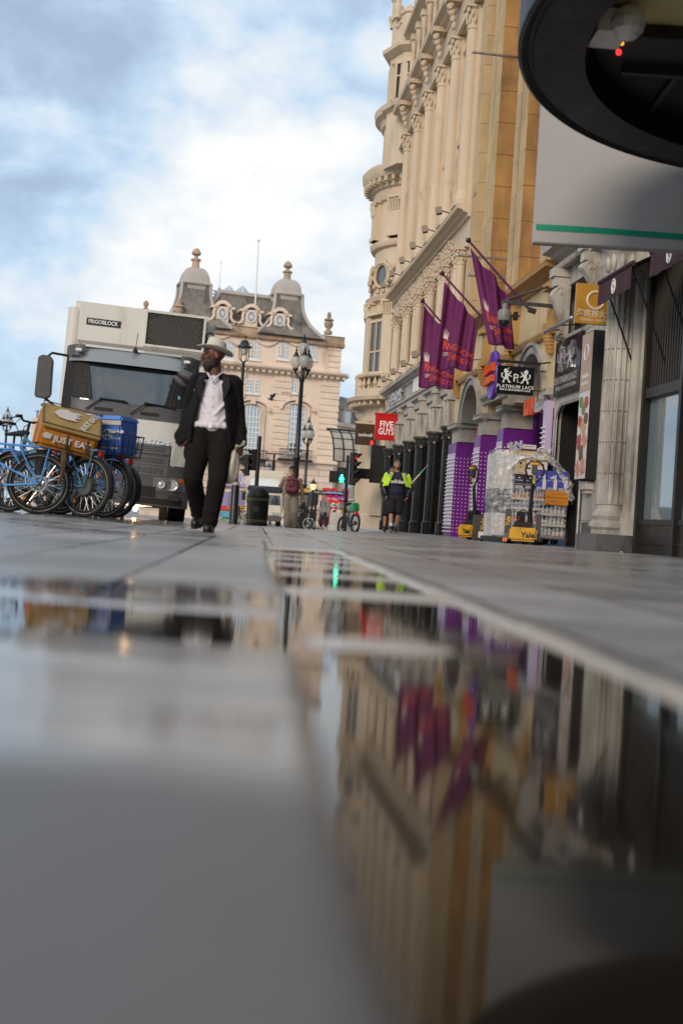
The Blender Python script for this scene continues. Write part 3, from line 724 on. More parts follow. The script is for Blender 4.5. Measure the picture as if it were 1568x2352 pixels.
# hanging shop letters inside the arches
def letters(u, v, z, word, cols, size, label):
    t = empty('hanging_letters', label, 'letters', wl(u,v,z), WROT)
    x = 0
    for i, ch in enumerate(word):
        mm = MB(); mm.text(ch, faceV((0,0,0))@T3((-x,0,0))@T3((0,0,0)), size, .05, .02, ax='LEFT', sx=1.0)
        mm = MB().text(ch, faceV((-x,0,0)), size, .06, .02, ax='LEFT'); mm.build('letter', cols[i % len(cols)], t); x += size*.62
letters(26.9, -.32, 2.42, 'KING', [ORANGE], .42, 'orange hanging shop letters under the far ochre arch')
letters(22.15, -.12, 2.58, 'KINGDOMS', [ORANGE,ORANGE,ORANGE,PINKL,PINKL,PINKL,GREENL,PINKL], .40, 'orange, pink and green shop letters behind the black hanging sign')
# ================= white tiled building with the club door
X0, X1 = 12.6, 19.9
H = bld('white_tiled_building', 'white tiled stone building with round column, dark club doorway and shopfront', 'building', X0)
m = W(X0)
def doorpoly():
    r = .28; pts = [(17.95,.0),(17.95,3.6),(19.9,3.6),(19.9,0),(19.62,0),(19.62,2.42-r)]
    for k in range(1, 7): w = pi/2*k/6; pts.append((19.62-r+r*cos(w), 2.42-r+r*sin(w)))
    for k in range(0, 6): w = pi/2+pi/2*k/6; pts.append((18.12+r+r*cos(w), 2.42-r+r*sin(w)))
    pts += [(18.12,2.42-r),(18.12,0)]; return pts
m.prism(doorpoly(), -.05, 0)
m.box(16.9, 17.95, -.5, 0, .42, 5.2); m.box(17.95, 19.9, -.5, 0, 4.45, 5.2); m.box(19.75,19.9,-.5,0,3.6,4.45); m.box(17.95,18.2,-.5,0,3.6,4.45)
m.box(15.75, 16.9, -.5, -.02, .42, 5.2); m.box(X0, 15.75, -.5, -.1, 4.3, 9); m.box(X0,X1,-.6,-.12,5.2,9)
m.build('wall', FAIENCE, H)
m = W(X0)
m.box(16.88, 17.96, -.3, .03, 0, .42); m.build('plinth', PLINTH, H, bevel=.01)
m = W(X0); m.box(15.85, 16.75, -.3, .50, 0, .24); m.build('column_plinth', PLINTH, H, bevel=.01)
m = W(X0); m.box(19.64,19.9,-.3,.02,0,.3); m.build('door_plinth', PLINTH, H, bevel=.01)
m = W(X0)           # clustered column with base and capital
cu, cv = 16.3, .16
prof = [(.27,.24),(.27,.30),(.30,.34),(.30,.40),(.25,.44),(.27,.50),(.235,.56),(.215,.62),(.21,3.85),(.25,3.87),(.25,3.92),(.22,3.94),(.235,4.05),(.30,4.25),(.36,4.3),(.36,4.38)]
m.lathe(prof, 28, (cu,cv,0))
for (du, dv, r) in ((-.27,-.14,.08),(.27,-.14,.08),(-.38,-.2,.05),(.38,-.2,.05)):
    m.lathe([(r*1.3,.24),(r*1.3,.5),(r,.6),(r,3.85),(r*1.3,3.9),(r*1.4,4.3),(r*1.6,4.38)], 12, (cu+du,cv+dv,0))
for k in range(12): m.ball((cu+.25*cos(k*pi/6), cv+.25*sin(k*pi/6), 4.10), (.05,.05,.13), 6)
m.box(15.75,16.85,-.3,.54,4.38,4.5)
for k in range(18):
    w = 2*pi*k/18; m.tube((cu+.205*cos(w), cv+.205*sin(w), .66), (cu+.205*cos(w), cv+.205*sin(w), 3.82), .024, n=6)
for z in (.66, 1.1, 1.54, 1.98, 2.42, 2.86, 3.30): m.lathe([(.226,z),(.231,z+.008),(.226,z+.016)], 24, (cu,cv,0), caps=False)
m.build('round_column', mat('column_faience', (.46,.42,.365), .5, var=.2, scale=3, bump=.004, bscale=30, dirt=((.15,.12,.095), 2.2, .46, .70)), H, smooth=35)
m = W(X0)           # cornice with dentils
cornice(m, 16.9, X1, 4.82, .36, .42)
u = 17.0
while u < X1: m.ball((u, .12, 4.78), (.035,.10,.06), 6); u += .085
m.build('cornice', FAIENCEP, H)
for uc, zb, zt in ((19.55,3.5,4.72),(18.02,3.95,4.82)):
    m = W(X0)
    h = zt-zb
    m.box(uc-.13, uc+.13, -.05, .30, zt-.14, zt); m.box(uc-.10, uc+.10, -.05, .26, zt-.30, zt-.14)
    pts = []
    vs = []
    for k in range(25):
        t = k/24; z = zt-.3-(h-.30)*t; v = .085+.15*math.exp(-((t-.13)/.17)**2)+.10*math.exp(-((t-.35)/.25)**2)+.075*math.exp(-((t-.93)/.09)**2); w_ = .10-.025*t
        vs += [(uc-w_,-.03,z),(uc-w_,v,z),(uc-w_*.45,v+.018,z),(uc+w_*.45,v+.018,z),(uc+w_,v,z),(uc+w_,-.03,z)]
    m.add(vs, [(6*k+i,6*k+i+1,6*k+i+7,6*k+i+6) for k in range(24) for i in range(5)]+[(0,1,2,3,4,5),(149,148,147,146,145,144)])
    for sg in (-1, 1):
        for (zz, vv, rad) in ((zt-.40,.14,.095),(zb+.07,.09,.06)):
            M_ = T3((uc+sg*.098,vv,zz))@RZ(90)
            q = [ (rad*(1-.13*i/2)*cos(i*.55), 0, rad*(1-.13*i/2)*sin(i*.55)) for i in range(15)]
            m.path([M_ @ Vector(p) for p in q], .011, 6)
            m.ball((uc+sg*.09,vv,zz),(.02,rad*.35,rad*.35),10)
    m.build('scroll_console', FAIENCEP, H, smooth=45)
m = W(X0); m.box(18.2,19.75,-.3,-.26,3.55,4.45); m.m = 1
for k in range(7): m.box(18.2+k*.25,18.23+k*.25,-.27,-.22,3.55,4.45)
for z in (3.55,3.85,4.15,4.42): m.box(18.2,19.75,-.27,-.225,z,z+.03)
m.build('leaded_window', [GLASSD, FRAMEB], H)
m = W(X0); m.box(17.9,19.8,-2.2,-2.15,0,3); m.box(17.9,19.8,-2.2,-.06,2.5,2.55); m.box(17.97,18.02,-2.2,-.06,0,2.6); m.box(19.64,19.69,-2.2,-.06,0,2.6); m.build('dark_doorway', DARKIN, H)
m = W(X0)
pts = [(19.60,.03,.0),(19.60,.03,2.16)]+[(19.60-.26+.26*cos(pi/2*k/6),.03,2.14+.26*sin(pi/2*k/6)) for k in range(1,7)]+[(18.14+.26+.26*cos(pi/2+pi/2*k/6),.03,2.14+.26*sin(pi/2+pi/2*k/6)) for k in range(0,7)]+[(18.14,.03,0)]
m.path(pts, .03, 8); m.build('door_trim', mat('chrome_trim',(.5,.47,.43),.25,1,var=.1), H, smooth=50)
m = W(X0)           # dark shopfront
m.box(X0, 15.74, -.12, -.02, .0, .44); m.box(X0,15.74,-.1,.0,.40,.47); m.box(X0,15.74,-.1,.0,.14,.17)
for u in (15.70,14.42,13.2): m.box(u-.045,u+.045,-.12,.03,0,4.25)
m.box(X0,15.74,-.12,.01,2.12,2.26); m.box(X0,15.74,-.14,.02,4.15,4.3)
m.build('shopfront_frame', FRAMEB, H, bevel=.004)
for (u0, u1) in ((14.46,15.66),(13.24,14.38)):
    m = W(X0); m.box(u0,u1,-.09,-.075,.47,2.12); m.build('shop_window', SHOPGL, H)
m = W(X0); u = X0
while u < 15.66: m.box(u,u+.035,-.1,-.03,2.26,4.15); u += .085
m.box(X0,15.7,-.16,-.1,2.26,4.15); m.build('louvre_panel', mat('louvre_brown',(.045,.038,.032),.5), H)
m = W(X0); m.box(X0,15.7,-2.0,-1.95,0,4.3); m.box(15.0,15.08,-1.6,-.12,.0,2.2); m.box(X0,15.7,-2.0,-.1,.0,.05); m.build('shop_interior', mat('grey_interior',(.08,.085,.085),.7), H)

# the building line carries on towards and past the camera: unseen shop row, added to darken the wet reflections and the shops
Y0, Y1 = -14.0, 12.55
D_ = bld('unseen_shop_row', 'unseen dark brown shopfront row added past the right edge to darken reflections', 'building', Y0)
m = W(Y0); m.box(Y0, Y1, -6, -.15, 0, 12); m.build('wall', mat('brown_render', (.10,.075,.055), .8, var=.2), D_)
m = W(Y0); u = Y0
while u < Y1-.1: m.box(u, u+.09, -.2, .02, 0, 4.2); u += 1.6
m.box(Y0, Y1, -.2, .0, 0, .45); m.box(Y0, Y1, -.2, .01, 2.15, 2.3); m.box(Y0, Y1, -.2, .05, 4.2, 4.45); m.build('shopfront_frame', FRAMEB, D_)
m = W(Y0); m.box(Y0, Y1, -.17, -.12, .45, 4.2); m.build('shop_glass', GLASSD, D_)

# ------------------------------------------------------------------ things hung on the right-hand buildings
BURG = mat('burgundy_canvas', (.045,.014,.020), .8, var=.18, scale=6, bump=.003, bscale=120)
SIGNBLK = mat('gloss_black_sign', (.006,.006,.006), .22, var=.2, scale=3)
GREENT = mat('green_tape', (.0,.26,.15), .5, var=.15, scale=12)
BOARD = mat('grey_white_board', (.40,.385,.375), .6, var=.06, scale=1.4)
# round canopy overhead
CC = Vector((3.77, 7.47, 3.5))
cn = empty('round_canopy', 'dark round entrance canopy overhead seen from below', 'canopy', CC)
m = MB(); m.lathe([(2.32,0.0),(2.67,0.0),(2.69,.03),(2.71,.035),(2.76,.0),(2.785,.02),(2.785,.42),(2.60,.44),(2.60,.40),(2.32,.40),(2.32,0.0)], 96, caps=False)
m.build('rim', mat('canopy_rim', (.020,.019,.021), .55, var=.3, scale=5, dirt=((.05,.047,.05),4,.55,.7)), cn, smooth=35)
m = MB(); m.lathe([(2.31,.02),(2.29,.30)], 96, caps=False); m.build('inner_recess', mat('canopy_recess', (.010,.008,.006), .5, var=.2), cn, smooth=40)
m = MB(); m.lathe([(0,.30),(2.30,.30)], 64, caps=False); m.build('soffit', mat('soffit_olive', (.62,.55,.27), .6, var=.1), cn)
m = MB(); pd = [(2.28*cos(radians(12+156*k/40)), 2.28*sin(radians(12+156*k/40))) for k in range(41)]; m.add([(x,y,.20) for x,y in pd]+[(x,y,.29) for x,y in pd], [tuple(range(40,-1,-1)), tuple(range(41,82))]+[(k,(k+1)%41,(k+1)%41+41,k+41) for k in range(41)]); m.build('soffit_drop', mat('canopy_recess', (.010,.008,.006)), cn)
m = MB(); m.box(-1.95,1.95,-.02,.02,.27,.30,RZ(-28)); m.box(-1.95,1.95,-.02,.02,.27,.30,RZ(62)); m.box(-1.9,1.9,.95,1.0,.14,.20); m.box(-1.50,-1.46,1.0,1.7,.15,.20); m.box(-.70,-.66,1.0,2.1,.15,.20); m.build('soffit_ribs', FRAMEB, cn)
m = MB(); m.box(-2.24,-2.02,.30,.58,.10,.26,RZ(3)); m.ball((-2.05,.18,.16),.12,12); m.build('light_fitting', mat('bright_metal',(.75,.73,.70),.3,.2), cn)
m = MB(); m.ball((-2.02,.56,.12),.022,8); m.build('indicator_lamp', mat('red_indicator',(.8,.02,.02),.4,emit=3,var=0), cn)
m = MB(); m.ball((-2.02,.48,.15),.016,8); m.build('indicator_lamp', mat('orange_indicator',(.9,.25,.02),.4,emit=3,var=0), cn)
m = MB(); m.box(2.3,2.7,-.2,.2,.0,.5); m.box(1.2,1.5,-2.4,2.2,.36,.5); m.build('mounting_beam', FRAMEB, cn)
# white board below it with green tape
bw = empty('white_hoarding_board', 'plain grey white board edged with green tape below the round canopy', 'board', (1.61,10.5,2.87), radians(-1.0))
m = MB(); m.box(0,2.9,0,.12,0,1.75); m.build('panel', BOARD, bw, bevel=.008)
m = MB(); 
m.sheet(lambda s,t: (.015+s*2.88, -.004-.002*sin(s*17), .115+.055*t-.02*s+.004*sin(s*9)), 40, 1); m.build('green_tape', GREENT, bw)
# burgundy awnings
def awning(u0, u1, label):
    t = empty('awning', label, 'awning', wl((u0+u1)/2, .0, 3.4), WROT, 'burgundy shop awnings')
    h = (u1-u0)/2
    m = MB(); m.sheet(lambda s,q: (-h+2*h*s, .62+.012*sin(s*21)*(1-q), .02+.31*q), 24, 4); m.sheet(lambda s,q: (h-2*h*s, .612+.012*sin((1-s)*21)*(1-q), .02+.31*q), 24, 4)
    m.sheet(lambda s,q: (-h+2*h*s, .6-.62*q, .34+.34*q), 4, 4)
    m.sheet(lambda s,q: (h-2*h*s, .6-.62*q, .33+.34*q), 4, 4)
    m.build('canvas', BURG, t, smooth=60)
    m = MB(); m.tube((-h-.02,.61,.345),(h+.02,.61,.345),.035,n=12); m.build('roller', BURG, t, smooth=50)
    for x in (-h+.1, h-.1):
        m = MB(); m.path([(x,.58,.33),(x+.05,.3,-.25),(x+.1,.02,-.86)], .014, 6); m.build('stay_arm', BLACK, t)
    m = MB(); m.torus((0,.63,.17),.095,.011,28,6,T3((0,0,0))@Matrix.Diagonal((.62,1,1,1))); m.path([(-.01,.63,.11),(.02,.63,.15),(-.015,.63,.19),(.012,.63,.23)],.008,5); m.build('emblem', LETTER, t)
    return t
awning(14.80, 16.05, 'burgundy awning with white oval emblem over the round tiled column')
awning(12.95, 14.15, 'burgundy awning with white oval emblem above the dark louvres, nearest the camera')
# projecting square yellow sign
y = empty('hanging_sign', 'square yellow hanging sign with white ring and Chinese characters', 'sign', wl(16.55,.50,3.52), WROT)
m = MB(); m.box(-.03,.03,-.29,.29,-.27,.31); m.build('board', mat('amber_sign',(.44,.22,.03),.35,var=.15,scale=3), y, bevel=.006)
m = MB(); m.torus((0,0,0),.125,.02,32,6, T3((-.034,0,.075))@RZ(90)); m.text('海底捞火锅', faceU((-.034,0,-.125)), .112, .003, .002); m.text('Haidilao Hot Pot', faceU((-.034,0,-.21)), .062, .003, .001); m.build('lettering', mat('pale_sign_letter',(.62,.52,.36),.4,var=0), y)
m = MB(); m.tube((0,-.29,.2),(0,-.46,.2),.012,n=6); m.tube((0,-.29,-.2),(0,-.46,-.2),.012,n=6); m.build('bracket', BLACK, y)
# menu light box on the pier
mb_ = empty('menu_light_box', 'tall narrow black light box with food pictures by the club door', 'sign', wl(17.75,0,1.06), WROT)
m = MB(); m.box(-.26,.26,0,.17,0,2.3); m.build('case', BLACKM, mb_, bevel=.006)
m = MB(); m.box(-.245,.245,.172,.178,.02,2.28); m.build('face_panel', mat('menu_face',(.62,.58,.53),.3,var=.04), mb_)
m = MB(); m.box(-.245,.245,.179,.183,1.38,2.28); m.build('caption_panel', mat('menu_tan',(.46,.31,.22),.4,var=.05), mb_)
m = MB(); m.torus((0,.186,1.98),.12,.012,24,6,T3((0,0,0))@Matrix.Diagonal((.8,1,1,1))); 
m.text('Haidilao', faceV((0,.184,1.62)), .1, .003); m.text('HOT POT', faceV((0,.184,1.50)), .07, .003); m.build('lettering', LETTER, mb_)
FOODC = [mat('food_red',(.42,.05,.03),.5,var=.5,scale=25), mat('food_pink',(.55,.25,.20),.5,var=.4,scale=25), mat('food_green',(.16,.22,.05),.5,var=.5,scale=25), mat('food_tan',(.5,.33,.14),.5,var=.4,scale=30), mat('food_brown',(.16,.06,.03),.5,var=.4,scale=25)]
rnd = random.Random(3)
for i, (x, z, c) in enumerate(((-.12,.2,1),(.12,.18,1),(.0,.42,4),(-.12,.62,1),(.13,.6,0),(-.02,.82,3),(.14,.92,0),(-.14,.95,4),(.0,1.1,2),(.12,1.22,2),(-.12,1.2,0))):
    m = MB(); a = i*37
    if i < 6: m.box(-.09,.09,.1795,.185,-.11,.11,T3((x,0,z))@RY(45 if i % 2 else 12)); 
    else: m.lathe([(0,0),(.09,0),(.09,.006),(.0,.007)],20,M=T3((x,.179,z))@RX(-90))
    m.build('food_picture', FOODC[c], mb_)
m = MB(); m.box(-.16,.16,0,.12,-.14,-.02); m.box(-.12,.12,0,.09,-.2,-.13); m.build('stone_corbel', FAIENCEP, mb_)
# club fascia over the door
LIONS = {}
def lionpoly(flip=1, uni=False):
    """rampant beast as several flat shapes, unit height"""
    P = [
     [(-.05,.28),(.06,.24),(.18,.42),(.20,.60),(.12,.74),(.02,.72),(-.06,.55)],                # trunk
     [(.10,.70),(.00,.78),(.02,.92),(.10,1.0),(.22,1.0),(.29,.90),(.27,.76),(.20,.66)],         # head and mane
     [(.02,.84),(-.06,.86),(-.09,.80),(-.02,.76)],                                              # muzzle
     [(.05,.62),(-.14,.72),(-.22,.86),(-.27,.84),(-.20,.66),(-.02,.52)],                        # raised foreleg
     [(.04,.54),(-.16,.50),(-.30,.42),(-.32,.47),(-.17,.58),(.02,.62)],                         # second foreleg
     [(-.06,.34),(-.14,.16),(-.26,.06),(-.24,.01),(-.08,.03),(-.04,.14),(.06,.28)],             # hind leg forward
     [(.04,.30),(.20,.20),(.24,.04),(.18,.0),(.36,.0),(.34,.10),(.28,.26),(.16,.42)],           # hind leg back
     [(.16,.40),(.34,.40),(.40,.54),(.34,.66),(.40,.72),(.48,.60),(.46,.44),(.36,.33),(.18,.34)]] # tail
    if uni: P += [[(.04,.99),(-.14,1.16),(.0,.94)]]
    return [[(flip*x, z) for x, z in q] for q in P]
def lion(mb, M, h, flip, uni=False, t=.006):
    for i, q in enumerate(lionpoly(flip, uni)): mb.prism([(x*h, z*h) for x, z in q], -t-.0004*i, 0, M)
fs = empty('club_fascia_sign', 'black glossy fascia sign with silver lions above the dark doorway', 'sign', wl(19.15,.0,2.56), WROT)
m = MB(); m.box(-.72,.68,.0,.06,0,.95); m.build('board', SIGNBLK, fs, bevel=.004)
m = MB(); m.text('PLATINUM LACE', faceV((0,.065,.25)), .16, .012, .004); m.text("BAR & GENTLEMEN'S CLUB", faceV((0,.065,.12)), .085, .008, .002); m.build('lettering', SILVER, fs)
m = MB(); MV = T3((0,.065,.40))@RZ(180)
lion(m, MV@T3((-.22,0,0)), .46, -1, True, .03); lion(m, MV@T3((.22,0,0)), .46, 1, False, .03); m.text('P', faceV((.02,.075,.58)), .26, .02); m.build('lions', SILVER, fs)
tl = empty('tube_light', 'long steel tube light on brackets above the club fascia sign', 'light', wl(19.0,.3,3.66), WROT)
m = MB(); m.tube((-.75,0,0),(.72,0,0),.035,n=12); m.ball((-.75,0,0),.036,8); m.ball((.72,0,0),.036,8); m.build('tube', STEEL, tl, smooth=50)
for x in (-.55,0,.5):
    m = MB(); m.tube((x,0,0),(x,-.3,.04),.012,n=6); m.build('bracket', BLACK, tl)
# black hanging club sign
hs = empty('hanging_sign', 'black hanging sign with white lion and unicorn on an iron bracket', 'sign', wl(20.3,.62,2.62), WROT)
m = MB(); m.box(-.02,.02,-.335,.335,0,.50); m.build('board', SIGNBLK, hs, bevel=.003)
m = MB()
ML = T3((-.024,0,.20))@RZ(-90)
lion(m, ML@T3((-.15,0,0)), .245, -1, True, .004); lion(m, ML@T3((.15,0,0)), .245, 1, False, .004)
m.text('P', faceU((-.024,.0,.29)), .2, .002, .001); m.text('L', faceU((-.024,-.045,.245)), .10, .002)
m.text('PLATINUM LACE', faceU((-.024,0,.135)), .082, .002, .001, spacing=1.12); m.text("BAR & GENTLEMEN'S CLUB", faceU((-.024,0,.078)), .046, .002, .001); m.build('lettering', mat('white_sign_print',(.7,.69,.67),.4,var=0), hs)
m = MB(); m.box(-.025,.025,-.44,.36,.555,.60); m.tube((0,.3,.56),(0,.3,.5),.01,n=6); m.tube((0,-.28,.56),(0,-.28,.5),.01,n=6); m.tube((0,-.42,.6),(0,-.42,-.05),.016,n=6); m.tube((0,-.33,.45),(0,-.55,.45),.01,n=6); m.tube((0,-.33,.1),(0,-.55,.1),.01,n=6); m.tube((0,-.4,.58),(0,-.62,.62),.014,n=6); m.build('bracket', BLACK, hs)
# round sweet-shop disc seen edge-on
dc = empty('disc_sign', 'purple round projecting sign seen almost edge-on with orange letters', 'sign', wl(22.35,.52,3.22), WROT+radians(-4))
m = MB(); m.lathe([(0,-.05),(.46,-.05),(.48,-.02),(.48,.02),(.46,.05),(0,.05)], 40, M=T3((0,0,0))@RX(90)); m.build('disc', mat('violet_disc',(.13,.03,.42),.35,var=.06), dc, smooth=40)
m = MB(); m.text('KINGDOM', faceV((0,.09,.1)), .2, .04, .01); m.text('OF SWEETS', faceV((0,.09,-.12)), .17, .04, .01); m.build('lettering', ORANGE, dc)
m = MB(); m.tube((0,0,.47),(0,0,.62),.02,n=8); m.path([(0,0,.60),(0,-.25,.62),(0,-.55,.62)],.018,6); m.build('bracket', DSTEEL, dc)
# far projecting signs
fg = empty('projecting_sign', 'red square projecting sign with white lettering under a red bar', 'sign', wl(36.9,.42,2.90), WROT)
m = MB(); m.box(-.05,.05,-.36,.36,0,.80); m.build('board', mat('signal_red',(.55,.012,.012),.35,var=.05), fg, bevel=.005)
m = MB(); m.text('FIVE', faceU((-.054,0,.50)), .29, .004, .005, sx=.84); m.text('GUYS', faceU((-.054,0,.27)), .29, .004, .005, sx=.70); m.build('lettering', mat('sign_white',(.8,.78,.76),.4,var=0,emit=.12), fg)
m = MB(); m.box(-.06,.06,-.42,.40,.80,.87); m.build('top_bar', mat('signal_red',(.55,.012,.012)), fg, bevel=.01)
m = MB(); m.tube((0,-.3,.84),(0,-.62,.84),.02,n=6); m.tube((0,-.34,.4),(0,-.62,.4),.02,n=6); m.build('bracket', STEEL, fg)
zw = empty('projecting_sign', 'brown square projecting sign with small white lettering beside the red sign', 'sign', wl(41.2,.52,3.0), WROT)
m = MB(); m.box(-.05,.05,-.40,.37,0,.76); m.build('board', mat('brown_sign',(.06,.030,.012),.5,var=.1), zw, bevel=.005)
m = MB(); m.text('zedwell', faceU((-.054,0,.36)), .17, .004, .004); m.build('lettering', LETTER, zw)
m = MB(); m.box(-.06,.06,-.42,.39,.80,.83); m.tube((0,-.3,.8),(0,-.75,.8),.02,n=6); m.build('top_bar', mat('warm_led_bar',(.5,.33,.2),.4,emit=.5), zw)
# dark speaker / lamp boxes below the brown sign
bx = empty('wall_lantern_box', 'black boxed wall fitting on an arm below the brown sign', 'wall fitting', wl(40.2,.3,1.75), WROT)
m = MB(); m.box(-.15,.15,.05,.6,0,.35); m.box(-.12,.12,-.4,.1,-.12,.5); m.build('case', BLACKM, bx, bevel=.01)
m = MB(); m.box(-.1,.1,-.55,.1,.5,1.2); m.build('upper_case', BLACKM, bx, bevel=.01)
m = MB(); m.tube((0,.1,1.2),(0,.1,1.35),.05,n=8); m.build('red_lens', mat('red_glow',(.7,.01,.01),.4,emit=1.2,var=0), bx)
# steel banner arms on the golden front
def arm(u, z, L, label, v0=-.25):
    t = empty('banner_arm', label, 'banner arm', wl(u, v0, z), WROT, 'steel banner arms on the golden building')
    m = MB(); m.tube((0,0,0),(0,L,0),.028,n=10); m.ball((0,L,0),.03,8); m.build('rod', STEEL, t, smooth=50)
    m = MB(); m.box(-.02,.02,-.02,.02,-.2,.2); m.build('mounting_plate', STEEL, t)
for (u, z, L, lb) in ((25.0,10.6,1.05,'middle steel banner arm, high on the golden piers with a hanging plate'),(22.9,11.1,1.1,'topmost steel banner arm, meeting the dark canopy edge'),(24.2,5.95,1.25,'upper steel banner arm behind the nearest flag'),(24.2,5.55,1.0,'lower steel banner arm behind the nearest flag'),(26.9,4.95,1.1,'steel banner arm behind the middle flag')): arm(u, z, L, lb)
# flood lamps along the ledges
def flood(u, z, label, grp):
    t = empty('flood_lamp', label, 'flood lamp', wl(u, .36, z), WROT, grp)
    m = MB(); m.box(-.07,.07,-.02,.13,-.02,.16, RX(-15)); m.build('housing', mat('lamp_beige',(.33,.27,.2),.5), t, bevel=.008)
    m = MB(); m.box(-.06,.06,-.01,.12,-.04,-.024, RX(-15)); m.build('lens', BLACKM, t)
    m = MB(); m.tube((0,-.02,.05),(0,-.25,.0),.018,n=6); m.build('stem', DSTEEL, t)
for i in range(6): flood(29.9+1.95*i, 8.42, 'small beige flood lamp on the ledge above the carved frieze', 'flood lamps above the carved frieze')
for i in range(5): flood(30.3+1.95*i, 4.98, 'small beige flood lamp on the ledge above the shop lettering', 'flood lamps above the shop lettering')
# CCTV camera on its arm
cc = empty('dome_camera', 'grey dome security camera on a long steel bracket by the nearest flag', 'security camera', wl(20.05,.95,3.86), WROT)
m = MB(); m.lathe([(.0,.30),(.05,.30),(.05,.2),(.10,.19),(.115,.15),(.115,.02),(.105,0)], 18); m.build('housing', mat('camera_grey',(.22,.205,.185),.5), cc, smooth=40)
m = MB(); m.lathe([(.105,0),(.10,-.04),(.07,-.085),(.0,-.10)], 16); m.build('dome', GLASSD, cc, smooth=60)
m = MB(); m.box(-.03,.03,-.95,.06,.30,.36); m.path([(0,.0,.36),(0,-.45,.55),(0,-.9,.72)],.022,6); m.box(-.06,.06,-.97,-.92,.15,.8); m.build('bracket', DSTEEL, cc)
m = MB(); m.cb((0,-.2,.1),(.08,.07,.14)); m.build('junction_box', BLACKM, cc)
gl = empty('globe_lamp', 'white globe lamp on the ochre wall left of the black hanging sign', 'lamp', wl(22.55,.18,3.08), WROT)
m = MB(); m.ball((0,0,0),(.13,.10,.085),14); m.build('globe', mat('opal_glass',(.7,.66,.6),.3,var=0), gl, smooth=60)
m = MB(); m.tube((0,-.05,.0),(0,-.2,.0),.03,n=8); m.build('stem', DSTEEL, gl)
wlmp = empty('spot_lamp', 'small grey spot lamp on an arm above the far ochre arch', 'lamp', wl(25.6,.3,3.98), WROT)
m = MB(); m.ball((0,.12,-.02),(.05,.12,.04),10); m.build('head', mat('lamp_beige',(.33,.27,.2)), wlmp, smooth=60)
m = MB(); m.path([(0,.0,0),(0,-.3,.03),(0,-.33,-.1)],.012,6); m.build('arm', DSTEEL, wlmp)
# ------------------------------------------------------------------ three flags
FLAGM = mat('flag_purple', (.125,.012,.085), .75, var=.12, scale=4, bump=.002, bscale=200)
POLEM = mat('flag_pole', (.10,.012,.07), .4, var=.1)
CREAML = mat('flag_cream', (.62,.58,.42), .6, var=0)
FORANGE = mat('flag_orange', (.58,.062,.025), .6, var=0)
def flag(tip, base, cs, Y, label, ph, amp, txt, nfold, twist=0):
    P0 = at(*base, Y); P1 = at(*tip, Y)
    t = empty('flag', label, 'flag', P0, 0, 'purple flags on slanting poles')
    m = MB(T3(-P0)); m.tube(P0, P1, .024, .02, 10); m.build('pole', POLEM, t, smooth=50)
    m = MB(T3(-P0)); m.ball(P1, .05, 12); m.build('pole_knob', BLACK, t, smooth=60)
    m = MB(T3(-P0)); m.tube(P0+Vector((.0,0,-.02)), P0+Vector((.14,.02,-.05)), .05, n=8); m.build('wall_socket', DSTEEL, t)
    A_, B_, C_, D_ = [at(x, y, Y) for x, y in cs]
    def F(s, q):
        top = A_.lerp(B_, s); bot = D_.lerp(C_, s); p = top.lerp(bot, q)
        p.z -= .05*sin(pi*s)*(1-q)*0+.03*sin(s*pi*3)*q
        w = sin((s*nfold+.35*q)*2*pi+ph)*amp*(.25+.75*sin(pi*min(1,.15+s*.85)))*(1-.25*q)+.5*amp*sin(s*nfold*1.7*2*pi+ph*2+q)
        return p+Vector((.12*w*(1-q), -w+twist*(s-.5)*q, 0))
    m = MB(T3(-P0)); m.sheet(lambda s, q: F(s, q), 60, 40)
    c = m.build('cloth', FLAGM, t, smooth=180)
    c.modifiers.new('s', 'SOLIDIFY').thickness = .006
    def onflag(words, mats_, name):
        for (w_, cx, cy, sz, sx_) in words:
            b2 = MB(); b2.text(w_, Matrix(), 1, 0, .012)
            if not b2.v: continue
            q = MB(T3(-P0)); vs = []
            for v in b2.v:
                s_ = cx+v.x*sz*sx_; t_ = cy-v.y*sz*.78
                vs.append(F(s_, t_)+Vector((0,-.016,0)))
            q.add(vs, b2.f); q.build(name, mats_, t)
    if txt:
        onflag([('K', .21,txt-.022,.235,1.0), ('INGDOM', .58,txt,.165,1.12), ('S', .33,txt+.135,.20,1.0), ('WEETS', .66,txt+.145,.155,1.15)], FORANGE, 'lettering')
        onflag([('OF', .225,txt+.10,.085,1.1)], CREAML, 'lettering')
        q = MB(T3(-P0)); cr = [(.13,txt-.09),(.10,txt-.20),(.145,txt-.135),(.16,txt-.225),(.18,txt-.14),(.215,txt-.225),(.215,txt-.135),(.27,txt-.20),(.245,txt-.09)]
        q.add([F(s_, t_)+Vector((0,-.016,0)) for s_, t_ in cr], [tuple(range(len(cr)))]); q.build('crown_mark', mat('flag_pale',(.6,.5,.5),.6,var=0), t)
    return t
flag((1015,628),(1114,738),[(1019,648),(1097,742),(1084,852),(1000,846)], 22.9, 'middle purple flag with crown and orange sweet shop lettering', .4, .055, .70, 2.2)
flag((970,691),(1066,801),[(972,701),(1047,792),(1041,893),(960,888)], 25.04, 'farthest purple flag with its lettering partly behind the middle flag', 1.2, .05, .735, 2.0)
flag((1075,552),(1212,708),[(1079,568),(1167,681),(1183,800),(1120,790)], 20.5, 'nearest purple flag, twisted so its orange lettering is folded', 2.2, .10, .70, 1.6, .25)
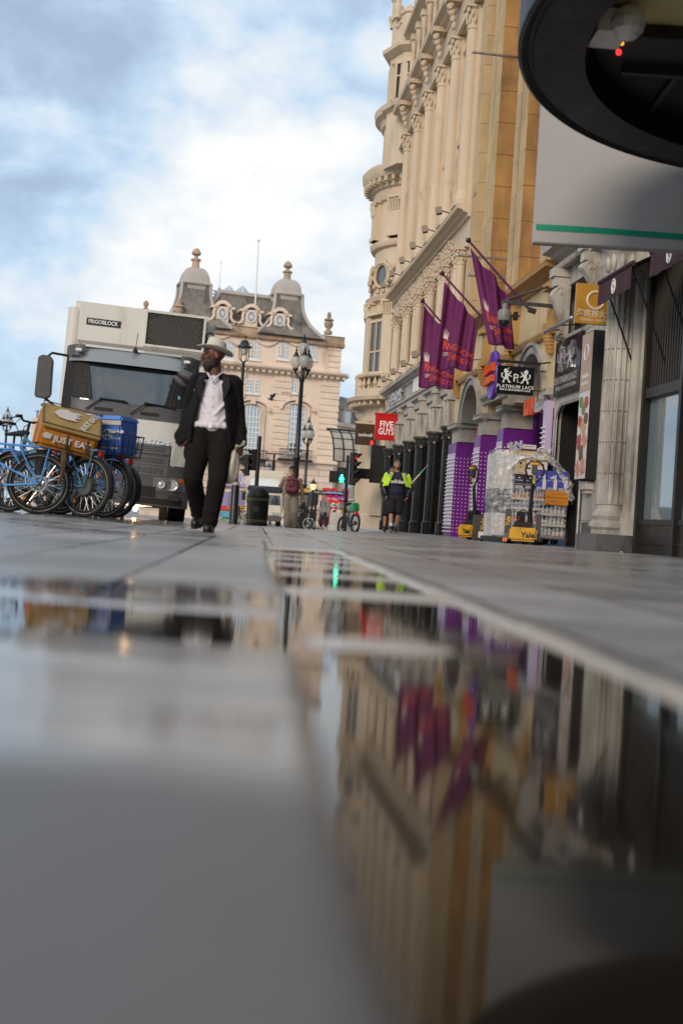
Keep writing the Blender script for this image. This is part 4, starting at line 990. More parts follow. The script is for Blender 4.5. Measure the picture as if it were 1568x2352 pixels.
# ------------------------------------------------------------------ buildings at the end of the street
PORT = mat('portland_stone', (.74,.59,.465), .8, var=.12, scale=.5, bump=.01, bscale=8, dirt=((.33,.22,.15), .5, .55, .8))
PORTR = mat('rusticated_stone', (.74,.59,.465), .8, var=.1, scale=.5, brick=(3.0,.62,.05,.55))
PORTD = mat('weathered_parapet', (.46,.32,.22), .85, var=.25, scale=.9, dirt=((.22,.15,.10), .8, .45, .7))
SLATE = mat('roof_slate', (.22,.195,.165), .75, var=.25, scale=1.2, brick=(.4,.22,.02,.75), dirt=((.05,.043,.04), .7, .5, .7))
LEADP = mat('pale_lead', (.42,.37,.33), .6, var=.12, scale=.6)
RO = at(757, 1213, 112); RO.z = -.4; RA = radians(17)
def fo(px, py, b=0):
    """pixel -> local (x, z) on the plane b metres behind the far facade"""
    r = ray(px, py); n = Vector((sin(RA), -cos(RA), 0)); o = RO-n*b
    t = (o-Vector((0,0,HC))).dot(n)/r.dot(n); p = Vector((0,0,HC))+r*t-RO
    return (p.x*cos(RA)+p.y*sin(RA), p.z)
K_ = empty('domed_stone_building', 'pale stone building with two domed pavilions and slate roof at the street end', 'building', RO, RA)
XL = -17.2
zp = fo(757, 772)[1]; zc = fo(757, 857)[1]
m = MB()
m.box(XL, 0, 0, 12, 6.3, zp-.9); m.build('wall', PORT, K_)
m = MB(); m.box(XL, 0, 0.0, 12, 0, 6.3); m.build('ground_storey', PORTR, K_)
m = MB()
# quoined piers
for (x0, x1) in ((-1.75,.04), (-6.35,-4.85), (-10.9,-9.4), (-15.4,-13.9)):
    m.box(x0, x1, -.12, .1, 6.3, zc-.7)
    z = 6.4
    while z < zc-1.2: m.box(x0-.06, x1+.06, -.2, .1, z, z+.42); z += .62
z = 15.2
while z < zp-1.2: m.box(-1.3, .05, -.1, .1, z, z+.42); z += .55
m.build('quoins', PORT, K_, bevel=.02)
def mouldy(mb, x0, x1, prof):      # moulding along x, outward = -y
    mb_ = MB(); mould(mb_, x0, x1, prof)
    mb.add([(v.x, -v.y, v.z) for v in mb_.v], [f[::-1] for f in mb_.f])
m = MB()
mouldy(m, XL-.2, .5, [(.1,zc-.75),(.15,zc-.45),(.7,zc-.35),(.95,zc-.2),(1.0,zc)]); 
k = XL
while k < .3: m.box(k, k+.3, -.62, .1, zc-.62, zc-.36); k += .62
m.box(-.3,.95,-.3,12,zc-.35,zc)
mouldy(m, XL, .3, [(.05,6.1),(.3,6.2),(.3,6.45),(.05,6.5)])
m.build('main_cornice', PORT, K_, bevel=.02)
m = MB(); mouldy(m, XL, .25, [(.1,zp-1.1),(.4,zp-1.0),(.5,zp-.75),(.2,zp-.7),(.2,zp-.1),(.3,zp-.05),(.3,zp)]); m.box(-.1,.2,0,12,zp-1.1,zp-.05); m.box(XL,0,.0,11,zp-.92,zp-.5); m.build('parapet', PORTD, K_)
def win(x0, x1, z0, z1, nx, nz, glass, arch=False, deep=.25):
    w = MB()
    w.box(x0, x1, -.03, .05, z0, z1)
    if arch:
        r = (x1-x0)/2; w.prism([((x0+x1)/2+r*cos(pi*k/12), z1+.75*r*sin(pi*k/12)) for k in range(13)], -.03, .05)
    w.m = 1
    zt = z1+(.6*(x1-x0)/2 if arch else 0)
    for i in range(nx+1):
        x = x0+(x1-x0)*i/nx; zz = z1+(.75*sqrt(max(0,((x1-x0)/2)**2-(x-(x0+x1)/2)**2)) if arch else 0); w.box(x-.045, x+.045, -.08, .0, z0, zz)
    for i in range(nz+1):
        z = z0+(zt-z0)*i/nz
        if z <= z1+.01: w.box(x0, x1, -.075, .0, z-.04, z+.04)
    w.box(x0-.15, x1+.15, -.2, .02, z0-.22, z0-.06)
    w.build('window', [glass, WHITEP], K_)
for px in (486, 522, 582, 648, 712):
    x, z = fo(px, 824); win(x-.52, x+.52, z, z+1.35, 4, 4, WINGLB, True)
for k, px in enumerate((478, 577, 680)):
    x, z = fo(px, 902); win(x-.8, x+.05, z, z+1.25, 3, 4, WINGLB); win(x+.3, x+.6, z, z+1.25, 1, 4, WINGLB); win(x-1.35, x-1.05, z, z+1.25, 1, 4, WINGLB)
    x, z0 = fo(px-5, 1040); _, z1 = fo(px-5, 945); win(x-.85, x+.85, z0, z1, 5, 9, WINGLB, True)
    m = MB(); archb = MB()
    for (r, w_, d) in ((1.05,.28,.18),(1.55,.22,.42)):
        b_ = MB(); archband(b_, x, z1+.1, r, w_, -.1, d, .62); m.add([(v.x,-v.y,v.z) for v in b_.v],[f[::-1] for f in b_.f])
    m.box(x-1.35,x-1.02,-.15,.1,z0,z1+.1); m.box(x+1.02,x+1.35,-.15,.1,z0,z1+.1); m.box(x-.25,x+.25,-.45,.1,z1+.7,z1+1.4)
    m.build('window_hood', PORT, K_, bevel=.02)
    m = MB(); q = -1.6
    m.box(x-1.7,x+1.7,-.85,.0,z0-.85,z0-.65)
    while q < 1.62: m.box(x+q-.02,x+q+.02,-.8,-.76,z0-.7,z0+.25); q += .16
    m.box(x-1.65,x+1.65,-.82,-.74,z0+.22,z0+.3); m.build('balcony', BLACKM, K_)
    b_ = MB(); archband(b_, x, .8, 2.1, .5, -.1, .25, 1.1); m = MB(); m.add([(v.x,-v.y,v.z) for v in b_.v],[f[::-1] for f in b_.f]); m.box(x-2.1,x+2.1,-.04,.1,0,3.1); m.build('ground_arch', PORT, K_)
for px in (470, 505, 550, 612, 680, 735):
    x, z = fo(px, 792 if px > 540 else 775)
    m = MB()
    for i in range(15):
        t = -1+2*i/14; m.ball((x+.95*t, -.1, z+.35*t*t), (.13,.12,.13+.1*(1-abs(t))), 6)
    for i in range(5): m.ball((x-1.45, -.1, z-.2-.24*i), (.16,.1,.14), 6)
    m.build('garland', PORT, K_, smooth=60)
# roofs
def frust(mb, x0, x1, y0, y1, z0, X0_, X1_, Y0_, Y1_, z1):
    mb.add([(x0,y0,z0),(x1,y0,z0),(x1,y1,z0),(x0,y1,z0),(X0_,Y0_,z1),(X1_,Y0_,z1),(X1_,Y1_,z1),(X0_,Y1_,z1)],[(3,2,1,0),(4,5,6,7),(0,1,5,4),(1,2,6,5),(2,3,7,6),(3,0,4,7)])
zr = fo(560, 676, 2.2)[1]
m = MB(); xa, xb = fo(447, 736, .6)[0], fo(722, 765, .6)[0]; xc, xd = fo(506, 674, 2.2)[0], fo(622, 688, 2.2)[0]
frust(m, xa, xb, .5, 9, zp-.6, xc, xd, 2.4, 7, zr); m.build('slate_roof', SLATE, K_)
for (p, q) in (((xa,.45,zp-.55),(xc,2.35,zr)),((xb,.45,zp-.55),(xd,2.35,zr)),((xc,2.3,zr),(xd,2.3,zr))): m = MB(); m.tube(p, q, .24, n=6); m.build('roof_hip', LEADP, K_)
for px, pt in ((449, 566), (660, 596)):
    cx, zb = fo(px, 655 if px < 500 else 680, 2.0); zt = fo(px, pt, 2.0)[1]; cyy = 2.6
    S = 1.42
    m = MB(); prof = []
    for i in range(11):
        t = i/10; prof.append((1.95*(1+1.45*(1-t)**2.6), zp-.5+(zb-zp+.5)*t))
    m.lathe(prof, 4, (cx, cyy, 0), M=T3((cx,cyy,0))@RZ(45)@T3((-cx,-cyy,0))); m.build('pavilion_roof', SLATE, K_)
    for sx in (-1, 1):
        for sy in (-1, 1): m = MB(); m.path([(cx+sx*r_/1.414, cyy+sy*r_/1.414, z_+.02) for r_, z_ in prof], .17, 6); m.build('roof_hip', LEADP, K_)
    m = MB(); h = fo(px, 612 if px < 500 else 639, 2.0)[1]-zb
    m.lathe([(S*.98,-.5),(S*1.0,-.1),(S*1.14,-.05),(S*1.16,.1),(S*1.08,.2),(S*.99,.3)]+[(S*.98*cos(pi/2*i/8)**.75, .3+(h-.3)*sin(pi/2*i/8)) for i in range(1,8)]+[(.34,h-.03)], 24, (cx,cyy,zb), sq=7)
    m.build('dome', LEADP, K_, smooth=35)
    m = MB(); q = zt-zb-h
    m.lathe([(.42,-.05),(.36,q*.1),(.36,q*.34),(.5,q*.36),(.5,q*.42),(.2,q*.5),(.16,q*.58),(.46,q*.68),(.46,q*.72),(.42,q*.8),(.25,q*.93),(.02,q)], 14, (cx,cyy,zb+h)); m.build('finial', PORTD, K_, smooth=40)
for px, py in ((510,721),(576,729),(641,737)):        # round dormers with scrolled sides
    x, z = fo(px, py, .4); m = MB()
    m.box(x-.62,x+.62,.2,2.2,z-1.05,z+.7); m.box(x-1.25,x+1.25,.25,1.2,z-1.15,z-.85)
    b_ = MB(); archband(b_, x, z+.25, .62, .3, -1.6, -.0, 1.1, 14, .35, pi-.35); m.add([(v.x,-v.y,v.z) for v in b_.v],[f[::-1] for f in b_.f])
    m.box(x-1.15,x-.5,.0,1.6,z+.48,z+.68); m.box(x+.5,x+1.15,.0,1.6,z+.48,z+.68)
    for sx in (-1, 1): m.path([(x+sx*(.75+.0),.1,z+.4),(x+sx*.86,.08,z+.1),(x+sx*.82,.08,z-.3),(x+sx*1.0,.06,z-.62),(x+sx*1.25,.06,z-.75),(x+sx*1.3,.06,z-.6)], .13, 8)
    m.build('dormer', PORT, K_, smooth=40)
    m = MB(); m.lathe([(0,0),(.40,0),(.40,.04),(0,.05)], 24, M=T3((x,.18,z))@RX(90)@Matrix.Diagonal((1,1.25,1,1))); m.m = 1
    m.torus((x,.13,z),.42,.07,24,6,T3((x,0,z))@Matrix.Diagonal((1,1,1.25,1))@T3((-x,0,-z)))
    for i in range(6): m.box(-.42,.42,-.02,.02,-.025,.025,T3((x,.1,z))@RY(30*i))
    m.build('round_window', [WINGL, WHITEP], K_, smooth=40)
def urn(x, y, z, h, nm='urn'):
    m = MB(); m.lathe([(.42,0),(.42,.12*h),(.2,.18*h),(.2,.24*h),(.42,.36*h),(.46,.5*h),(.3,.55*h),(.5,.62*h),(.46,.66*h),(.18,.72*h),(.22,.85*h),(.14,.95*h),(.02,h)], 12, (x,y,z)); m.build(nm, PORTD, K_, smooth=40)
x, z = fo(754, 765, .4); urn(x, .5, z-.1, fo(754,713,.4)[1]-z)
x, z = fo(410, 733, .4); urn(x, .5, z-.2, fo(410,678,.4)[1]-z)
m = MB()                                     # roof-top railing and glass pyramids
x0, z0 = fo(486, 670, 3); x1, _ = fo(512, 672, 3)
for i in range(4): m.box(x0+(x1-x0)*i/3-.03, x0+(x1-x0)*i/3+.03, 3.2, 3.26, z0-1, z0+.2)
m.box(x0,x1,3.2,3.26,z0+.15,z0+.22); m.box(x0,x1,3.2,3.26,z0-.2,z0-.13); m.build('roof_railing', DSTEEL, K_)
for px in (530, 560):
    x, z = fo(px, 673, 3.5); m = MB(); m.lathe([(1.0,0),(.02,.95)], 4, (x,4.4,z-.05)); m.m = 1
    for k in range(4): m.tube((x+1.0*cos(pi/2*k),4.4+1.0*sin(pi/2*k),z-.05),(x,4.4,z+.92),.05,n=5); m.tube((x+cos(pi/2*k),4.4+sin(pi/2*k),z-.05),(x+cos(pi/2*k+pi/2),4.4+sin(pi/2*k+pi/2),z-.05),.05,n=5)
    m.build('glass_pyramid', [mat('pale_skylight',(.35,.45,.5),.1,var=0), WHITEP], K_)
x, z = fo(545, 680, 3); m = MB(); m.box(x-2,x+2.2,3.6,6,z-.6,z+.1); m.build('plant_room', PORT, K_)
x, z = fo(496, 730, .3); m = MB(); m.tube((x+.0,.45,z-.3),(fo(519,672,2.3)[0]-.95,2.4,zr),.05,n=5); m.tube((x+.35,.45,z-.3),(fo(519,672,2.3)[0]-.6,2.4,zr),.05,n=5); m.build('roof_ladder', mat('rust_ladder',(.2,.09,.05),.7), K_)
# shop fronts along its ground floor
m = MB(); x0, z1 = fo(490, 1086, -.3); x1, z0 = fo(575, 1120, -.3); m.box(x0,x1,-.5,-.2,z0,z1); m.build('shop_fascia', mat('lilac_fascia',(.40,.32,.50),.4,var=.04), K_)
m = MB(); m.text('SAMSUNG', faceS(((x0+x1)/2+.3,-.52,(z0+z1)/2)), .95, .02, .01, sx=1.15); m.build('lettering', LETTER, K_)
for px0, px1, c in ((500,522,(.30,.24,.42)),(526,560,(.25,.2,.36)),(640,665,(.08,.08,.09)),(690,720,(.05,.05,.05))):
    a, zz = fo(px0,1128,-.2); b_, z2 = fo(px1,1163,-.2); m = MB(); m.box(a,b_,-.35,-.1,z2,zz); m.build('shop_window', mat('shop_pane_%d' % px0,c,.15,var=.1), K_)
cols = ((.7,.05,.03),(.7,.30,.03),(.1,.35,.5),(.6,.55,.5),(.15,.4,.1),(.65,.6,.55))
for i, (a0, a1, b0, b1) in enumerate(((505,540,1163,1172),(530,560,1160,1172),(505,525,1175,1188),(528,545,1175,1192),(505,520,1190,1204),(522,560,1193,1206))):
    a, zz = fo(a0,b0,-.4); b_, z2 = fo(a1,b1,-.4); m = MB(); m.box(a,b_,-.6-.01*i,-.4,z2,zz); m.build('shop_poster', mat('poster_%d' % i, cols[i], .5, var=.3, scale=4), K_)
# street curving away to the right
R2 = at(764, 1212, 128); R2.z = -.4
Q = empty('curved_street_building', 'stone building with dark mansard roof and dormers beyond the domed building', 'building', R2, radians(52))
m = MB(); m.box(-6,34,0,10,0,11.4); m.build('wall', PORT, Q)
m = MB(); mouldy(m,-6,34,[(.05,8.3),(.7,8.5),(.8,8.9),(.05,9)]); mouldy(m,-6,34,[(.05,11.2),(.4,11.4),(.4,11.7),(.05,11.8)]); m.build('cornice', PORT, Q)
m = MB(); frust(m,-6,34,.2,10,11.5,-3,34,2.8,8,15.2); m.build('mansard_roof', SLATE, Q)
for i in range(9):
    x = -2+3.6*i
    m = MB(); m.box(x-.7,x+.7,.2,2.6,11.7,13.4); m.m = 1; m.box(x-.5,x+.5,.15,.3,11.9,13.2); m.m = 2; m.box(x-.85,x+.85,.05,2.7,13.4,13.6); m.build('dormer', [PORT, WINGLB, LEADP], Q)
    m = MB(); m.lathe([(.45,0),(.4,.2),(.36,3.8),(.5,4.0),(.6,4.4)], 12, (x-1.2,-.35,3.9)); m.build('column', PORT, Q, smooth=40)
    m = MB(); m.box(x-.1,x+1.1,-.05,.1,9.2,10.8); m.m = 1; m.box(x-.25,x+1.25,-.25,.1,9.0,9.2); m.build('window', [WINGLB, PORT], Q)
    m = MB(); m.box(x-.2,x+1.3,-.05,.1,4.5,7.8); m.build('window', WINGLB, Q)
gcan = empty('glazed_canopy', 'curved glazed canopy on black ribs in front of the far street colonnade', 'canopy', at(783,1063,100), radians(17))
m = MB(); m.sheet(lambda s,t: (-1.4+3.6*s, -2.3*sin(t*pi/2)**1, 2.8*cos(t*pi/2)), 8, 10); m.build('glass', mat('canopy_glass',(.35,.31,.25),.3,var=.2,scale=1), gcan, smooth=80)
m = MB()
for i in range(5): m.path([(-1.4+.9*i,-2.3*sin(t*pi/16)-.03,2.8*cos(t*pi/16)) for t in range(9)], .07, 5)
for t in (2,4,6,8): m.tube((-1.45,-2.33*sin(t*pi/16),2.82*cos(t*pi/16)),(2.25,-2.33*sin(t*pi/16),2.82*cos(t*pi/16)),.04,n=5)
m.tube((-1.5,0,2.85),(2.3,0,2.85),.12,n=6); m.build('ribs', BLACKM, gcan)
# building far left behind the bicycles
R3 = at(62, 1150, 150); R3.z = -.3
L_ = empty('pale_office_building', 'pale far office block with roof railings behind the blue bicycles', 'building', R3, radians(14))
hh = at(100, 945, 150).z
m = MB(); m.box(0,12,0,9,0,hh-.6); m.box(4.6,12,1,9,hh-.6,hh+.5); m.build('wall', PORT, L_)
for i in range(4):
    for j in range(4): m = MB(); m.box(1+2.8*i,2.6+2.8*i,-.05,.1,hh-3.6-3.2*j,hh-1.8-3.2*j); m.build('window', WINGLB, L_)
m = MB(); rnd = random.Random(2)
for i in range(16): x = .3+rnd.random()*7; m.tube((x,.6,hh-.6),(x,.6,hh+.4+rnd.random()*1.2),.05,n=4)
m.box(.2,8,.55,.6,hh+.3,hh+.38); m.build('roof_masts', DSTEEL, L_)
# masts on roofs
def mast(px, py0, py1, d, r, lab, cat='flagpole'):
    p0 = at(px[0], py0, d); p1 = at(px[1], py1, d)
    t = empty(cat, lab, cat, p0); m = MB(T3(-p0)); m.tube(p0, p1, r, r*.6, 6); m.ball(p1, r*1.6, 8); m.build('pole', WHITEP, t, smooth=50)
    m = MB(T3(-p0)); m.tube(p0-Vector((0,0,.15)), p0+Vector((0,0,.5)), r*1.8, n=8); m.build('base', PORTD, t)
mast((584,594), 744, 552, 111.5, .10, 'tall white flagpole in front of the slate roof')
mast((503,508), 672, 602, 116, .06, 'short thin white pole right of the left dome')
mast((182,183), 730, 680, 150, .05, 'thin mast above the truck box, at the far left')
p = at(334,726,116); t = empty('stone_finial', 'stone urn finial rising behind the truck roof', 'finial', p); m = MB(); m.lathe([(.5,-3),(.45,0),(.2,.2),(.2,.7),(.3,.75),(.15,.9),(.3,1.2),(.26,1.4),(.02,1.65)], 12); m.build('urn', PORTD, t, smooth=40)
# ------------------------------------------------------------------ street furniture
EGG = mat('lantern_glass', (.50,.49,.46), .18, var=.05, alpha=.62)
def egglamp(mb_post, t, c, s=1.0):
    s *= .88
    m = MB(T3(c)); m.lathe([(.09*s,0),(.15*s,.06*s),(.205*s,.2*s),(.215*s,.32*s),(.18*s,.45*s),(.14*s,.5*s)], 18); g = m.build('lantern_globe', EGG, t, smooth=60)
    m = MB(T3(c)); m.lathe([(.145*s,.48*s),(.15*s,.52*s),(.09*s,.58*s),(.075*s,.66*s),(.03*s,.70*s),(.05*s,.76*s),(.02*s,.84*s),(.004,.9*s)], 14); m.build('lantern_cap', BLACK, t, smooth=40)
    mb_post.lathe([(.04*s,-.25*s),(.05*s,-.1*s),(.12*s,-.04*s),(.11*s,.02*s)], 12, c)
def triple_lamp(loc, H, label, s=1.0):
    t = empty('street_lamp', label, 'street lamp', loc, 0)
    m = MB(); m.lathe([(.22,0),(.22,.25),(.17,.3),(.15,1.3),(.18,1.35),(.18,1.45),(.125,1.55),(.105,2.6),(.14,2.65),(.14,2.72),(.095,2.8),(.07,H-1.9),(.10,H-1.85),(.10,H-1.7),(.06,H-1.6),(.06,H-.9)], 14)
    for k in range(3):
        w = 2*pi*k/3-pi/2+.25
        m.path([(0,0,H-1.75),(.18*cos(w),.18*sin(w),H-1.72),(.27*cos(w),.27*sin(w),H-1.5)], .035, 6)
        egglamp(m, t, Vector((.27*cos(w),.27*sin(w),H-1.4)), s)
    egglamp(m, t, Vector((0,0,H-.90)), s)
    m.build('post', BLACK, t, smooth=40); return t
def gp(px, d):
    r = ray(px, 1200); x = r.x*d; return Vector((x, d, gz(x, d)))
triple_lamp(gp(672, 41.5), 7.35, 'tall black street lamp with a cluster of glass lanterns behind the backpack walker')
triple_lamp(gp(695, 71), 7.0, 'farther black lamp with clustered lanterns right of the tallest lamp', 1.15)
triple_lamp(at(2,1195,75)*1, at(14,929,75).z-at(2,1195,75).z, 'black lantern post rising above the bicycles at the left edge')
triple_lamp(gp(606, 95), at(616,1046,95).z+.3, 'small far lantern post left of the twin-armed lamp')
t = empty('gas_style_lamp', 'black gas style lantern on a post behind the man in the hat', 'street lamp', gp(535.5, 36), 0)
b0 = t.location; hh = at(562,774,36).z-b0.z
m = MB(); m.lathe([(.17,0),(.17,.1),(.14,.14),(.13,1.34),(.11,1.42),(.07,1.5),(.06,3),(.05,hh-.78)], 14); m.build('post', BLACK, t, smooth=40)
m = MB(); m.lathe([(.125,1.36),(.13,1.4),(.125,1.46)], 14); m.build('cream_band', mat('cream_band',(.5,.42,.3),.5), t)
m = MB()
for k in range(4):
    w = pi/2*k+.6; m.path([(0,0,hh-.82),(.13*cos(w),.13*sin(w),hh-.74),(.17*cos(w),.17*sin(w),hh-.66),(.17*cos(w),.17*sin(w),hh-.32)], .016, 6)
m.build('cradle', BLACK, t)
m = MB(); m.lathe([(.24,hh-.34),(.24,hh-.30),(.17,hh-.26),(.11,hh-.12),(.06,hh-.1)], 20); m.build('hood', mat('blue_black_hood',(.015,.018,.03),.3), t, smooth=40)
m = MB(); m.lathe([(.05,hh-.12),(.035,hh-.04),(.07,hh+.03),(.06,hh+.04)], 12); m.build('brass_vent', mat('brass',(.30,.19,.07),.4,.8), t, smooth=40)
m = MB(); m.ball((0,0,hh-.44),(.12,.12,.16),16); m.build('glass', EGG, t, smooth=60)
t = empty('twin_arm_lamp', 'small far lamp post with two flat arms before the domed building', 'street lamp', gp(620, 82), 0)
hh = at(630,1041,82).z-t.location.z
m = MB(); m.lathe([(.09,0),(.07,hh)], 8); m.box(-.12,.12,-.12,.12,hh-1.2,hh-.55); m.build('post', BLACKM, t)
for sx in (-1,1): m = MB(); m.box(.05,.62,-.1,.1,hh-.08,hh+.0,Matrix.Diagonal((sx,1,1,1))); m.build('lamp_head', BLACKM, t)
t = empty('gas_style_lamp', 'small lit gas style lantern left of the underground sign', 'street lamp', gp(714, 60), 0)
hh = at(721,1103,60).z-t.location.z
m = MB(); m.lathe([(.13,0),(.12,1.0),(.07,1.1),(.055,hh-.55)], 10); m.build('post', BLACKM, t, smooth=40)
m = MB(); m.lathe([(.10,hh-.52),(.17,hh-.2)], 6); m.build('glass', mat('lit_lantern',(.8,.6,.3),.4,emit=.7,var=0,ecol=(1,.7,.35)), t)
m = MB(); m.lathe([(.20,hh-.2),(.09,hh-.06),(.03,hh+.02),(.02,hh+.12)], 6); m.build('cap', BLACKM, t)
# traffic signals
RED = mat('signal_red_lit', (.9,.02,.02), .4, var=0, emit=1.1); GREENS = mat('signal_green_lit', (.0,.8,.4), .4, var=0, emit=9, ecol=(.02,.9,.45))
def head(t, M, n, lit=None, litm=None, s=1.0):
    m = MB(M); h = .26*n*s; m.box(-.13*s,.13*s,0,.16*s,-h/2,h/2); hd = m.build('signal_head', BLACKM, t, bevel=.01)
    for i in range(n):
        z = h/2-.13*s-.26*s*i
        m = MB(M); m.lathe([(0,0),(.09*s,0),(.09*s,.01),(0,.012)], 14, M=T3((0,-.003,z))@RX(90)); 
        m.build('lens', litm if lit == i else GLASSD, hd)
        m = MB(M); k = 12
        vs = []
        for j in range(k+1):
            w = -.35+(pi+.7)*j/k
            for (y_, r_) in ((0,.11),(-.2*(.35+.65*max(0,sin(w))),.105)): vs.append((r_*s*cos(w), y_*s, z+r_*s*sin(w)))
        m.add(vs, [(2*j,2*j+1,2*j+3,2*j+2) for j in range(k)]); vo = m.build('visor', BLACKM, hd)
    return hd
t = empty('traffic_signal', 'traffic signal post with red light and lit green walking figure', 'traffic signal', gp(789.5, 39), 0)
b0 = t.location
def rel(px, py): q = at(px, py, b0.y)-b0; return q
q = rel(801,1046); m = MB(); m.tube((0,0,0),(0,0,q.z),.055,n=10); m.box(-.09,.09,-.14,-.05,rel(787,1176).z,rel(787,1176).z+.02); m.build('pole', BLACK, t, smooth=50)
head(t, T3(rel(816,1077))@RZ(68), 4, 0, RED, 1.08)
q = rel(785,1091); m = MB(T3(q)); m.box(-.15,.13,-.05,.12,-.27,.26); pg = m.build('pedestrian_head', BLACKM, t, bevel=.01)
m = MB(T3(q)); m.ball((0,-.06,-.02),(.035,.01,.035),8); m.cb((0,-.06,-.11),(.075,.014,.12)); m.cap((-.03,-.06,-.07),(-.075,-.06,-.15),.016,.014,6); m.cap((.03,-.06,-.07),(.075,-.06,-.15),.016,.014,6); m.cap((-.02,-.06,-.16),(-.05,-.06,-.245),.02,.016,6); m.cap((.02,-.06,-.16),(.05,-.06,-.245),.02,.016,6); m.build('walking_figure', GREENS, pg)
m = MB(T3(q)); m.lathe([(0,0),(.1,0),(.1,.01),(0,.012)],14,M=T3((0,-.052,.13))@RX(90)); m.build('dark_lens', GLASSD, pg)
q = rel(766,1095); m = MB(T3(q)); m.box(-.15,.15,-.05,.12,-.2,.2); m.lathe([(0,0),(.12,0),(.12,.01),(0,.012)],16,M=T3((0,-.052,0))@RX(90)); m.build('count_head', BLACKM, t, bevel=.01)
q = rel(787,1167); m = MB(T3(q)); m.box(-.07,.07,-.12,.05,-.17,.17); m.build('push_button_box', mat('yellow_box',(.60,.28,.02),.45), t, bevel=.01)
t = empty('traffic_signal', 'traffic signal post with black heads turned away behind the black litter bin', 'traffic signal', gp(583.5, 38), 0)
b0 = t.location; q = rel(598,1002); m = MB(); m.tube((0,0,0),(0,0,q.z),.07,n=10); m.build('pole', BLACK, t, smooth=50)
head(t, T3(rel(578,1056))@RZ(-60), 3, s=.9); head(t, T3(rel(563,1068))@RZ(-100), 3, s=.9)
m = MB(T3(rel(585,1040))); m.tube((0,0,0),(-.2,0,.0),.02,n=5); m.build('bracket', BLACK, t)
# litter bin
t = empty('litter_bin', 'black round litter bin with gold bands and open sloping hood', 'litter bin', gp(589.5, 30.5), radians(-8))
H_ = 1.12
m = MB(); m.lathe([(.27,0),(.27,.05),(.285,.06),(.29,.40),(.295,.82),(.305,.83),(.305,.86),(.285,.90),(.25,1.0),(.17,1.08),(.05,H_)], 28); m.build('body', BLACK, t, smooth=40)
for z in (.16,.20,.74,.78): m = MB(); m.torus((0,0,0),.289+.01*(z > .5),.007,32,5,T3((0,0,z))@RX(90)); m.build('gold_band', mat('gold_band',(.5,.38,.16),.35,.6), t)
m = MB(); m.lathe([(.19,.0),(.20,.02),(.17,.03)], 24, M=T3((-.02,-.13,1.0))@RX(48)@Matrix.Diagonal((1,.7,1,1))); m.build('rim', BLACK, t, smooth=50)
m = MB(); m.lathe([(.0,.0),(.17,.0),(.17,.012),(0,.014)], 24, M=T3((-.02,-.145,1.012))@RX(48)@Matrix.Diagonal((1,.7,1,1))); m.build('opening', DARKIN, t)
m = MB(); m.text('LITTER', faceS((0,-.30,.86)), .07, .003, .002); m.lathe([(.0,0),(.09,0),(.09,.006),(0,.01)],20,M=T3((0,-.285,.5))@RX(90)); m.build('marking', mat('bin_marking',(.10,.095,.08),.35,.5), t)
# underground entrance: railings, sign bar and red ticket board
t = empty('ticket_board', 'red ticket hoarding with round flag stickers beside the underground steps', 'hoarding', gp(768, 58), radians(2))
b0 = t.location
m = MB(); a = rel(737,1180); b_ = rel(801,1124); m.box(a.x,b_.x,0,.08,rel(760,1207).z,b_.z); m.build('board', mat('ticket_red',(.60,.02,.015),.4,var=.05), t)
m = MB(); m.box(a.x+.35,b_.x-.05,-.01,-.002,b_.z-.52,b_.z-.02); m.build('coloured_panel', mat('magenta_panel',(.32,.02,.30),.4), t)
m = MB(); m.box(b_.x-.75,b_.x-.35,-.016,-.011,b_.z-.3,b_.z-.02); m.build('green_patch', mat('green_patch',(.08,.38,.06),.4), t)
m = MB(); m.text('BUY YOUR TICKETS', faceS(((a.x+b_.x)/2+.2,-.01,rel(770,1147).z)), .17, .002, .003); m.build('lettering', LETTER, t)
FL = [(.02,.06,.35),(.02,.3,.06),(.6,.02,.02),(.6,.3,.02),(.02,.02,.02),(.65,.62,.6)]
for i in range(6):
    q = rel(752+13*(i % 3), 1160+(i//3)*14); m = MB(); m.lathe([(0,0),(.125,0),(.125,.006),(0,.008)],18,M=T3((q.x,-.004,q.z))@RX(90)); fl = m.build('flag_sticker', mat('flag_white',(.7,.68,.66),.4,var=0), t)
    m = MB(); m.box(q.x-.03,q.x+.11,-.016,-.0125,q.z-.055,q.z+.055); m.build('flag_colour', mat('flag_col_%d' % i,FL[i],.4,var=0), fl)
t = empty('underground_sign', 'black subway sign bar with red ring and blue name bar over the railings', 'sign', gp(757, 56), 0)
b0 = t.location; a = rel(716,1130); b_ = rel(799,1133)
m = MB(); m.box(a.x,b_.x,-.04,.04,a.z-.11,a.z+.11); m.build('sign_bar', BLACKM, t)
c = rel(766,1132)
m = MB(); m.torus((c.x,-.06,c.z),.20,.05,28,8); m.build('red_ring', mat('ring_red',(.6,.01,.01),.4,var=0), t, smooth=50)
m = MB(); m.box(c.x-.34,c.x+.34,-.13,-.045,c.z-.085,c.z+.085); m.build('name_bar', mat('bar_blue',(.01,.015,.2),.4,var=0), t)
m = MB(); m.text('UNDERGROUND', faceS((c.x,-.133,c.z)), .10, .002, .002); m.text('PUBLIC SUBWAY', faceS((a.x+.5,-.043,a.z)), .1, .002); m.text('PUBLIC', faceS((b_.x-.3,-.043,a.z)), .1, .002); m.build('lettering', LETTER, t)
for px in (718, 797): q = rel(px,1133); m = MB(); m.tube((q.x,0,0),(q.x,0,q.z+.1),.05,n=8); m.build('post', BLACKM, t)
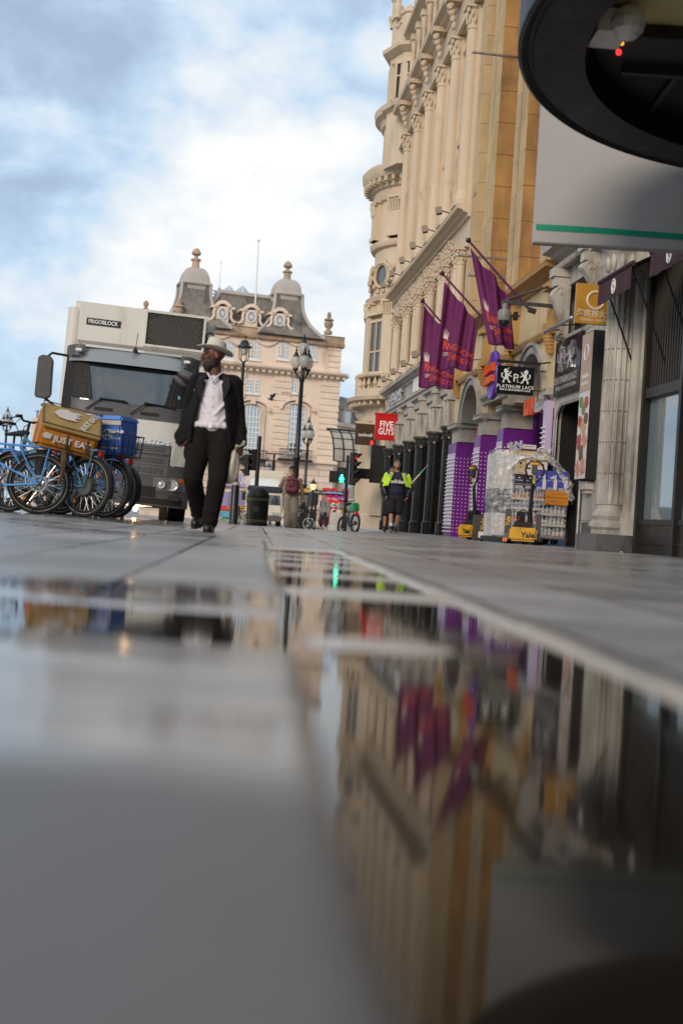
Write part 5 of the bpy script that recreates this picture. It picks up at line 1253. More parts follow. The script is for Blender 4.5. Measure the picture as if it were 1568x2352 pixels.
def railing(px0, px1, d, label, h=1.05):
    p0 = gp(px0, d); p1 = gp(px1, d); L_ = p1.x-p0.x
    t = empty('railing', label, 'railing', p0); m = MB()
    m.box(0,L_,-.025,.025,h-.05,h); m.box(0,L_,-.02,.02,.12,.16); k = 0
    while k < L_: m.box(k,k+.022,-.011,.011,.0,h); k += .12
    m.build('bars', BLACKM, t)
    for x in (0, L_): m = MB(); m.tube((x,0,0),(x,0,h+.1),.04,n=8); m.build('post', BLACKM, t)
railing(690, 752, 55, 'black railing around the underground steps beside the hoodie walker'); railing(752, 800, 59, 'black railing in front of the red ticket board', 1.1)
for (px, d, h, lb) in ((722,57,2.1,'slim black information post beside the underground railing'),(545,60,1.0,'short black post left of the litter bin')):
    t = empty('sign_post', lb, 'post', gp(px, d)); m = MB(); m.tube((0,0,0),(0,0,h),.06,n=8); m.build('post', BLACKM, t); m = MB(); m.box(-.12,.12,-.07,.07,h*.62,h*.92); m.build('case', BLACKM, t)
t = empty('information_totem', 'black map totem with yellow header behind the backpack walker', 'information sign', gp(692, 57)); m = MB(); m.box(-.3,.3,-.06,.06,0,2.1); m.build('panel', BLACKM, t); m = MB(); m.box(-.3,.3,-.07,-.061,1.9,2.08); m.build('yellow_header', mat('totem_yellow',(.6,.3,.02),.5), t); m = MB(); m.box(-.25,.25,-.066,-.061,.5,1.75); m.build('map_face', mat('totem_map',(.12,.11,.1),.4,var=.5,scale=9), t)
t = empty('stone_plinth', 'rough pale stone plinth behind the traffic signal post', 'plinth', gp(781, 47)); m = MB(); m.lathe([(.55,0),(.52,.3),(.45,.35),(.44,.8),(.40,.85)], 20); m.build('stones', GREYST, t, smooth=40)
# ------------------------------------------------------------------ refrigerated lorry
TW = mat('truck_white', (.64,.61,.56), .35, var=.07, scale=2, coat=.3, dirt=((.36,.32,.27), 1.5, .55, .8))
TB = mat('truck_box_white', (.60,.57,.52), .45, var=.06, scale=1.5, dirt=((.33,.29,.25), 1.2, .55, .8))
TG = mat('truck_dark_grey', (.075,.072,.074), .5, var=.2, scale=4)
TGL = mat('truck_windscreen', (.025,.03,.034), .03, var=0, spec=.9, ior=1.75)
CHROME = mat('chrome', (.75,.74,.72), .15, 1, var=0)
LAMPG = mat('headlamp_glass', (.45,.45,.43), .08, .3, var=.2, scale=30)
AMBER = mat('amber_lens', (.6,.14,.02), .2, var=0)
MESHM = mat('black_mesh', (.008,.006,.005), .6, var=0)
VISOR = mat('smoked_visor', (.24,.26,.27), .12, var=0, spec=.8)
tp = at(268, 1195, 18.5); tp.z = .0
T_ = empty('refrigerated_lorry', 'pale grey refrigerated lorry with dark mirrors facing the camera', 'lorry', tp, rot=(0, radians(2.0), .15)); T_.scale = (.93,.93,.93)
HW = 1.17
def fy(x, z):
    b = 0 if z < 1.75 else .0+.30*((z-1.75)/1.25)**1.15
    return b+.30*(abs(x)/HW)**5
def skin(m, x0, x1, z0, z1, off=0, nx=24, nz=6, th=.03):
    f = lambda s, t: (x0+(x1-x0)*s, fy(x0+(x1-x0)*s, z0+(z1-z0)*t)-off, z0+(z1-z0)*t)
    m.sheet(f, nx, nz)
def poly_front(m, pts, off, n=1): m.add([(x, fy(x, z)-off, z) for x, z in pts], [tuple(range(len(pts)))])
m = MB(); 
m.add([(-HW,.32,.9),(HW,.32,.9),(HW,.32,1.75),(HW,.62,2.95),(-HW,.62,2.95),(-HW,.32,1.75)]+[(-HW,2.1,.9),(HW,2.1,.9),(HW,2.1,1.75),(HW,2.1,2.95),(-HW,2.1,2.95),(-HW,2.1,1.75)],
      [(6,7,8,9,10,11)[::-1],(0,6,11,5),(5,11,10,4),(4,10,9,3),(3,9,8,2),(2,8,7,1),(1,7,6,0)])
skin(m, -HW, HW, 1.02, 1.78); 
m.sheet(lambda s,t: (-HW+2*HW*s, .36+1.6*t, 2.98+.10*sin(pi*min(1,t*1.3))*.6), 12, 8)
m.build('cab', TW, T_, smooth=40)
m = MB(); skin(m, -HW+.05, HW-.05, 1.78, 2.05, .012); m.build('wiper_panel', TG, T_, smooth=50)
m = MB(); skin(m, -1.02, 1.02, 2.02, 2.82, .018); m.build('windscreen', TGL, T_, smooth=80)
for sx in (-1, 1): m = MB(); m.sheet(lambda s,t: (sx*(1.0+.17*s), fy(1.0+.17*s, 1.85+1.05*t)-.02, 1.85+1.05*t), 4, 8); m.build('windscreen_pillar', BLACKM, T_, smooth=60)
for sx in (-1, 1):
    m = MB(); m.sheet(lambda s,t: (sx*(1.0-.38*s*(.62+.38*(1-t))), fy(1.0-.38*s*(.62+.38*(1-t)), 2.04+.74*t)-.030-.012*sin(s*15)**2, 2.05+.72*t), 14, 6)
    m.build('cab_curtain', mat('curtain_grey',(.012,.011,.010),.7,var=.4,scale=12), T_, smooth=70)
m = MB(); m.sheet(lambda s,t: (-1.12+2.24*s, fy(-1.12+2.24*s, 2.74+.3*t)-.02-.14*(1-t)*(1-.5*abs(2*s-1)**4), 2.70+.28*t), 24, 5); m.build('sun_visor', VISOR, T_, smooth=60)
for sx in (-1, 1):
    m = MB(); m.sheet(lambda s,t: (sx*(.84+.33*s), .17+.24*s**3-.03*sin(pi*s)*(1-t), 2.79+.20*t-.03*s*s*t), 8, 4)
    m.build('visor_end', TG, T_, smooth=60)
for sx in (-1, 1):
    m = MB(); m.box(sx*.94-.055, sx*.94+.055, .05, .1, 2.85, 2.90); m.build('marker_lamp', WHITEP, T_, bevel=.01)
m = MB(); m.sheet(lambda s,t: (-.95+1.9*s, .26+.5*t, 2.97+.11*t), 10, 3); m.build('roof_deflector', TW, T_, smooth=50)
# wipers, aerial, sticker
for (x0, x1, zz) in ((-.72,-.05,2.06),(.05,.78,2.05)):
    m = MB(); m.path([(x0,fy(x0,1.86)-.05,1.85),(x0+.25,fy(x0,2.03)-.07,2.06),(x1,fy(x1,2.05)-.05,zz)], .012, 5); m.path([(x0+.22,fy(x0,2.05)-.06,2.07),(x1+.05,fy(x1,2.05)-.04,zz-.02)], .014, 5); m.build('wiper', BLACKM, T_)
for x in (-.42,.38): m = MB(); skin(m, x-.16, x+.16, 1.86, 1.91, .03, 6, 2); m.build('grab_handle', BLACKM, T_)
m = MB(); m.tube((.02,.2,2.98),(.04,.16,3.3),.006,n=4); m.lathe([(.05,0),(.03,.06),(.01,.09)],10,(.02,.2,2.96)); m.build('aerial', BLACKM, T_)
m = MB(); skin(m, .80, .90, 2.1, 2.3, .03, 3, 3); m.build('windscreen_sticker', mat('sticker',(.5,.6,.55),.5,var=0), T_)
m = MB(); m.lathe([(0,0),(.035,0),(.035,.003),(0,.004)],14,M=T3((.855,fy(.85,2.23)-.034,2.235))@RX(90)); m.build('sticker_disc', mat('sticker_teal',(.05,.35,.4),.5,var=0), T_)
m = MB(); m.box(-.14,.10,.26,.3,2.06,2.24); m.build('dash_box', mat('dash_blue',(.03,.03,.06),.4,var=.3), T_)
# nose: badge, name, grille slats, corner deflectors
m = MB(); m.torus((-.02,fy(0,1.73)-.02,1.72),.055,.008,24,6); m.lathe([(0,0),(.045,0),(.04,.01),(0,.012)],20,M=T3((-.02,fy(0,1.7)-.012,1.72))@RX(90)); m.build('round_badge', CHROME, T_, smooth=50)
m = MB(); m.text('ANTOS', faceS((.50,fy(.5,1.4)-.012,1.40)), .105, .006, .002, sx=1.6); m.build('name_lettering', CHROME, T_)
for i, z in enumerate((1.20,1.0,.82)):
    m = MB(); skin(m, -.80, .80, z, z+.155, .02, 24, 2); b_ = m.build('grille_slat', mat('slat_grey',(.13,.128,.125),.4,.2,var=.15), T_, smooth=60)
    m = MB()
    for k in range(64):
        for j in range(3):
            x = -.70+1.4*k/63+.011*(j % 2); z_ = z+.045+.034*j
            m.add([(x+.0085*cos(a*pi/3), fy(x,z_)-.023, z_+.010*sin(a*pi/3)) for a in range(6)], [(0,1,2,3,4,5)])
    m.build('grille_holes', MESHM, b_)
m = MB(); skin(m,-.82,.82,.98,1.36,.006,20,2); m.build('grille_back', TG, T_, smooth=50)
for sx in (-1,1):
    m = MB(); q = [(sx*x, fy(x,z)-.03, z) for x, z in ((.84,1.06),(.92,1.72),(1.0,1.78),(1.17,1.76),(1.17,1.02),(.86,1.0))]; m.add(q, [tuple(range(6)) if sx < 0 else tuple(range(5,-1,-1))]); m.build('corner_deflector', TW, T_)
m = MB(); skin(m,-1.19,1.19,.80,1.02,.02,24,3); skin(m,-1.20,1.20,.28,.82,.08,24,6); m.sheet(lambda s,t:(-1.2+2.4*s,fy(-1.2+2.4*s,.3)-.08+1.2*t,.28),20,2); m.sheet(lambda s,t:(-1.2+2.4*s,fy(-1.2+2.4*s,.8)-.08+.07*t,.82),20,1); m.build('bumper', TG, T_, smooth=50)
m = MB(); skin(m,-1.1,1.1,.33,.42,.10,20,2); skin(m,-.62,.62,.44,.62,.09,20,2); m.build('bumper_trim', BLACKM, T_, smooth=50)
for sx in (-1,1):
    m = MB(); m.sheet(lambda s,t:(sx*(.56+.58*s), fy(.56+.58*s,.7)-.088, .55+.24*t+.03*s), 10, 4); hl = m.build('headlight', mat('headlamp_back',(.20,.20,.19),.3,.4), T_, smooth=60)
    for cx, r in ((.70,.08),(.90,.105)):
        m = MB(); m.lathe([(r,0),(r*.95,.02),(r*.6,-.005),(0,.012)],20,M=T3((sx*cx,fy(cx,.7)-.095,.675))@RX(90)); m.build('lamp_lens', LAMPG, hl, smooth=50)
    m = MB(); m.sheet(lambda s,t:(sx*(1.0+.13*s), fy(1.0+.13*s,.7)-.093, .735+.07*t), 5, 2); m.build('indicator', AMBER, hl)
    m = MB(); m.box(sx*.62,sx*1.02,-.02,.1,.40,.50); m.build('fog_recess', MESHM, T_)
# mirrors
for sx in (-1,1):
    mr_ = MB(); yb = .12
    if sx < 0:
        mr_.add([(-1.62,yb,1.98),(-1.42,yb,1.96),(-1.34,yb,2.02),(-1.36,yb,2.66),(-1.42,yb,2.72),(-1.58,yb,2.72),(-1.62,yb,2.66)]+[(x*.985-.02,yb+.16,z) for x, z in ((-1.62,1.98),(-1.42,1.96),(-1.34,2.02),(-1.36,2.66),(-1.42,2.72),(-1.58,2.72),(-1.62,2.66))], [tuple(range(6,-1,-1)),tuple(range(7,14))]+[(i,(i+1)%7,(i+1)%7+7,i+7) for i in range(7)])
        mo = mr_.build('mirror', TG, T_, bevel=.02)
        m = MB(); m.path([(-1.45,.2,2.72),(-1.4,.22,2.78),(-1.15,.35,2.78)],.022,6); m.path([(-1.45,.2,1.98),(-1.3,.25,1.88),(-1.15,.35,1.8)],.022,6); m.ball((-1.22,.22,1.80),(.12,.08,.07),10); m.build('mirror_arm', BLACKM, mo)
    else:
        mr_.ball((.98,-.08,2.60),(.2,.10,.075),12,T3((.98,0,2.6))@RY(18)@T3((-.98,0,-2.6))); mr_.ball((.86,-.06,2.50),(.16,.07,.06),12,T3((.86,0,2.5))@RY(38)@T3((-.86,0,-2.5))); mo = mr_.build('mirror', TG, T_, smooth=60)
        m = MB(); m.path([(1.0,-.02,2.56),(1.16,.1,2.5),(1.2,.4,2.5)],.022,6); m.build('mirror_arm', BLACKM, mo)
m = MB(); m.box(1.165,1.185,.75,1.7,1.9,2.75); m.build('side_window', TGL, T_)
m = MB(); m.tube((1.22,.7,1.3),(1.22,.7,2.5),.018,n=6); m.build('grab_rail', DSTEEL, T_)
m = MB(); m.box(.80,1.2,.5,.75,.30,.42); m.box(.85,1.2,.5,.8,.62,.7); m.box(1.0,1.2,1.6,3.2,.35,.85); m.build('side_steps', DSTEEL, T_)
m = MB(); m.sheet(lambda s,t: (1.0+.22*s, 1.25-.62*cos(pi*t), .62+.60*sin(pi*t)), 3, 12); m.sheet(lambda s,t: (-1.22+.22*s, 1.25-.62*cos(pi*t), .62+.60*sin(pi*t)), 3, 12); m.build('wheel_arches', TG, T_, smooth=60)
def lwheel(x, y):
    m = MB(); m.lathe([(.28,-.15),(.46,-.16),(.51,-.12),(.52,-.04),(.52,.04),(.51,.12),(.46,.16),(.28,.15)],32,M=T3((x,y,.52))@RY(90)); w_ = m.build('wheel', RUBBER, T_, smooth=40)
    m = MB(); m.lathe([(0,-.06),(.2,-.08),(.28,-.13),(.28,.13),(.2,.08),(0,.06)],24,M=T3((x,y,.52))@RY(90)); m.build('hub', DSTEEL, w_, smooth=40)
for y in (1.25, 5.2, 6.5):
    for x in (-1.02, 1.02): lwheel(x, y)
# box body, fridge unit
HB = 1.27; BX = Matrix.Diagonal((1.115,1,1.10,1)); MB0 = MB
def MB(M=None): return MB0(BX if M is None else M)
m = MB()
m.box(-HB+.12,HB-.12,2.35,8.2,.95,3.74); 
for sx in (-1,1):
    m.path([(sx*(HB-.12),2.45,1.0),(sx*(HB-.12),2.45,3.62)], .13, 16); m.box(sx*(HB-.14),sx*HB,2.45,8.2,.95,3.62)
m.path([(-HB+.12,2.45,3.62),(HB-.12,2.45,3.62)], .13, 16); m.build('cargo_box', TB, T_, smooth=40)
m = MB(); m.box(-1.05,1.12,2.05,2.4,3.02,3.68); m.add([(-1.05,2.05,3.02),(1.12,2.05,3.02),(1.05,2.25,2.86),(-1.0,2.25,2.86)],[(0,1,2,3)]); m.build('fridge_unit', TB, T_, bevel=.02)
m = MB(); m.box(.10,1.07,2.03,2.052,3.08,3.64); FU = m.build('fridge_grille', MESHM, T_)
m = MB()
for k in range(-10,16):
    for sg in (1,-1):
        x0 = .10+k*.064
        a = Vector((x0,2.026,3.08)) if sg > 0 else Vector((x0,2.026,3.64)); b_ = a+Vector((.97,0,.56*sg))
        # clip to panel
        pts = []
        for tt in range(0,11): 
            p = a.lerp(b_, tt/10)
            if .10 <= p.x <= 1.07: pts.append(p)
        if len(pts) > 1: m.tube(pts[0], pts[-1], .0045, n=3)
m.build('grille_mesh', mat('mesh_wire_dark',(.12,.105,.09),.5,.3,var=0), FU)
m = MB(); 
for (x0,x1,z0,z1) in ((.06,1.11,3.64,3.68),(.06,1.11,3.04,3.08),(.06,.10,3.08,3.64),(1.07,1.11,3.08,3.64)): m.box(x0,x1,2.0,2.06,z0,z1)
m.build('grille_frame', TB, FU)
m = MB(); m.box(-.92,-.34,2.03,2.05,3.30,3.42); pl = m.build('maker_plate', BLACK, T_)
m = MB(); m.text('FRIGOBLOCK', faceS((-.64,2.026,3.36)), .095, .002, .002, sx=.86); m.build('lettering', LETTER, pl)
MB = MB0
m = MB(); m.box(-.84,.74,1.80,1.86,3.10,3.17); m.box(-.78,-.72,1.82,1.9,2.98,3.1); m.box(.58,.64,1.82,1.9,2.98,3.1); m.build('roof_bar', TW, T_, bevel=.005)
m = MB()
for z in (3.70,3.46): m.torus((1.34,2.2,z),.075,.014,20,6)
m.box(1.25,1.36,2.15,2.2,3.54,3.62); m.build('cable_loops', BLACKM, T_)
m = MB(); m.box(-1.1,1.1,2.2,8.1,.7,.95); m.box(-.45,-.35,1,8,.5,.9); m.box(.35,.45,1,8,.5,.9); m.build('chassis', TG, T_)
# second, farther lorry
t2 = gp(604, 70)
S2 = empty('box_lorry', 'small cream box lorry with dark windscreen waiting behind the litter bin', 'lorry', t2, radians(4))
m = MB(); m.box(-1.12,1.12,.35,2.0,.55,2.35); m.box(-1.08,1.08,.2,.4,.6,1.3); m.build('cab', mat('cream_lorry',(.60,.52,.42),.4,var=.06), S2, bevel=.06)
m = MB(); m.add([(-1.0,.30,1.28),(1.0,.30,1.28),(.96,.36,2.05),(-.96,.36,2.05)],[(0,1,2,3)]); m.build('windscreen', TGL, S2)
m = MB(); m.box(-1.1,1.1,.25,1.6,2.05,2.45); m.build('cab_roof', mat('blue_black_roof',(.02,.025,.04),.35), S2, bevel=.08)
m = MB(); m.sheet(lambda s,t:(-.95+1.9*s,.6+1.2*t,2.45+.55*sin(pi/2*t)*(1-.25*(2*s-1)**4)),10,6); m.build('wind_deflector', TW, S2, smooth=60)
m = MB(); m.box(-1.2,1.2,2.1,7.5,.9,3.5); m.build('cargo_box', mat('cream_box',(.62,.54,.44),.5,var=.05), S2, bevel=.05)
m = MB(); m.box(-1.1,1.1,.14,.4,.3,.62); m.build('bumper', TG, S2, bevel=.03)
for sx in (-1,1):
    m = MB(); m.box(sx*.72-.2,sx*.72+.2,.10,.2,.66,.86); m.build('headlight', LAMPG, S2, bevel=.02)
    m = MB(); m.box(sx*1.28-.12,sx*1.28+.12,.1,.25,1.5,2.0); m.tube((sx*1.1,.3,2.0),(sx*1.28,.2,2.0),.03,n=5); m.build('mirror', BLACKM, S2)
    for y in (1.0,5.6): m = MB(); m.lathe([(.0,-.12),(.4,-.12),(.42,0),(.4,.12),(0,.12)],20,M=T3((sx*.95,y,.42))@RY(90)); m.build('wheel', RUBBER, S2, smooth=40)
# car behind the first lorry, one headlamp lit
cp = at(305, 1190, 31); cp.z = gz(cp.x, 31)
CA = empty('parked_car', 'dark car behind the refrigerated lorry with one headlamp lit', 'car', cp, radians(8))
m = MB(); prof = [(0,.35),(.0,.62),(.15,.78),(1.0,.92),(1.6,1.36),(2.9,1.42),(3.7,1.0),(4.2,.9),(4.25,.35)]
m.add([(-.86,y,z) for y,z in prof]+[(.86,y,z) for y,z in prof],[tuple(range(9)),tuple(range(17,8,-1))]+[(i,i+9,(i+1)%9+9,(i+1)%9) for i in range(9)]); m.build('body', mat('car_paint',(.03,.028,.03),.25,coat=.5,var=.05), CA, bevel=.05)
for sx in (-1,1):
    m = MB(); m.box(sx*.62-.14,sx*.62+.14,-.03,.1,.60,.70); m.build('headlight', LAMPG, CA)
    for y in (.8,3.4): m = MB(); m.lathe([(0,-.1),(.3,-.1),(.31,0),(.3,.1),(0,.1)],20,M=T3((sx*.78,y,.31))@RY(90)); m.build('wheel', RUBBER, CA, smooth=40)
m = MB(); m.box(-.5,.5,-.03,.05,.38,.5); m.build('number_plate', LETTER, CA)
m = MB(); m.ball((.05,-.1,.30),.06,8); m.build('lit_lamp', mat('warm_headlamp',(1,.7,.3),.4,var=0,emit=60,ecol=(1,.62,.25)), CA)
bpy.data.materials['warm_headlamp'].node_tree.nodes['Principled BSDF'].inputs['Emission Strength'].default_value = 220
# ------------------------------------------------------------------ delivery bicycles
BLUE = mat('bike_blue', (.09,.30,.72), .32, var=.08, scale=5, coat=.3)
BLUED = mat('bike_teal_blue', (.045,.17,.27), .4, var=.15, scale=5)
RIMM = mat('rim_black', (.02,.02,.02), .35, .3, var=.1)
SPOKE = mat('spoke_steel', (.6,.58,.55), .3, .9, var=0)
REFL = mat('tyre_stripe', (.42,.37,.28), .5, var=.1)
REDL = mat('red_reflector', (.45,.01,.01), .25, var=0)
ORG = mat('orange_reflector', (.7,.18,.01), .3, var=0)
def wheel(t, x, R=.335, nsp=28, stripe=True):
    m = MB(); m.torus((x,0,R),R-.024,.025,48,8); w_ = m.build('wheel', RUBBER, t, smooth=50)
    m = MB(); m.torus((x,0,R),R-.062,.014,48,6); m.build('rim', RIMM, w_, smooth=50)
    if stripe:
        m = MB()
        for y in (-.0235,.0235): m.torus((x,y,R),R-.036,.0028,48,4)
        m.build('tyre_stripe', REFL, w_)
    m = MB(); rr = R-.065
    for k in range(nsp):
        a = 2*pi*k/nsp; sg = 1 if k % 2 else -1; b_ = a+sg*.42
        m.tube((x+.03*cos(b_+sg*1.2),.03*sg,R+.03*sin(b_+sg*1.2)),(x+rr*cos(a),0,R+rr*sin(a)),.0028,n=3,caps=False)
    m.build('spokes', SPOKE, w_)
    m = MB(); m.lathe([(0,-.06),(.02,-.06),(.032,-.04),(.022,-.02),(.022,.02),(.032,.04),(.02,.06),(0,.06)],16,M=T3((x,0,R))@RX(90)); m.build('hub', DSTEEL, w_, smooth=40)
    m = MB(); 
    for k in range(24):
        a = 2*pi*k/24; m.box(.066,.09,-.0012,.0012,-.008,.008,T3((x,-.045,R))@RY(math.degrees(a)+14))
    m.torus((x,-.045,R),.066,.006,24,4)
    for k in range(5): m.box(.02,.066,-.001,.001,-.006,.006,T3((x,-.045,R))@RY(72*k))
    m.build('brake_disc', STEEL, w_)
    return w_
def bike(label, blue, loc, rz, motor=False, lean=0):
    t = empty('bicycle', label, 'bicycle', loc, rot=(radians(lean),0,rz), group='delivery bicycles')
    R = .335; wheel(t, 0); wheel(t, -1.08)
    m = MB(); bb = (-.46,0,.28); st = (-.60,0,.70)
    m.tube(bb, (-.62,0,.76), .019); m.tube(bb, (-.96,0,.70), .026); m.tube((-.60,0,.62),(-.94,0,.84),.02); m.tube((-.93,0,.88),(-.985,0,.62),.024)
    for y in (-.06,.06):
        m.tube((bb[0],y*.6,bb[2]),(0,y,R),.012); m.tube((-.585,y*.4,.60),(0,y,R),.011)
    m.build('frame', blue, t, smooth=50)
    m = MB()
    for y in (-.055,.055): m.tube((-.985,y*.9,.62),(-1.08,y,R),.014)
    m.tube((-.985,-.06,.62),(-.985,.06,.62),.02); m.build('fork', blue, t, smooth=50)
    m = MB(); z = .735                      # rear rack
    for y in (-.075,.075): m.path([(-.50,y,.62),(-.46,y,z),(.12,y,z-.01),(.15,y*.7,z-.01)], .011, 6); m.tube((.02,y,R+.02),(.10,y,z-.01),.008); m.tube((-.02,y,R+.02),(-.22,y,z),.008); m.tube((-.20,y,R+.20),(-.34,y,z),.008)
    for x in (-.42,-.28,-.14,0,.14): m.tube((x,-.075,z),(x,.075,z),.008)
    m.build('rack', blue, t, smooth=50)
    for cx, a0, a1 in ((0,-.35,2.6),(-1.08,.5,3.0)):
        m = MB(); vs = []; n = 20
        for k in range(n+1):
            a = a0+(a1-a0)*k/n
            for (dr, y) in ((.0,-.032),(.012,-.02),(.016,0),(.012,.02),(0,.032)): vs.append((cx+(R+.018+dr)*cos(a), y, R+(R+.018+dr)*sin(a)))
        m.add(vs, [(5*k+i,5*k+i+1,5*k+i+6,5*k+i+5) for k in range(n) for i in range(4)]); m.build('mudguard', BLACK, t, smooth=60)
    m = MB(); m.cap((-.70,0,.93),(-.48,0,.95),.035,.075,12,.55,(0,0,1)); m.tube((-.62,0,.74),(-.60,0,.92),.014); m.build('saddle', BLACKM, t, smooth=60)
    m = MB(); m.tube((-.93,0,.86),(-.90,0,1.02),.016); m.path([(-.80,-.32,1.05),(-.86,-.2,1.07),(-.92,-.08,1.03),(-.92,.08,1.03),(-.86,.2,1.07),(-.80,.32,1.05)],.013,6); m.build('handlebar', BLACKM, t, smooth=50)
    for y in (-.3,.3): m = MB(); m.tube((-.82,y*.75,1.06),(-.79,y*1.1,1.045),.019,n=8); m.path([(-.86,y*.72,1.06),(-.93,y*.8,1.04),(-.92,y*1.1,1.02)],.007,5); m.build('grip', BLACKM, t, smooth=50)
    m = MB(); m.path([(-.93,.1,1.05),(-1.02,.05,.98),(-1.0,.0,.8),(-.96,0,.66)],.006,5); m.path([(-.92,-.12,1.05),(-1.04,-.08,1.0),(-.9,0,.7),(-.5,0,.34)],.006,5); m.build('cables', BLACKM, t)
    m = MB(); m.lathe([(0,-.01),(.09,-.01),(.095,0),(.09,.01),(0,.01)],24,M=T3((bb[0],-.07,bb[2]))@RX(90)); m.box(-.012,.012,-.09,-.075,-.17,0,T3((bb[0],0,bb[2]))@RY(40)); m.box(-.012,.012,.075,.09,0,.17,T3((bb[0],0,bb[2]))@RY(40)); m.box(-.04,.04,-.17,-.09,-.19,-.165,T3((bb[0],0,bb[2]))@RY(40)); m.build('crank', DSTEEL, t)
    m = MB(); m.box(-.74,-.60,-.04,.04,.40,.72,T3((0,0,0))); m.build('battery', BLACKM, t, bevel=.015)
    m = MB(); m.box(.14,.175,-.035,.035,.66,.73); m.build('tail_light', REDL, t, bevel=.008)
    m = MB(); m.box(-.01,.01,-.004,.004,-.02,.02,T3((.14,-.01,R+.12))); m.box(-.025,.025,-.006,.006,-.012,.012,T3((-.15,-.01,R-.16))@RY(40)); m.build('spoke_reflectors', ORG, t)
    m = MB(); m.path([(-.1,-.09,.18),(-.02,-.1,.0)],.009,5); m.build('kickstand', BLACKM, t)
    if motor:
        m = MB(); m.lathe([(0,-.05),(.10,-.05),(.115,-.03),(.115,.03),(.10,.05),(0,.05)],24,M=T3((0,0,R))@RX(90)); m.build('hub_motor', DSTEEL, t, smooth=40)
    return t
def bl(px, py, d): p = at(px, py, d); p.z = gz(p.x, d); return p
# rear axles at these pictures points
bk = [('blue delivery bicycle with a pale tyre stripe, nearest the left edge', BLUE, (90,1112,12.3), -9, False, 4),
      ('dark teal bicycle with hub motor under the orange delivery bag', BLUED, (197,1118,12.35), 27, True, -3),
      ('blue bicycle carrying the black basket and blue delivery box', BLUE, (243,1116,12.9), 28, False, -5),
      ('blue bicycle at the right end of the row beside the lorry bumper', BLUE, (268,1113,13.8), 31, False, -4),
      ('blue bicycle half hidden between the two nearest wheels', BLUE, (140,1107,13.6), 15, False, 6),
      ('blue bicycle behind, its handlebar rising at the left edge', BLUE, (28,1108,14.0), 4, False, 3),
      ('blue bicycle at the back left, mostly out of the picture', BLUE, (-10,1114,13.3), -2, False, -4)]
for lb, cc_, (px, py, d), a, mo, ln in bk: bike(lb, cc_, bl(px,py,d), radians(-a), mo, ln)
# orange insulated bag
BAGO = mat('bag_orange', (.46,.17,.02), .75, var=.35, scale=5, bump=.01, bscale=14, dirt=((.13,.06,.02), 3, .5, .72))
BAGT = mat('bag_tan_lid', (.34,.22,.075), .7, var=.2, scale=5, bump=.01, bscale=12, dirt=((.20,.13,.06), 3, .55, .75))
WEB = mat('bag_webbing', (.09,.05,.02), .8, var=.3)
bp_ = at(150, 1042, 12.2)
bg = empty('delivery_bag', 'orange and tan insulated food delivery bag strapped on the teal bicycle', 'delivery bag', bp_, rot=(0, radians(10), radians(24)))
def wedge(mb, x0, x1, prof, M=None):
    n = len(prof); mb.add([(x0,y,z) for y,z in prof]+[(x1,y,z) for y,z in prof], [tuple(range(n)),tuple(range(2*n-1,n-1,-1))]+[(i,i+n,(i+1)%n+n,(i+1)%n) for i in range(n)], M)
m = MB(); wedge(m,-.31,.31,[(.0,.02),(-.04,.23),(.22,.47),(.40,.47),(.44,.02)]); m.build('body', BAGO, bg, bevel=.035)
m = MB(); wedge(m,-.325,.325,[(-.065,.22),(-.055,.255),(.20,.50),(.42,.50),(.42,.47),(.22,.47),(-.03,.23)]); ld = m.build('lid', BAGT, bg, bevel=.015)
LM = T3((0,.07,.375+.018))@RX(44)
m = MB(); m.path([LM@Vector(p) for p in ((-.32,-.18,.003),(.32,-.18,.003),(.32,.18,.003),(-.32,.18,.003))], .007, 5, closed=True); m.build('piping', WEB, ld)
m = MB(); 
fk = [(-.20,.0),(-.15,.075),(-.06,.10),(.0,.07),(.06,.09),(.10,.06),(.03,.045),(.10,.03),(.03,.015),(.10,0),(.02,-.02),(.06,-.06),(-.06,-.07),(-.14,-.06)]
m.add([LM@Vector((x,y+.02,.006)) for x,y in fk],[tuple(range(len(fk)))]); m.text('JUST EAT', LM@T3((.19,.0,.005))@RZ(62), .085, .002, .002); m.build('lettering', mat('bag_print',(.55,.50,.47),.6,var=.1), ld)
m = MB(); m.text('JUST EAT', T3((.04,-.037,.125))@RX(90)@RX(-6), .09, .003, .003, sx=1.1); m.add([(x*.38-.21,-.03-.01,.135+y*.4) for x,y in fk],[tuple(range(len(fk)))]); m.build('lettering', mat('bag_print',(.55,.50,.47)), bg)
for x in (-.02,.20): m = MB(); m.path([(x,-.03,.20),(x,-.05,.1),(x,-.01,.0),(x,.1,-.02)],.014,5); m.build('strap', WEB, bg)
m = MB(); m.path([(-.02,-.02,.03),(-.0,-.04,-.08),(.02,-.02,-.2),(.01,-.01,-.33)],[.03,.035,.024,.02],6); m.build('hanging_strap', WEB, bg)
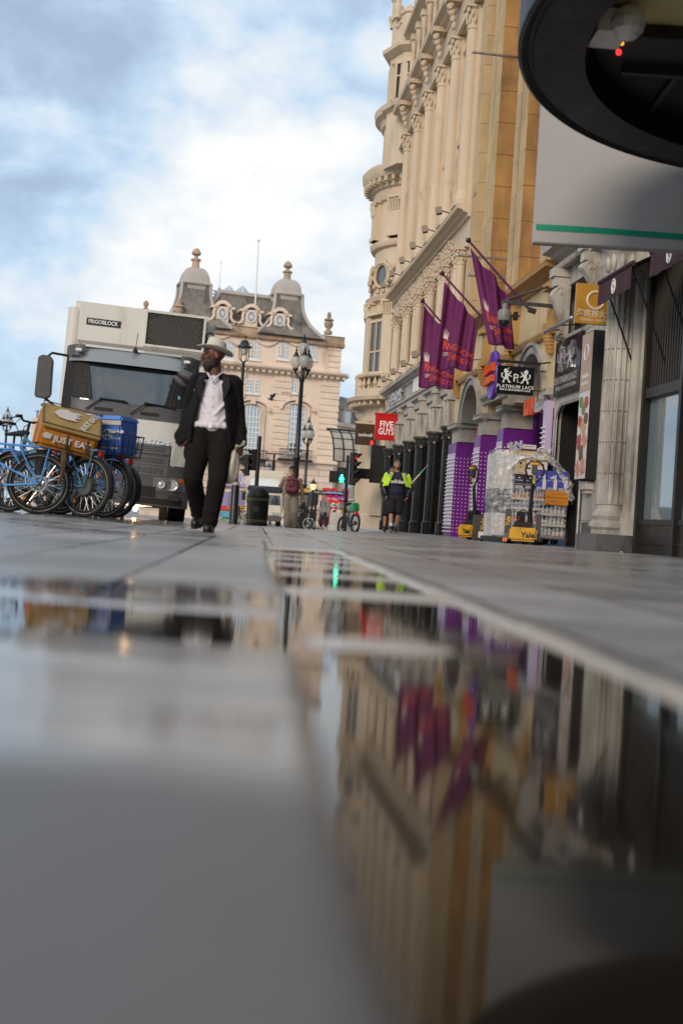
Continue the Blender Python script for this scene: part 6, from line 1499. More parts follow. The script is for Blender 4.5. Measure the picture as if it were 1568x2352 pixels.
# blue delivery box in wire basket
bb_ = at(258, 1040, 12.9); 
b2_ = empty('delivery_box', 'bright blue delivery box with white lettering in a black wire basket', 'delivery box', bb_, radians(-18))
BBL = mat('box_blue', (.045,.14,.50), .55, var=.12, scale=4, bump=.006, bscale=14); BBL2 = mat('box_blue_lid', (.09,.25,.68), .5, var=.1, scale=4)
m = MB(); m.box(-.26,.20,-.2,.2,-.02,.36); m.build('body', BBL, b2_, bevel=.02)
m = MB(); m.box(-.27,.21,-.21,.21,.34,.405); m.build('lid', BBL2, b2_, bevel=.02)
m = MB(); m.box(-.04,.205,-.214,-.209,.30,.35); m.build('silver_band', mat('silver_band',(.45,.42,.36),.4,var=.1), b2_)
for x in (-.05,-.14): m = MB(); m.box(x-.014,x+.014,-.207,-.2,-.02,.41); m.build('strap', BLACKM, b2_)
m = MB(); m.torus((.04,-.205,.19),.055,.008,24,5); m.ball((.04,-.203,.185),(.035,.006,.03),10); m.text('JOIN US', faceS((-.18,-.205,.24)), .06, .002, .001); m.text('熊猫外卖', faceS((.145,-.205,.22)), .05, .002, .001); m.text('delivery', faceS((.145,-.205,.155)), .04, .002); m.text('中国美食', faceS((.03,-.205,.05)), .045, .002); m.box(.1,.18,-.207,-.203,.03,.06); m.ball((-.2,-.2,.10),(.05,.006,.05),10); m.build('lettering', LETTER, b2_)
bk_ = empty('wire_basket', 'black wire basket holding the blue delivery box', 'basket', bb_, radians(-18))
m = MB()
for z, e in ((-.04,.0),(.06,.015),(.2,.03)): m.path([(-.22-e,-.22-e,z),(.24+e,-.22-e,z),(.24+e,.22+e,z),(-.22-e,.22+e,z)],.007,5,closed=True)
m.build('hoops', BLACK, bk_)
m = MB()
for k in range(6):
    x = -.2+.088*k
    for y in (-1,1): m.tube((x,y*.22,-.04),(x*1.08,y*.25,.2),.005,n=4)
for k in range(5): y = -.2+.1*k; m.tube((.24,y,-.04),(.27,y*1.1,.2),.005,n=4); m.tube((-.22,y,-.04),(-.25,y*1.1,.2),.005,n=4)
for k in range(6): m.tube((-.2+.088*k,-.22,-.04),(-.2+.088*k,.22,-.04),.004,n=4)
m.build('wires', BLACK, bk_)
# steel cycle stands with orange collar
for i, (px, d) in enumerate(((172,14.6),(222,14.9),(118,14.4))):
    p = bl(px,1150,d); t = empty('cycle_stand', ('black cycle stand post with an orange collar between the spokes','black cycle stand foot left of the striped wheel','black cycle stand post by the nearest bicycle')[i], 'cycle stand', p, radians(70))
    m = MB(); m.path([(0,0,0),(0,0,.7),(.06,0,.8),(.6,0,.8),(.66,0,.7),(.66,0,0)],.03,8); m.build('hoop', BLACK, t, smooth=50)
    m = MB(); m.tube((0,0,.5),(0,0,.58),.034,n=10); m.build('collar', ORG, t)
# farther bicycles
def simple_dup(src, px, d, rz, label):
    p = gp(px, d); return dup(src, p, rz, label)
src = bpy.data.objects['bicycle']
# ------------------------------------------------------------------ people
def V(*a): return Vector(a)
SKIN = mat('skin_light', (.46,.24,.155), .5, var=.1, scale=12); SKIND = mat('skin_dark', (.12,.052,.033), .40, var=.15, scale=14)
HAIRB = mat('hair_dark', (.018,.012,.009), .7, var=.4, scale=60, bump=.004, bscale=160)
def hand(mb, w, d, side, curl=.5, fist=False):
    """palm and five fingers from wrist w along d; side = direction of the thumb"""
    d = d.normalized(); side = (side-d*side.dot(d)).normalized(); pn = d.cross(side)
    c = w+d*.045; mb.cap(w, w+d*.075, .026, .036, 10, .55, pn)
    for i, L in enumerate((.065,.075,.070,.055)):
        o = w+d*.085+side*(.030-.020*i); k1 = o+d*L*.5*(1-.3*curl)+pn*L*.35*curl; k2 = k1+d*L*.5*(1-.95*curl)+pn*L*.5*curl; 
        mb.cap(w+d*.055+side*(.024-.016*i), o, .012, .0105, 8); mb.cap(o, k1, .0105, .0098, 8); mb.cap(k1, k2, .0098, .0085, 8)
    t0 = w+d*.03+side*.028; t1 = t0+side*.028+d*.03; t2 = t1+d*.032-side*.004+pn*.012
    mb.cap(t0, t1, .014, .012, 8); mb.cap(t1, t2, .012, .0095, 8)
def face_frame(J):
    f = Vector(J['face']).normalized(); u = Vector(J.get('headup', (0,0,1))); u = (u-f*u.dot(f)).normalized(); s = u.cross(f)   # s: the face's left
    h = J['head']
    return lambda a, b, c: h+s*a+f*b+u*c
def body_mb(J, hands=True, curl=.5):
    m = MB(); h = face_frame(J)
    c = h(0,-.008,.018)
    def el(pt, r):        # ellipsoid in face frame
        f = Vector(J['face']).normalized(); u = Vector(J.get('headup', (0,0,1))); u = (u-f*u.dot(f)).normalized(); s = u.cross(f)
        m.ball((0,0,0), r, 14, basis(s, f, u, pt))
    el(h(0,-.012,.035), (.076,.096,.090)); el(h(0,.012,-.03), (.062,.075,.088)); el(h(0,.045,-.082), (.036,.036,.034)); el(h(0,.06,.03), (.055,.028,.035))
    m.cap(h(0,.088,.018), h(0,.112,-.022), .010, .016, 8); el(h(0,.100,-.026), (.019,.014,.010)); el(h(0,.083,-.058), (.026,.014,.010)); el(h(0,.080,.030), (.056,.014,.010))
    for sx in (-1,1): 
        el(h(sx*.076,-.012,-.004), (.010,.020,.033)); el(h(sx*.040,.060,-.018), (.024,.024,.020))
    m.cap(J['neck'], h(0,-.02,-.06), .060, .055, 12)
    pel = (J['hipL']+J['hipR'])/2; ch = (J['shL']+J['shR'])/2-V(0,0,.10)
    m.cap(pel, ch, .12, .12, 14, .75, (0,1,0)); m.cap(J['shL'], J['shR'], .055, .055, 10); m.cap(ch, J['neck'], .09, .055, 12)
    for s in 'LR':
        m.cap(J['sh'+s], J['el'+s], .052, .042, 10); m.cap(J['el'+s], J['wr'+s], .042, .028, 10)
        m.cap(pel+(J['hip'+s]-pel)*.7, J['kn'+s], .080, .055, 12); m.cap(J['kn'+s], J['an'+s], .056, .038, 12)
        c2 = J['kn'+s].lerp(J['an'+s], .3)+V(0,.018,0); m.ball(c2, (.052,.058,.10), 10)
        m.cap(J['an'+s], J['toe'+s], .035, .028, 8)
        if hands: hand(m, J['wr'+s], Vector(J.get('hd'+s, J['wr'+s]-J['el'+s])), Vector(J.get('th'+s, (0,-1,0))), curl)
    return m
def torso(J, g, low=0, mb=None, flat=.72, belly=0):
    m = mb or MB(); pel = (J['hipL']+J['hipR'])/2+V(0,0,low); ch = (J['shL']+J['shR'])/2-V(0,0,.13)
    w = (J['shR']-J['shL']).length; x = (J['shR']-J['shL']).normalized()
    m.cap(pel-x*.05, ch-x*(w*.5-.13), .105+g, .11+g, 14, flat, (0,1,0)); m.cap(pel+x*.05, ch+x*(w*.5-.13), .105+g, .11+g, 14, flat, (0,1,0)); m.cap(pel, ch, .115+g, .125+g, 14, flat+.06, (0,1,0))
    m.cap(J['shL']-V(0,0,.015), J['shR']-V(0,0,.015), .052+g, .052+g, 12); m.cap(ch, (J['shL']+J['shR'])/2+V(0,0,.02), .12+g*.5, .07+g*.4, 12, .75, (0,1,0))
    if belly: m.ball(pel.lerp(ch,.4)+V(0,-.06,0), (.14+g, .09+belly, .16), 14)
    return m
def sleeve(m, J, s, r0, r1, to=1.0, fold=0):
    e = J['el'+s]; w = e.lerp(J['wr'+s], to)
    m.cap(J['sh'+s]-V(0,0,.01), e, r0, (r0+r1)/2, 12); m.cap(e, w, (r0+r1)/2, r1, 12)
    if fold:
        rnd = random.Random(int(e.x*1000)); 
        for k in range(7):
            t = rnd.random(); p = J['sh'+s].lerp(e, t) if k < 3 else e.lerp(w, t); m.torus((0,0,0), r1*1.0, .014, 12, 6, T3(p)@RX(90+rnd.uniform(-25,25))@RZ(rnd.uniform(0,90)))
def trouser(m, J, s, r0, r1, r2, to=1.0, fold=0):
    pel = (J['hipL']+J['hipR'])/2; hp = pel+(J['hip'+s]-pel)*.72; k = J['kn'+s]; a = k.lerp(J['an'+s], to) if to > 0 else hp.lerp(k, 1+to)
    if to > 0: m.cap(hp, k, r0, r1, 14); m.cap(k, a, r1, r2, 14)
    else: m.cap(hp, a, r0, r1, 14)
    if fold:
        rnd = random.Random(int(k.x*997)+3)
        for i in range(fold):
            t = rnd.random(); p = hp.lerp(k, .3+.7*t) if i % 2 else k.lerp(a, .2+.8*t); rr = r1 if i % 2 else r2
            m.torus((0,0,0), rr*.95, .015, 14, 6, T3(p)@RX(90+rnd.uniform(-28,28))@RZ(rnd.uniform(-30,30)))
def shoe(J, s, mt, t, sole=None, r=.045, nm='shoe'):
    a, b = J['an'+s], J['toe'+s]; d = (b-a); d.z = 0; d = d.normalized() if d.length > 1e-4 else V(0,-1,0)
    m = MB(); heel = a+V(0,0,-.045)-d*.03; toe = b
    m.cap(heel, toe, r, r*.86, 12); m.cap(a+V(0,0,.03), a-V(0,0,.03), r*1.0, r, 12); m.cap(a.lerp(b,.35)+V(0,0,-.01), toe, r*.9, r*.85, 12)
    o = remesh(m, nm, mt, .008, t, 4)
    if sole:
        m = MB(); sd = d.cross(V(0,0,1)); zz = -r*.80; pts = []
        for k in range(20):
            w = 2*pi*k/20; c = (heel+toe)/2; L = (toe-heel).length/2+r*.9; pts.append((c+d*L*cos(w)+sd*r*.95*sin(w), (heel.lerp(toe, .5+.5*cos(w))).z))
        vs = [(p.x, p.y, z+zz-.012) for p, z in pts]+[(p.x, p.y, z+zz+.016) for p, z in pts]
        m.add(vs, [tuple(range(19,-1,-1)), tuple(range(20,40))]+[(k,(k+1)%20,(k+1)%20+20,k+20) for k in range(20)]); m.build('sole', sole, o)
    return o
def hair(J, mt, t, r=(.0785,.096,.083), up=.045, back=-.018, nm='hair', cut=.035):
    h = face_frame(J); f = Vector(J['face']).normalized(); u = Vector(J.get('headup', (0,0,1))); u = (u-f*u.dot(f)).normalized(); s = u.cross(f); M = basis(s, f, u, h(0,back,up))
    m = MB(); n = 20; pr = []
    vs = []; fs = []; K = 10
    for i in range(K+1):
        p = pi/2*(1-1.15*i/K)
        for k in range(n):
            w = 2*pi*k/n; q = p if sin(w) < .2 else max(p, -.0+.25*max(0, sin(w)))
            vs.append((r[0]*cos(q)*cos(w), r[1]*cos(q)*sin(w), r[2]*sin(q)))
    for i in range(K):
        for k in range(n): fs.append((i*n+k, (i+1)*n+k, (i+1)*n+(k+1)%n, i*n+(k+1)%n))
    m.add(vs, fs, M); o = m.build(nm, mt, t, smooth=80); o.modifiers.new('s','SOLIDIFY').thickness = .008; return o
def eyes(J, t, brow=HAIRB):
    h = face_frame(J); m = MB()
    for sx in (-1,1): m.cap(h(sx*.016,.094,.034), h(sx*.046,.082,.034), .006, .004, 6)
    m.build('eyebrows', brow, t, smooth=60)
    m = MB()
    for sx in (-1,1): m.ball(h(sx*.030,.076,.012), (.013,.010,.008), 8)
    m.build('eyes', mat('eye_dark',(.02,.015,.012),.2,var=0), t, smooth=60)
def J_(**k): return {a: (Vector(b) if isinstance(b, tuple) else b) for a, b in k.items()}
# ---- man in the hat, walking towards the camera
mp_ = at(480, 1225, 10.4); mp_.z = gz(mp_.x, 10.4)
mp_.z = at(480,1226,10.4).z
H1 = empty('person', 'man in cream hat, black jacket and white shirt walking with a plastic bag', 'person', mp_, 0)
J = J_(head=(-.062,0,1.625), face=(-.93,-.38,.02), neck=(-.042,.02,1.47), shL=(-.205,.03,1.405), shR=(.148,.02,1.40), elL=(-.275,.09,1.14), elR=(.195,.06,1.11), wrL=(-.285,.02,.90), wrR=(.243,-.02,.845),
       hipL=(-.15,.0,.92), hipR=(.10,0,.93), knL=(-.182,.0,.50), knR=(.058,-.12,.50), anL=(-.140,.34,.175), anR=(.004,-.04,.10), toeL=(-.158,.20,.085), toeR=(.004,-.17,.045), hdR=(-.04,-.04,-1), thR=(-.5,-.8,0), hdL=(.15,-.2,-1), thL=(.5,-.8,0))
remesh(body_mb(J, True, .75), 'body', SKIND, .0065, H1, 3); eyes(J, H1)
JACK = mat('black_jacket', (.009,.0075,.008), .85, spec=.2, var=.3, scale=8, bump=.02, bscale=9); TROU = mat('black_trousers', (.011,.0085,.008), .85, spec=.2, var=.35, scale=7, bump=.03, bscale=10); SHIRT = mat('white_shirt', (.66,.61,.66), .7, var=.05, scale=5, bump=.03, bscale=8)
h = face_frame(J)
m = MB(); fdir = Vector(J['face']).normalized()                              # beard
for a, b, c, r in ((0,.052,-.088,(.046,.046,.046)),(.052,.005,-.062,(.022,.042,.048)),(-.052,.005,-.062,(.022,.042,.048)),(0,.048,-.118,(.038,.038,.036)),(.03,.04,-.09,(.03,.04,.04)),(-.03,.04,-.09,(.03,.04,.04)),(0,.090,-.045,(.030,.010,.009))):
    s_ = V(0,0,1).cross(fdir); m.ball((0,0,0), r, 12, basis(s_, fdir, V(0,0,1), h(a,b,c)))
remesh(m, 'beard', HAIRB, .006, H1, 2)
m = MB(); m.ball(h(.080,-.01,-.005),(.008,.008,.012),8); m.build('earphone', mat('red_earphone',(.6,.02,.02),.4,var=0,emit=.4), H1)
# hat, tipped a little towards the back of the head
HM = T3(h(0,-.012,.060))@Matrix.Rotation(atan2(fdir.y, fdir.x), 4, 'Z')@RY(-11)@Matrix.Scale(.87, 4)
m = MB(); vs = []; n = 40
for (r, z, wv) in ((.096,-.012,0),(.130,-.006,.004),(.170,.002,.012),(.185,.008,.018),(.186,.013,.018),(.170,.008,.012),(.130,.001,.004),(.098,-.004,0)):
    for k in range(n):
        w = 2*pi*k/n; vs.append((r*1.08*cos(w), r*.94*sin(w), z+wv*(cos(2*w+pi)*.9-.5)+.0*cos(w)))
m.add(vs, [(i*n+k,i*n+(k+1)%n,(i+1)*n+(k+1)%n,(i+1)*n+k) for i in range(7) for k in range(n)], HM)
FELT = mat('cream_felt', (.56,.52,.43), .85, var=.08, scale=10, bump=.003, bscale=120)
m2 = MB(); vs = []; prof = [(.100,-.01),(.101,.03),(.097,.07),(.090,.098),(.074,.112),(.05,.108),(.02,.098),(.001,.094)]
for (r, z) in prof:
    for k in range(n):
        w = 2*pi*k/n; pin = 1-.10*max(0, z/.11)*max(0, cos(w))*abs(sin(w))**.5*1.6; vs.append((r*1.06*cos(w)*pin, r*.95*sin(w)*pin, z+.012*cos(w)*max(0,z/.11)))
m2.add(vs, [(i*n+k,i*n+(k+1)%n,(i+1)*n+(k+1)%n,(i+1)*n+k) for i in range(7) for k in range(n)], HM)
m.v += m2.v; off = len(m.v)-len(m2.v); m.f += [[i+off for i in f] for f in m2.f]; m.mi += m2.mi
ht = m.build('hat', FELT, H1, smooth=60)
m = MB(HM); vs = []
for (r, z) in ((.1035,.0),(.1035,.022)):
    for k in range(n): w = 2*pi*k/n; vs.append((r*1.06*cos(w), r*.95*sin(w), z))
m.add(vs, [(k,(k+1)%n,n+(k+1)%n,n+k) for k in range(n)]); m.build('hat_band', mat('crimson_band',(.22,.006,.02),.6,var=.1), ht, smooth=80)
# shirt
m = MB()
pel = V(-.025,-.01,.965); ch = V(-.035,-.01,1.27)
m.cap(V(-.075,-.0,1.0), V(-.12,.0,1.28), .115, .105, 14, .85, (0,1,0)); m.cap(V(.045,-.0,1.0), V(.05,.0,1.28), .115, .105, 14, .85, (0,1,0)); m.cap(V(-.02,-.03,1.02), V(-.035,-.02,1.26), .125, .115, 14, .9, (0,1,0)); m.cap(V(-.15,.02,1.36), V(.08,.02,1.36), .07, .07, 12); m.cap(V(-.035,.0,1.3), V(-.042,.005,1.405), .10, .060, 12)
for k in range(6): m.ball((-.165+.05*k, -.085-.03*sin(pi*k/6), .985), (.042,.035,.035), 8)
for (a, b) in (((-.1,-.11,1.1),(.02,-.135,1.03)),((.09,-.10,1.2),(.0,-.135,1.08)),((-.12,-.1,1.22),(-.05,-.125,1.1)),((.10,-.09,1.07),(.04,-.13,1.0))): m.cap(V(*a), V(*b), .012, .016, 6)
sh = remesh(m, 'shirt', SHIRT, .009, H1, 3)
m = MB(); m.path([(-.105,-.02,1.465),(-.078,-.075,1.43),(-.043,-.108,1.375),(-.010,-.078,1.43),(.022,-.02,1.468),(-.005,.05,1.485),(-.085,.05,1.485)], .0095, 8, closed=True); m.build('collar', SHIRT, sh, smooth=60)
m = MB(); 
for z in (1.33,1.24,1.15,1.06): m.ball((-.035+.03*(1.33-z), -.128-.012*sin((1.33-z)*9), z), .006, 6)
m.build('shirt_buttons', mat('button',(.5,.46,.46),.4,var=0), sh)
# trousers, belt, boots
m = MB(); m.cap(V(-.11,.0,.90), V(.06,0,.90), .125, .125, 14, .9, (0,1,0)); m.cap(V(-.10,0,.96), V(.05,0,.96), .118, .118, 14, .85, (0,1,0)); trouser(m, J, 'L', .128, .090, .078, .98, 10); trouser(m, J, 'R', .122, .088, .075, .98, 10)
m.cap(V(-.20,.02,.90), V(-.20,.02,.72), .07, .085, 10); remesh(m, 'trousers', TROU, .01, H1, 3)
m = MB(); vs = []; n = 40
for z in (.955,.998):
    for k in range(n): w = 2*pi*k/n; vs.append((-.027+.205*cos(w), .0+.128*sin(w), z-.012*cos(w)))
m.add(vs, [(k,(k+1)%n,n+(k+1)%n,n+k) for k in range(n)]); bt_ = m.build('belt', BLACK, H1, smooth=80)
m = MB(); m.box(-.055,-.02,-.142,-.128,.956,.998); m.build('buckle', STEEL, bt_)
BOOT = mat('black_boot', (.012,.011,.011), .28, var=.25, scale=10)
shoe(J, 'L', BOOT, H1, BLACKM, .052, 'boot'); bo = shoe(J, 'R', BOOT, H1, BLACKM, .052, 'boot')
m = MB(); 
for k in range(4): m.tube((-.035,-.055-.022*k,.125-.014*k),(.025,-.055-.022*k,.125-.014*k),.005,n=5)
m.path([(0,-.05,.13),(.05,-.05,.16),(.07,-.03,.13)],.004,5); m.build('laces', BLACKM, bo)
# jacket: back and shoulders, sleeves, two open front panels
m = MB(); m.cap(V(-.15,.06,1.0), V(-.14,.06,1.30), .13, .12, 14, .55, (0,1,0)); m.cap(V(.09,.06,1.0), V(.08,.06,1.30), .13, .12, 14, .55, (0,1,0)); m.cap(V(-.25,.03,1.02), V(-.33,.06,.88), .05, .06, 10, .6, (0,1,0)); m.cap(V(-.03,.085,.85), V(-.03,.075,1.36), .13, .12, 14, .5, (0,1,0)); m.cap(V(-.195,.03,1.405), V(.135,.03,1.40), .072, .072, 12, .9, (0,1,0)); m.cap(V(-.11,.05,1.42), V(.03,.05,1.42), .065, .065, 10)
sleeve(m, J, 'L', .070, .057, .97, 1); sleeve(m, J, 'R', .069, .056, .98, 1)
def slab(pts, r): 
    for i in range(len(pts)-1): m.cap(V(*pts[i]), V(*pts[i+1]), r, r, 8)
# right-hand (picture left) panel swings out; other panel hangs
for (x0, x1, y0, z0, z1, xt) in ((-.245,-.185,-.055,.80,1.34,-.16),):
    for k in range(7):
        f = k/6; slab([(-.125-.085*f*.6, -.095+.06*f, 1.36), (-.165-.06*f, -.115+.07*f, 1.18), (-.205-.115*f, -.12+.13*f, .98), (-.215-.135*f, -.10+.15*f, .83+.03*sin(f*6))], .021)
for k in range(7):
    f = k/6; slab([(.055+.075*f, -.095+.065*f, 1.36), (.095+.06*f, -.12+.08*f, 1.18), (.125+.085*f, -.115+.10*f, .98), (.15+.075*f, -.09+.10*f, .79)], .021)
jk = remesh(m, 'jacket', JACK, .009, H1, 3)
m = MB()
for sx in (-1, 1):
    cx = -.035; m.add([(cx+sx*.075,-.075,1.46),(cx+sx*.135,-.08,1.42),(cx+sx*.150,-.115,1.33),(cx+sx*.10,-.135,1.19),(cx+sx*.085,-.12,1.33)],[(0,1,2,3,4) if sx > 0 else (4,3,2,1,0)])
lp = m.build('lapels', mat('satin_lapel',(.008,.007,.008),.8,var=.1), jk); lp.modifiers.new('s','SOLIDIFY').thickness = .012
m = MB(); m.sheet(lambda s,t: (-.20-.10*s-.02*t, -.10+.10*s, 1.08-.22*t+.0*s), 6, 8); m.build('jacket_lining', mat('brown_lining',(.05,.018,.013),.5,var=.3), jk, smooth=70)
# the plastic bag he carries
bgp = mp_+V(.205,-.05,.80); pb = empty('plastic_bag', 'thin cream plastic carrier bag hanging from the hand of the man in the hat', 'bag', bgp, 0)
m = MB(); vs = []; n = 28; prof = [(.014,.03),(.018,-.02),(.045,-.07),(.062,-.14),(.070,-.22),(.066,-.28),(.040,-.325),(.006,-.335)]
for i, (r, z) in enumerate(prof):
    for k in range(n):
        w = 2*pi*k/n; q = 1+.13*sin(5*w+i*.8)+.06*sin(9*w); vs.append((r*q*cos(w)-.010-.012*i*.5, r*.7*q*sin(w), z))
m.add(vs, [(i*n+k,i*n+(k+1)%n,(i+1)*n+(k+1)%n,(i+1)*n+k) for i in range(len(prof)-1) for k in range(n)]); m.build('bag_body', mat('bag_plastic',(.38,.36,.28),.35,var=.15,scale=8,alpha=.93), pb, smooth=70)
m = MB(); 
for sg in (-1,1): m.cap(V(.0,sg*.01,.01), V(.055,sg*.012,.045), .018, .028, 8, .4, (0,1,0))
m.build('bag_handles', mat('bag_plastic',(.47,.45,.36)), pb, smooth=60)
# ---- generic standing walkers
def walker(label, loc, rz, Jd, skin, top, topcol, legs, legcol, shoecol, hairc, opts):
    t = empty('person', label, 'person', loc, rz); J = J_(**Jd)
    remesh(body_mb(J, opts.get('hands', True), opts.get('curl', .5)), 'body', skin, opts.get('vox', .008), t, 3)
    if opts.get('face', True): eyes(J, t)
    m = torso(J, opts.get('grow', .02), 0, None, .78, opts.get('belly', 0))
    if opts.get('sleeves', 1): sleeve(m, J, 'L', opts.get('sl', .065), opts.get('slw', .05), opts['sleeves'], 1); sleeve(m, J, 'R', opts.get('sl', .065), opts.get('slw', .05), opts['sleeves'], 1)
    tp_ = remesh(m, top, topcol, .010, t, 3)
    m = MB(); pel = (J['hipL']+J['hipR'])/2; m.cap(J['hipL']*.6+pel*.4, J['hipR']*.6+pel*.4, opts.get('hipr', .125), opts.get('hipr', .125), 14, .9, (0,1,0))
    lr = opts['legs']; trouser(m, J, 'L', *lr); trouser(m, J, 'R', *lr); remesh(m, legs, legcol, .011, t, 3)
    for s in 'LR': shoe(J, s, shoecol, t, opts.get('sole'), opts.get('shoer', .048))
    if hairc: hair(J, hairc, t)
    return t, J, tp_
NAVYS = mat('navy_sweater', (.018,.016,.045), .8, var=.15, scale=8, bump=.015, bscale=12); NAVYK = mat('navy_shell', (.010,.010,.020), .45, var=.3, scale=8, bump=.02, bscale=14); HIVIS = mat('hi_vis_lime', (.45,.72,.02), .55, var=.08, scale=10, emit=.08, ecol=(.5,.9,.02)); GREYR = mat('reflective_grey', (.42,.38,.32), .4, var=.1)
SHORTS = mat('black_shorts', (.012,.011,.016), .8, var=.25, scale=8, bump=.02, bscale=12); TRAINER = mat('dark_trainer', (.03,.028,.028), .6, var=.3, scale=20); SOLEW = mat('pale_sole', (.4,.38,.36), .6)
p = at(904, 1227, 27.6); p.z = gz(p.x, 27.6)
t, J, tp_ = walker('stocky man in navy sweater and lime hi-vis jacket walking in shorts', p, 0, dict(head=(-.02,-.02,1.665), face=(.05,-1,-.05), neck=(-.01,.03,1.50), shL=(-.225,.02,1.42), shR=(.215,.02,1.42), elL=(-.34,.07,1.14), elR=(.35,.07,1.13), wrL=(-.255,-.03,.93), wrR=(.27,-.02,.92), hipL=(-.12,0,.88), hipR=(.12,0,.88), knL=(-.10,.0,.50), knR=(.09,.04,.50), anL=(-.09,-.16,.12), anR=(.045,.20,.14), toeL=(-.10,-.34,.11), toeR=(.045,.09,.05), hdL=(.3,-.1,-1), hdR=(-.3,-.1,-1)),
    SKIN, 'sweater', NAVYS, 'shorts', SHORTS, TRAINER, mat('hair_cropped',(.10,.055,.035),.8,var=.3,scale=60), dict(sleeves=0, grow=.035, belly=.035, legs=(.115,.105,.1,-.12), hipr=.14, sole=SOLEW, curl=.8))
h = face_frame(J); m = MB(); 
for a, b, c, r in ((0,.060,-.085,(.036,.026,.026)),(.045,.02,-.06,(.02,.035,.03)),(-.045,.02,-.06,(.02,.035,.03)),(0,.088,-.047,(.026,.008,.006))): m.ball((0,0,0), r, 10, basis((-1,0,0),(0,-1,0),(0,0,1),h(a,b,c)))
remesh(m, 'stubble', mat('stubble',(.10,.05,.03),.8,var=.2,scale=80), .007, t, 2)
m = MB(); m.text('adidas', faceS((.0,-.245,1.25)), .125, .006, .003, sx=1.05); m.build('sweater_print', LETTER, tp_)
m = MB(); m.cap(J['shL']+V(0,.04,.0), J['shR']+V(0,.04,0), .075, .075, 10, .8, (0,1,0)); m.cap(V(-.16,.09,1.0),V(-.15,.08,1.36),.14,.12,12,.5,(0,1,0)); m.cap(V(.16,.09,1.0),V(.15,.08,1.36),.14,.12,12,.5,(0,1,0)); sleeve(m, J, 'L', .088, .070, .95, 1); sleeve(m, J, 'R', .088, .070, .95, 1)
jk = remesh(m, 'jacket', NAVYK, .011, t, 3)
for sx in (-1,1):
    m = MB()
    for k in range(5):
        f = k/4; a = V(sx*(.115+.085*f),-.10+.07*f,1.455-.02*f); b = V(sx*(.175+.075*f),-.15+.10*f,1.30); c = V(sx*(.225+.105*f),-.13+.10*f,1.16-.02*f)
        m.cap(a, b, .018, .022, 8); m.cap(b, c, .022, .024, 8)
    m.cap(J['sh'+('L' if sx < 0 else 'R')]+V(sx*.03,-.02,-.02), J['sh'+('L' if sx < 0 else 'R')].lerp(J['el'+('L' if sx < 0 else 'R')],.62)+V(0,-.01,0), .072, .082, 12)
    remesh(m, 'hi_vis_panel', HIVIS, .010, jk, 2)
    m = MB(); m.add([(sx*.135,-.135,1.47),(sx*.185,-.115,1.47),(sx*.215,-.16,1.34),(sx*.175,-.18,1.34)],[(0,1,2,3) if sx > 0 else (3,2,1,0)]); r_ = m.build('reflective_patch', GREYR, jk); r_.modifiers.new('s','SOLIDIFY').thickness = .01
for s in 'LR': m = MB(); m.cap(J['an'+s]+V(0,.01,.02), J['an'+s]+V(0,.01,.09), .047, .046, 10); m.build('sock', mat('white_sock',(.7,.68,.66),.8,var=.05), t, smooth=60)
# person hidden behind him, and the thin pole
p = at(884, 1222, 29.4); p.z = gz(p.x, 29.4)
walker('person in dark clothes and shorts mostly hidden behind the hi-vis man', p, 0, dict(head=(.10,0,1.60), face=(0,-1,0), neck=(.08,.03,1.44), shL=(-.10,.02,1.37), shR=(.26,.02,1.37), elL=(-.13,.05,1.08), elR=(.30,.05,1.08), wrL=(-.06,.0,.86), wrR=(.28,0,.86), hipL=(-.02,0,.87), hipR=(.2,0,.87), knL=(-.02,.0,.48), knR=(.16,.05,.48), anL=(-.03,-.10,.10), anR=(.14,.22,.12), toeL=(-.04,-.26,.05), toeR=(.14,.12,.05)),
    mat('skin_tan',(.36,.16,.08),.5,var=.1), 'jacket', NAVYK, 'shorts', SHORTS, TRAINER, HAIRB, dict(sleeves=.95, grow=.03, legs=(.11,.10,.1,-.05), sole=SOLEW))
p0 = at(944, 1111, 28.3); p1 = at(975, 1076, 28.3)
t = empty('litter_pole', 'thin white and green telescopic pole sloping up beside the hi-vis man', 'pole', p0); m = MB(T3(-p0)); m.tube(p0.lerp(p1,-.35), p0.lerp(p1,.6), .014, n=8); m.build('white_rod', LETTER, t); m = MB(T3(-p0)); m.tube(p0.lerp(p1,.6), p0.lerp(p1,.88), .017, n=8); m.build('green_grip', mat('green_plastic',(.02,.35,.10),.4,var=0), t); m = MB(T3(-p0)); m.tube(p0.lerp(p1,.88), p1.lerp(p0,-.25), .009, n=6); m.build('thin_tip', STEEL, t)
# ---- walker with the backpack, seen from behind
p = at(664, 1217, 31.3); p.z = gz(p.x, 31.3)
BEIGE = mat('beige_jacket', (.36,.26,.17), .8, var=.12, scale=6, bump=.02, bscale=10); BEIGET = mat('beige_trousers', (.52,.42,.31), .8, var=.1, scale=6, bump=.03, bscale=9)
t, J, tp_ = walker('person in beige jacket and trousers walking away with a red backpack', p, radians(0), dict(head=(-.03,-.01,1.63), face=(-.35,1,-.1), neck=(-.01,-.02,1.47), shL=(-.215,.0,1.39), shR=(.205,.0,1.38), elL=(-.33,.06,1.16), elR=(.285,.02,1.10), wrL=(-.17,.10,1.42), wrR=(.30,.06,.86), hipL=(-.11,0,.90), hipR=(.10,0,.90), knL=(-.09,.05,.50), knR=(.11,-.01,.49), anL=(-.07,-.05,.11), anR=(.10,.12,.09), toeL=(-.08,.12,.05), toeR=(.09,.27,.05), hdL=(.35,.1,.8), thL=(0,1,.2)),
    SKIN, 'jacket', BEIGE, 'trousers', BEIGET, mat('tan_shoe',(.40,.33,.25),.6,var=.15), HAIRB, dict(sleeves=.97, grow=.03, legs=(.12,.105,.095,.97,6), hipr=.13, face=False, sole=SOLEW))
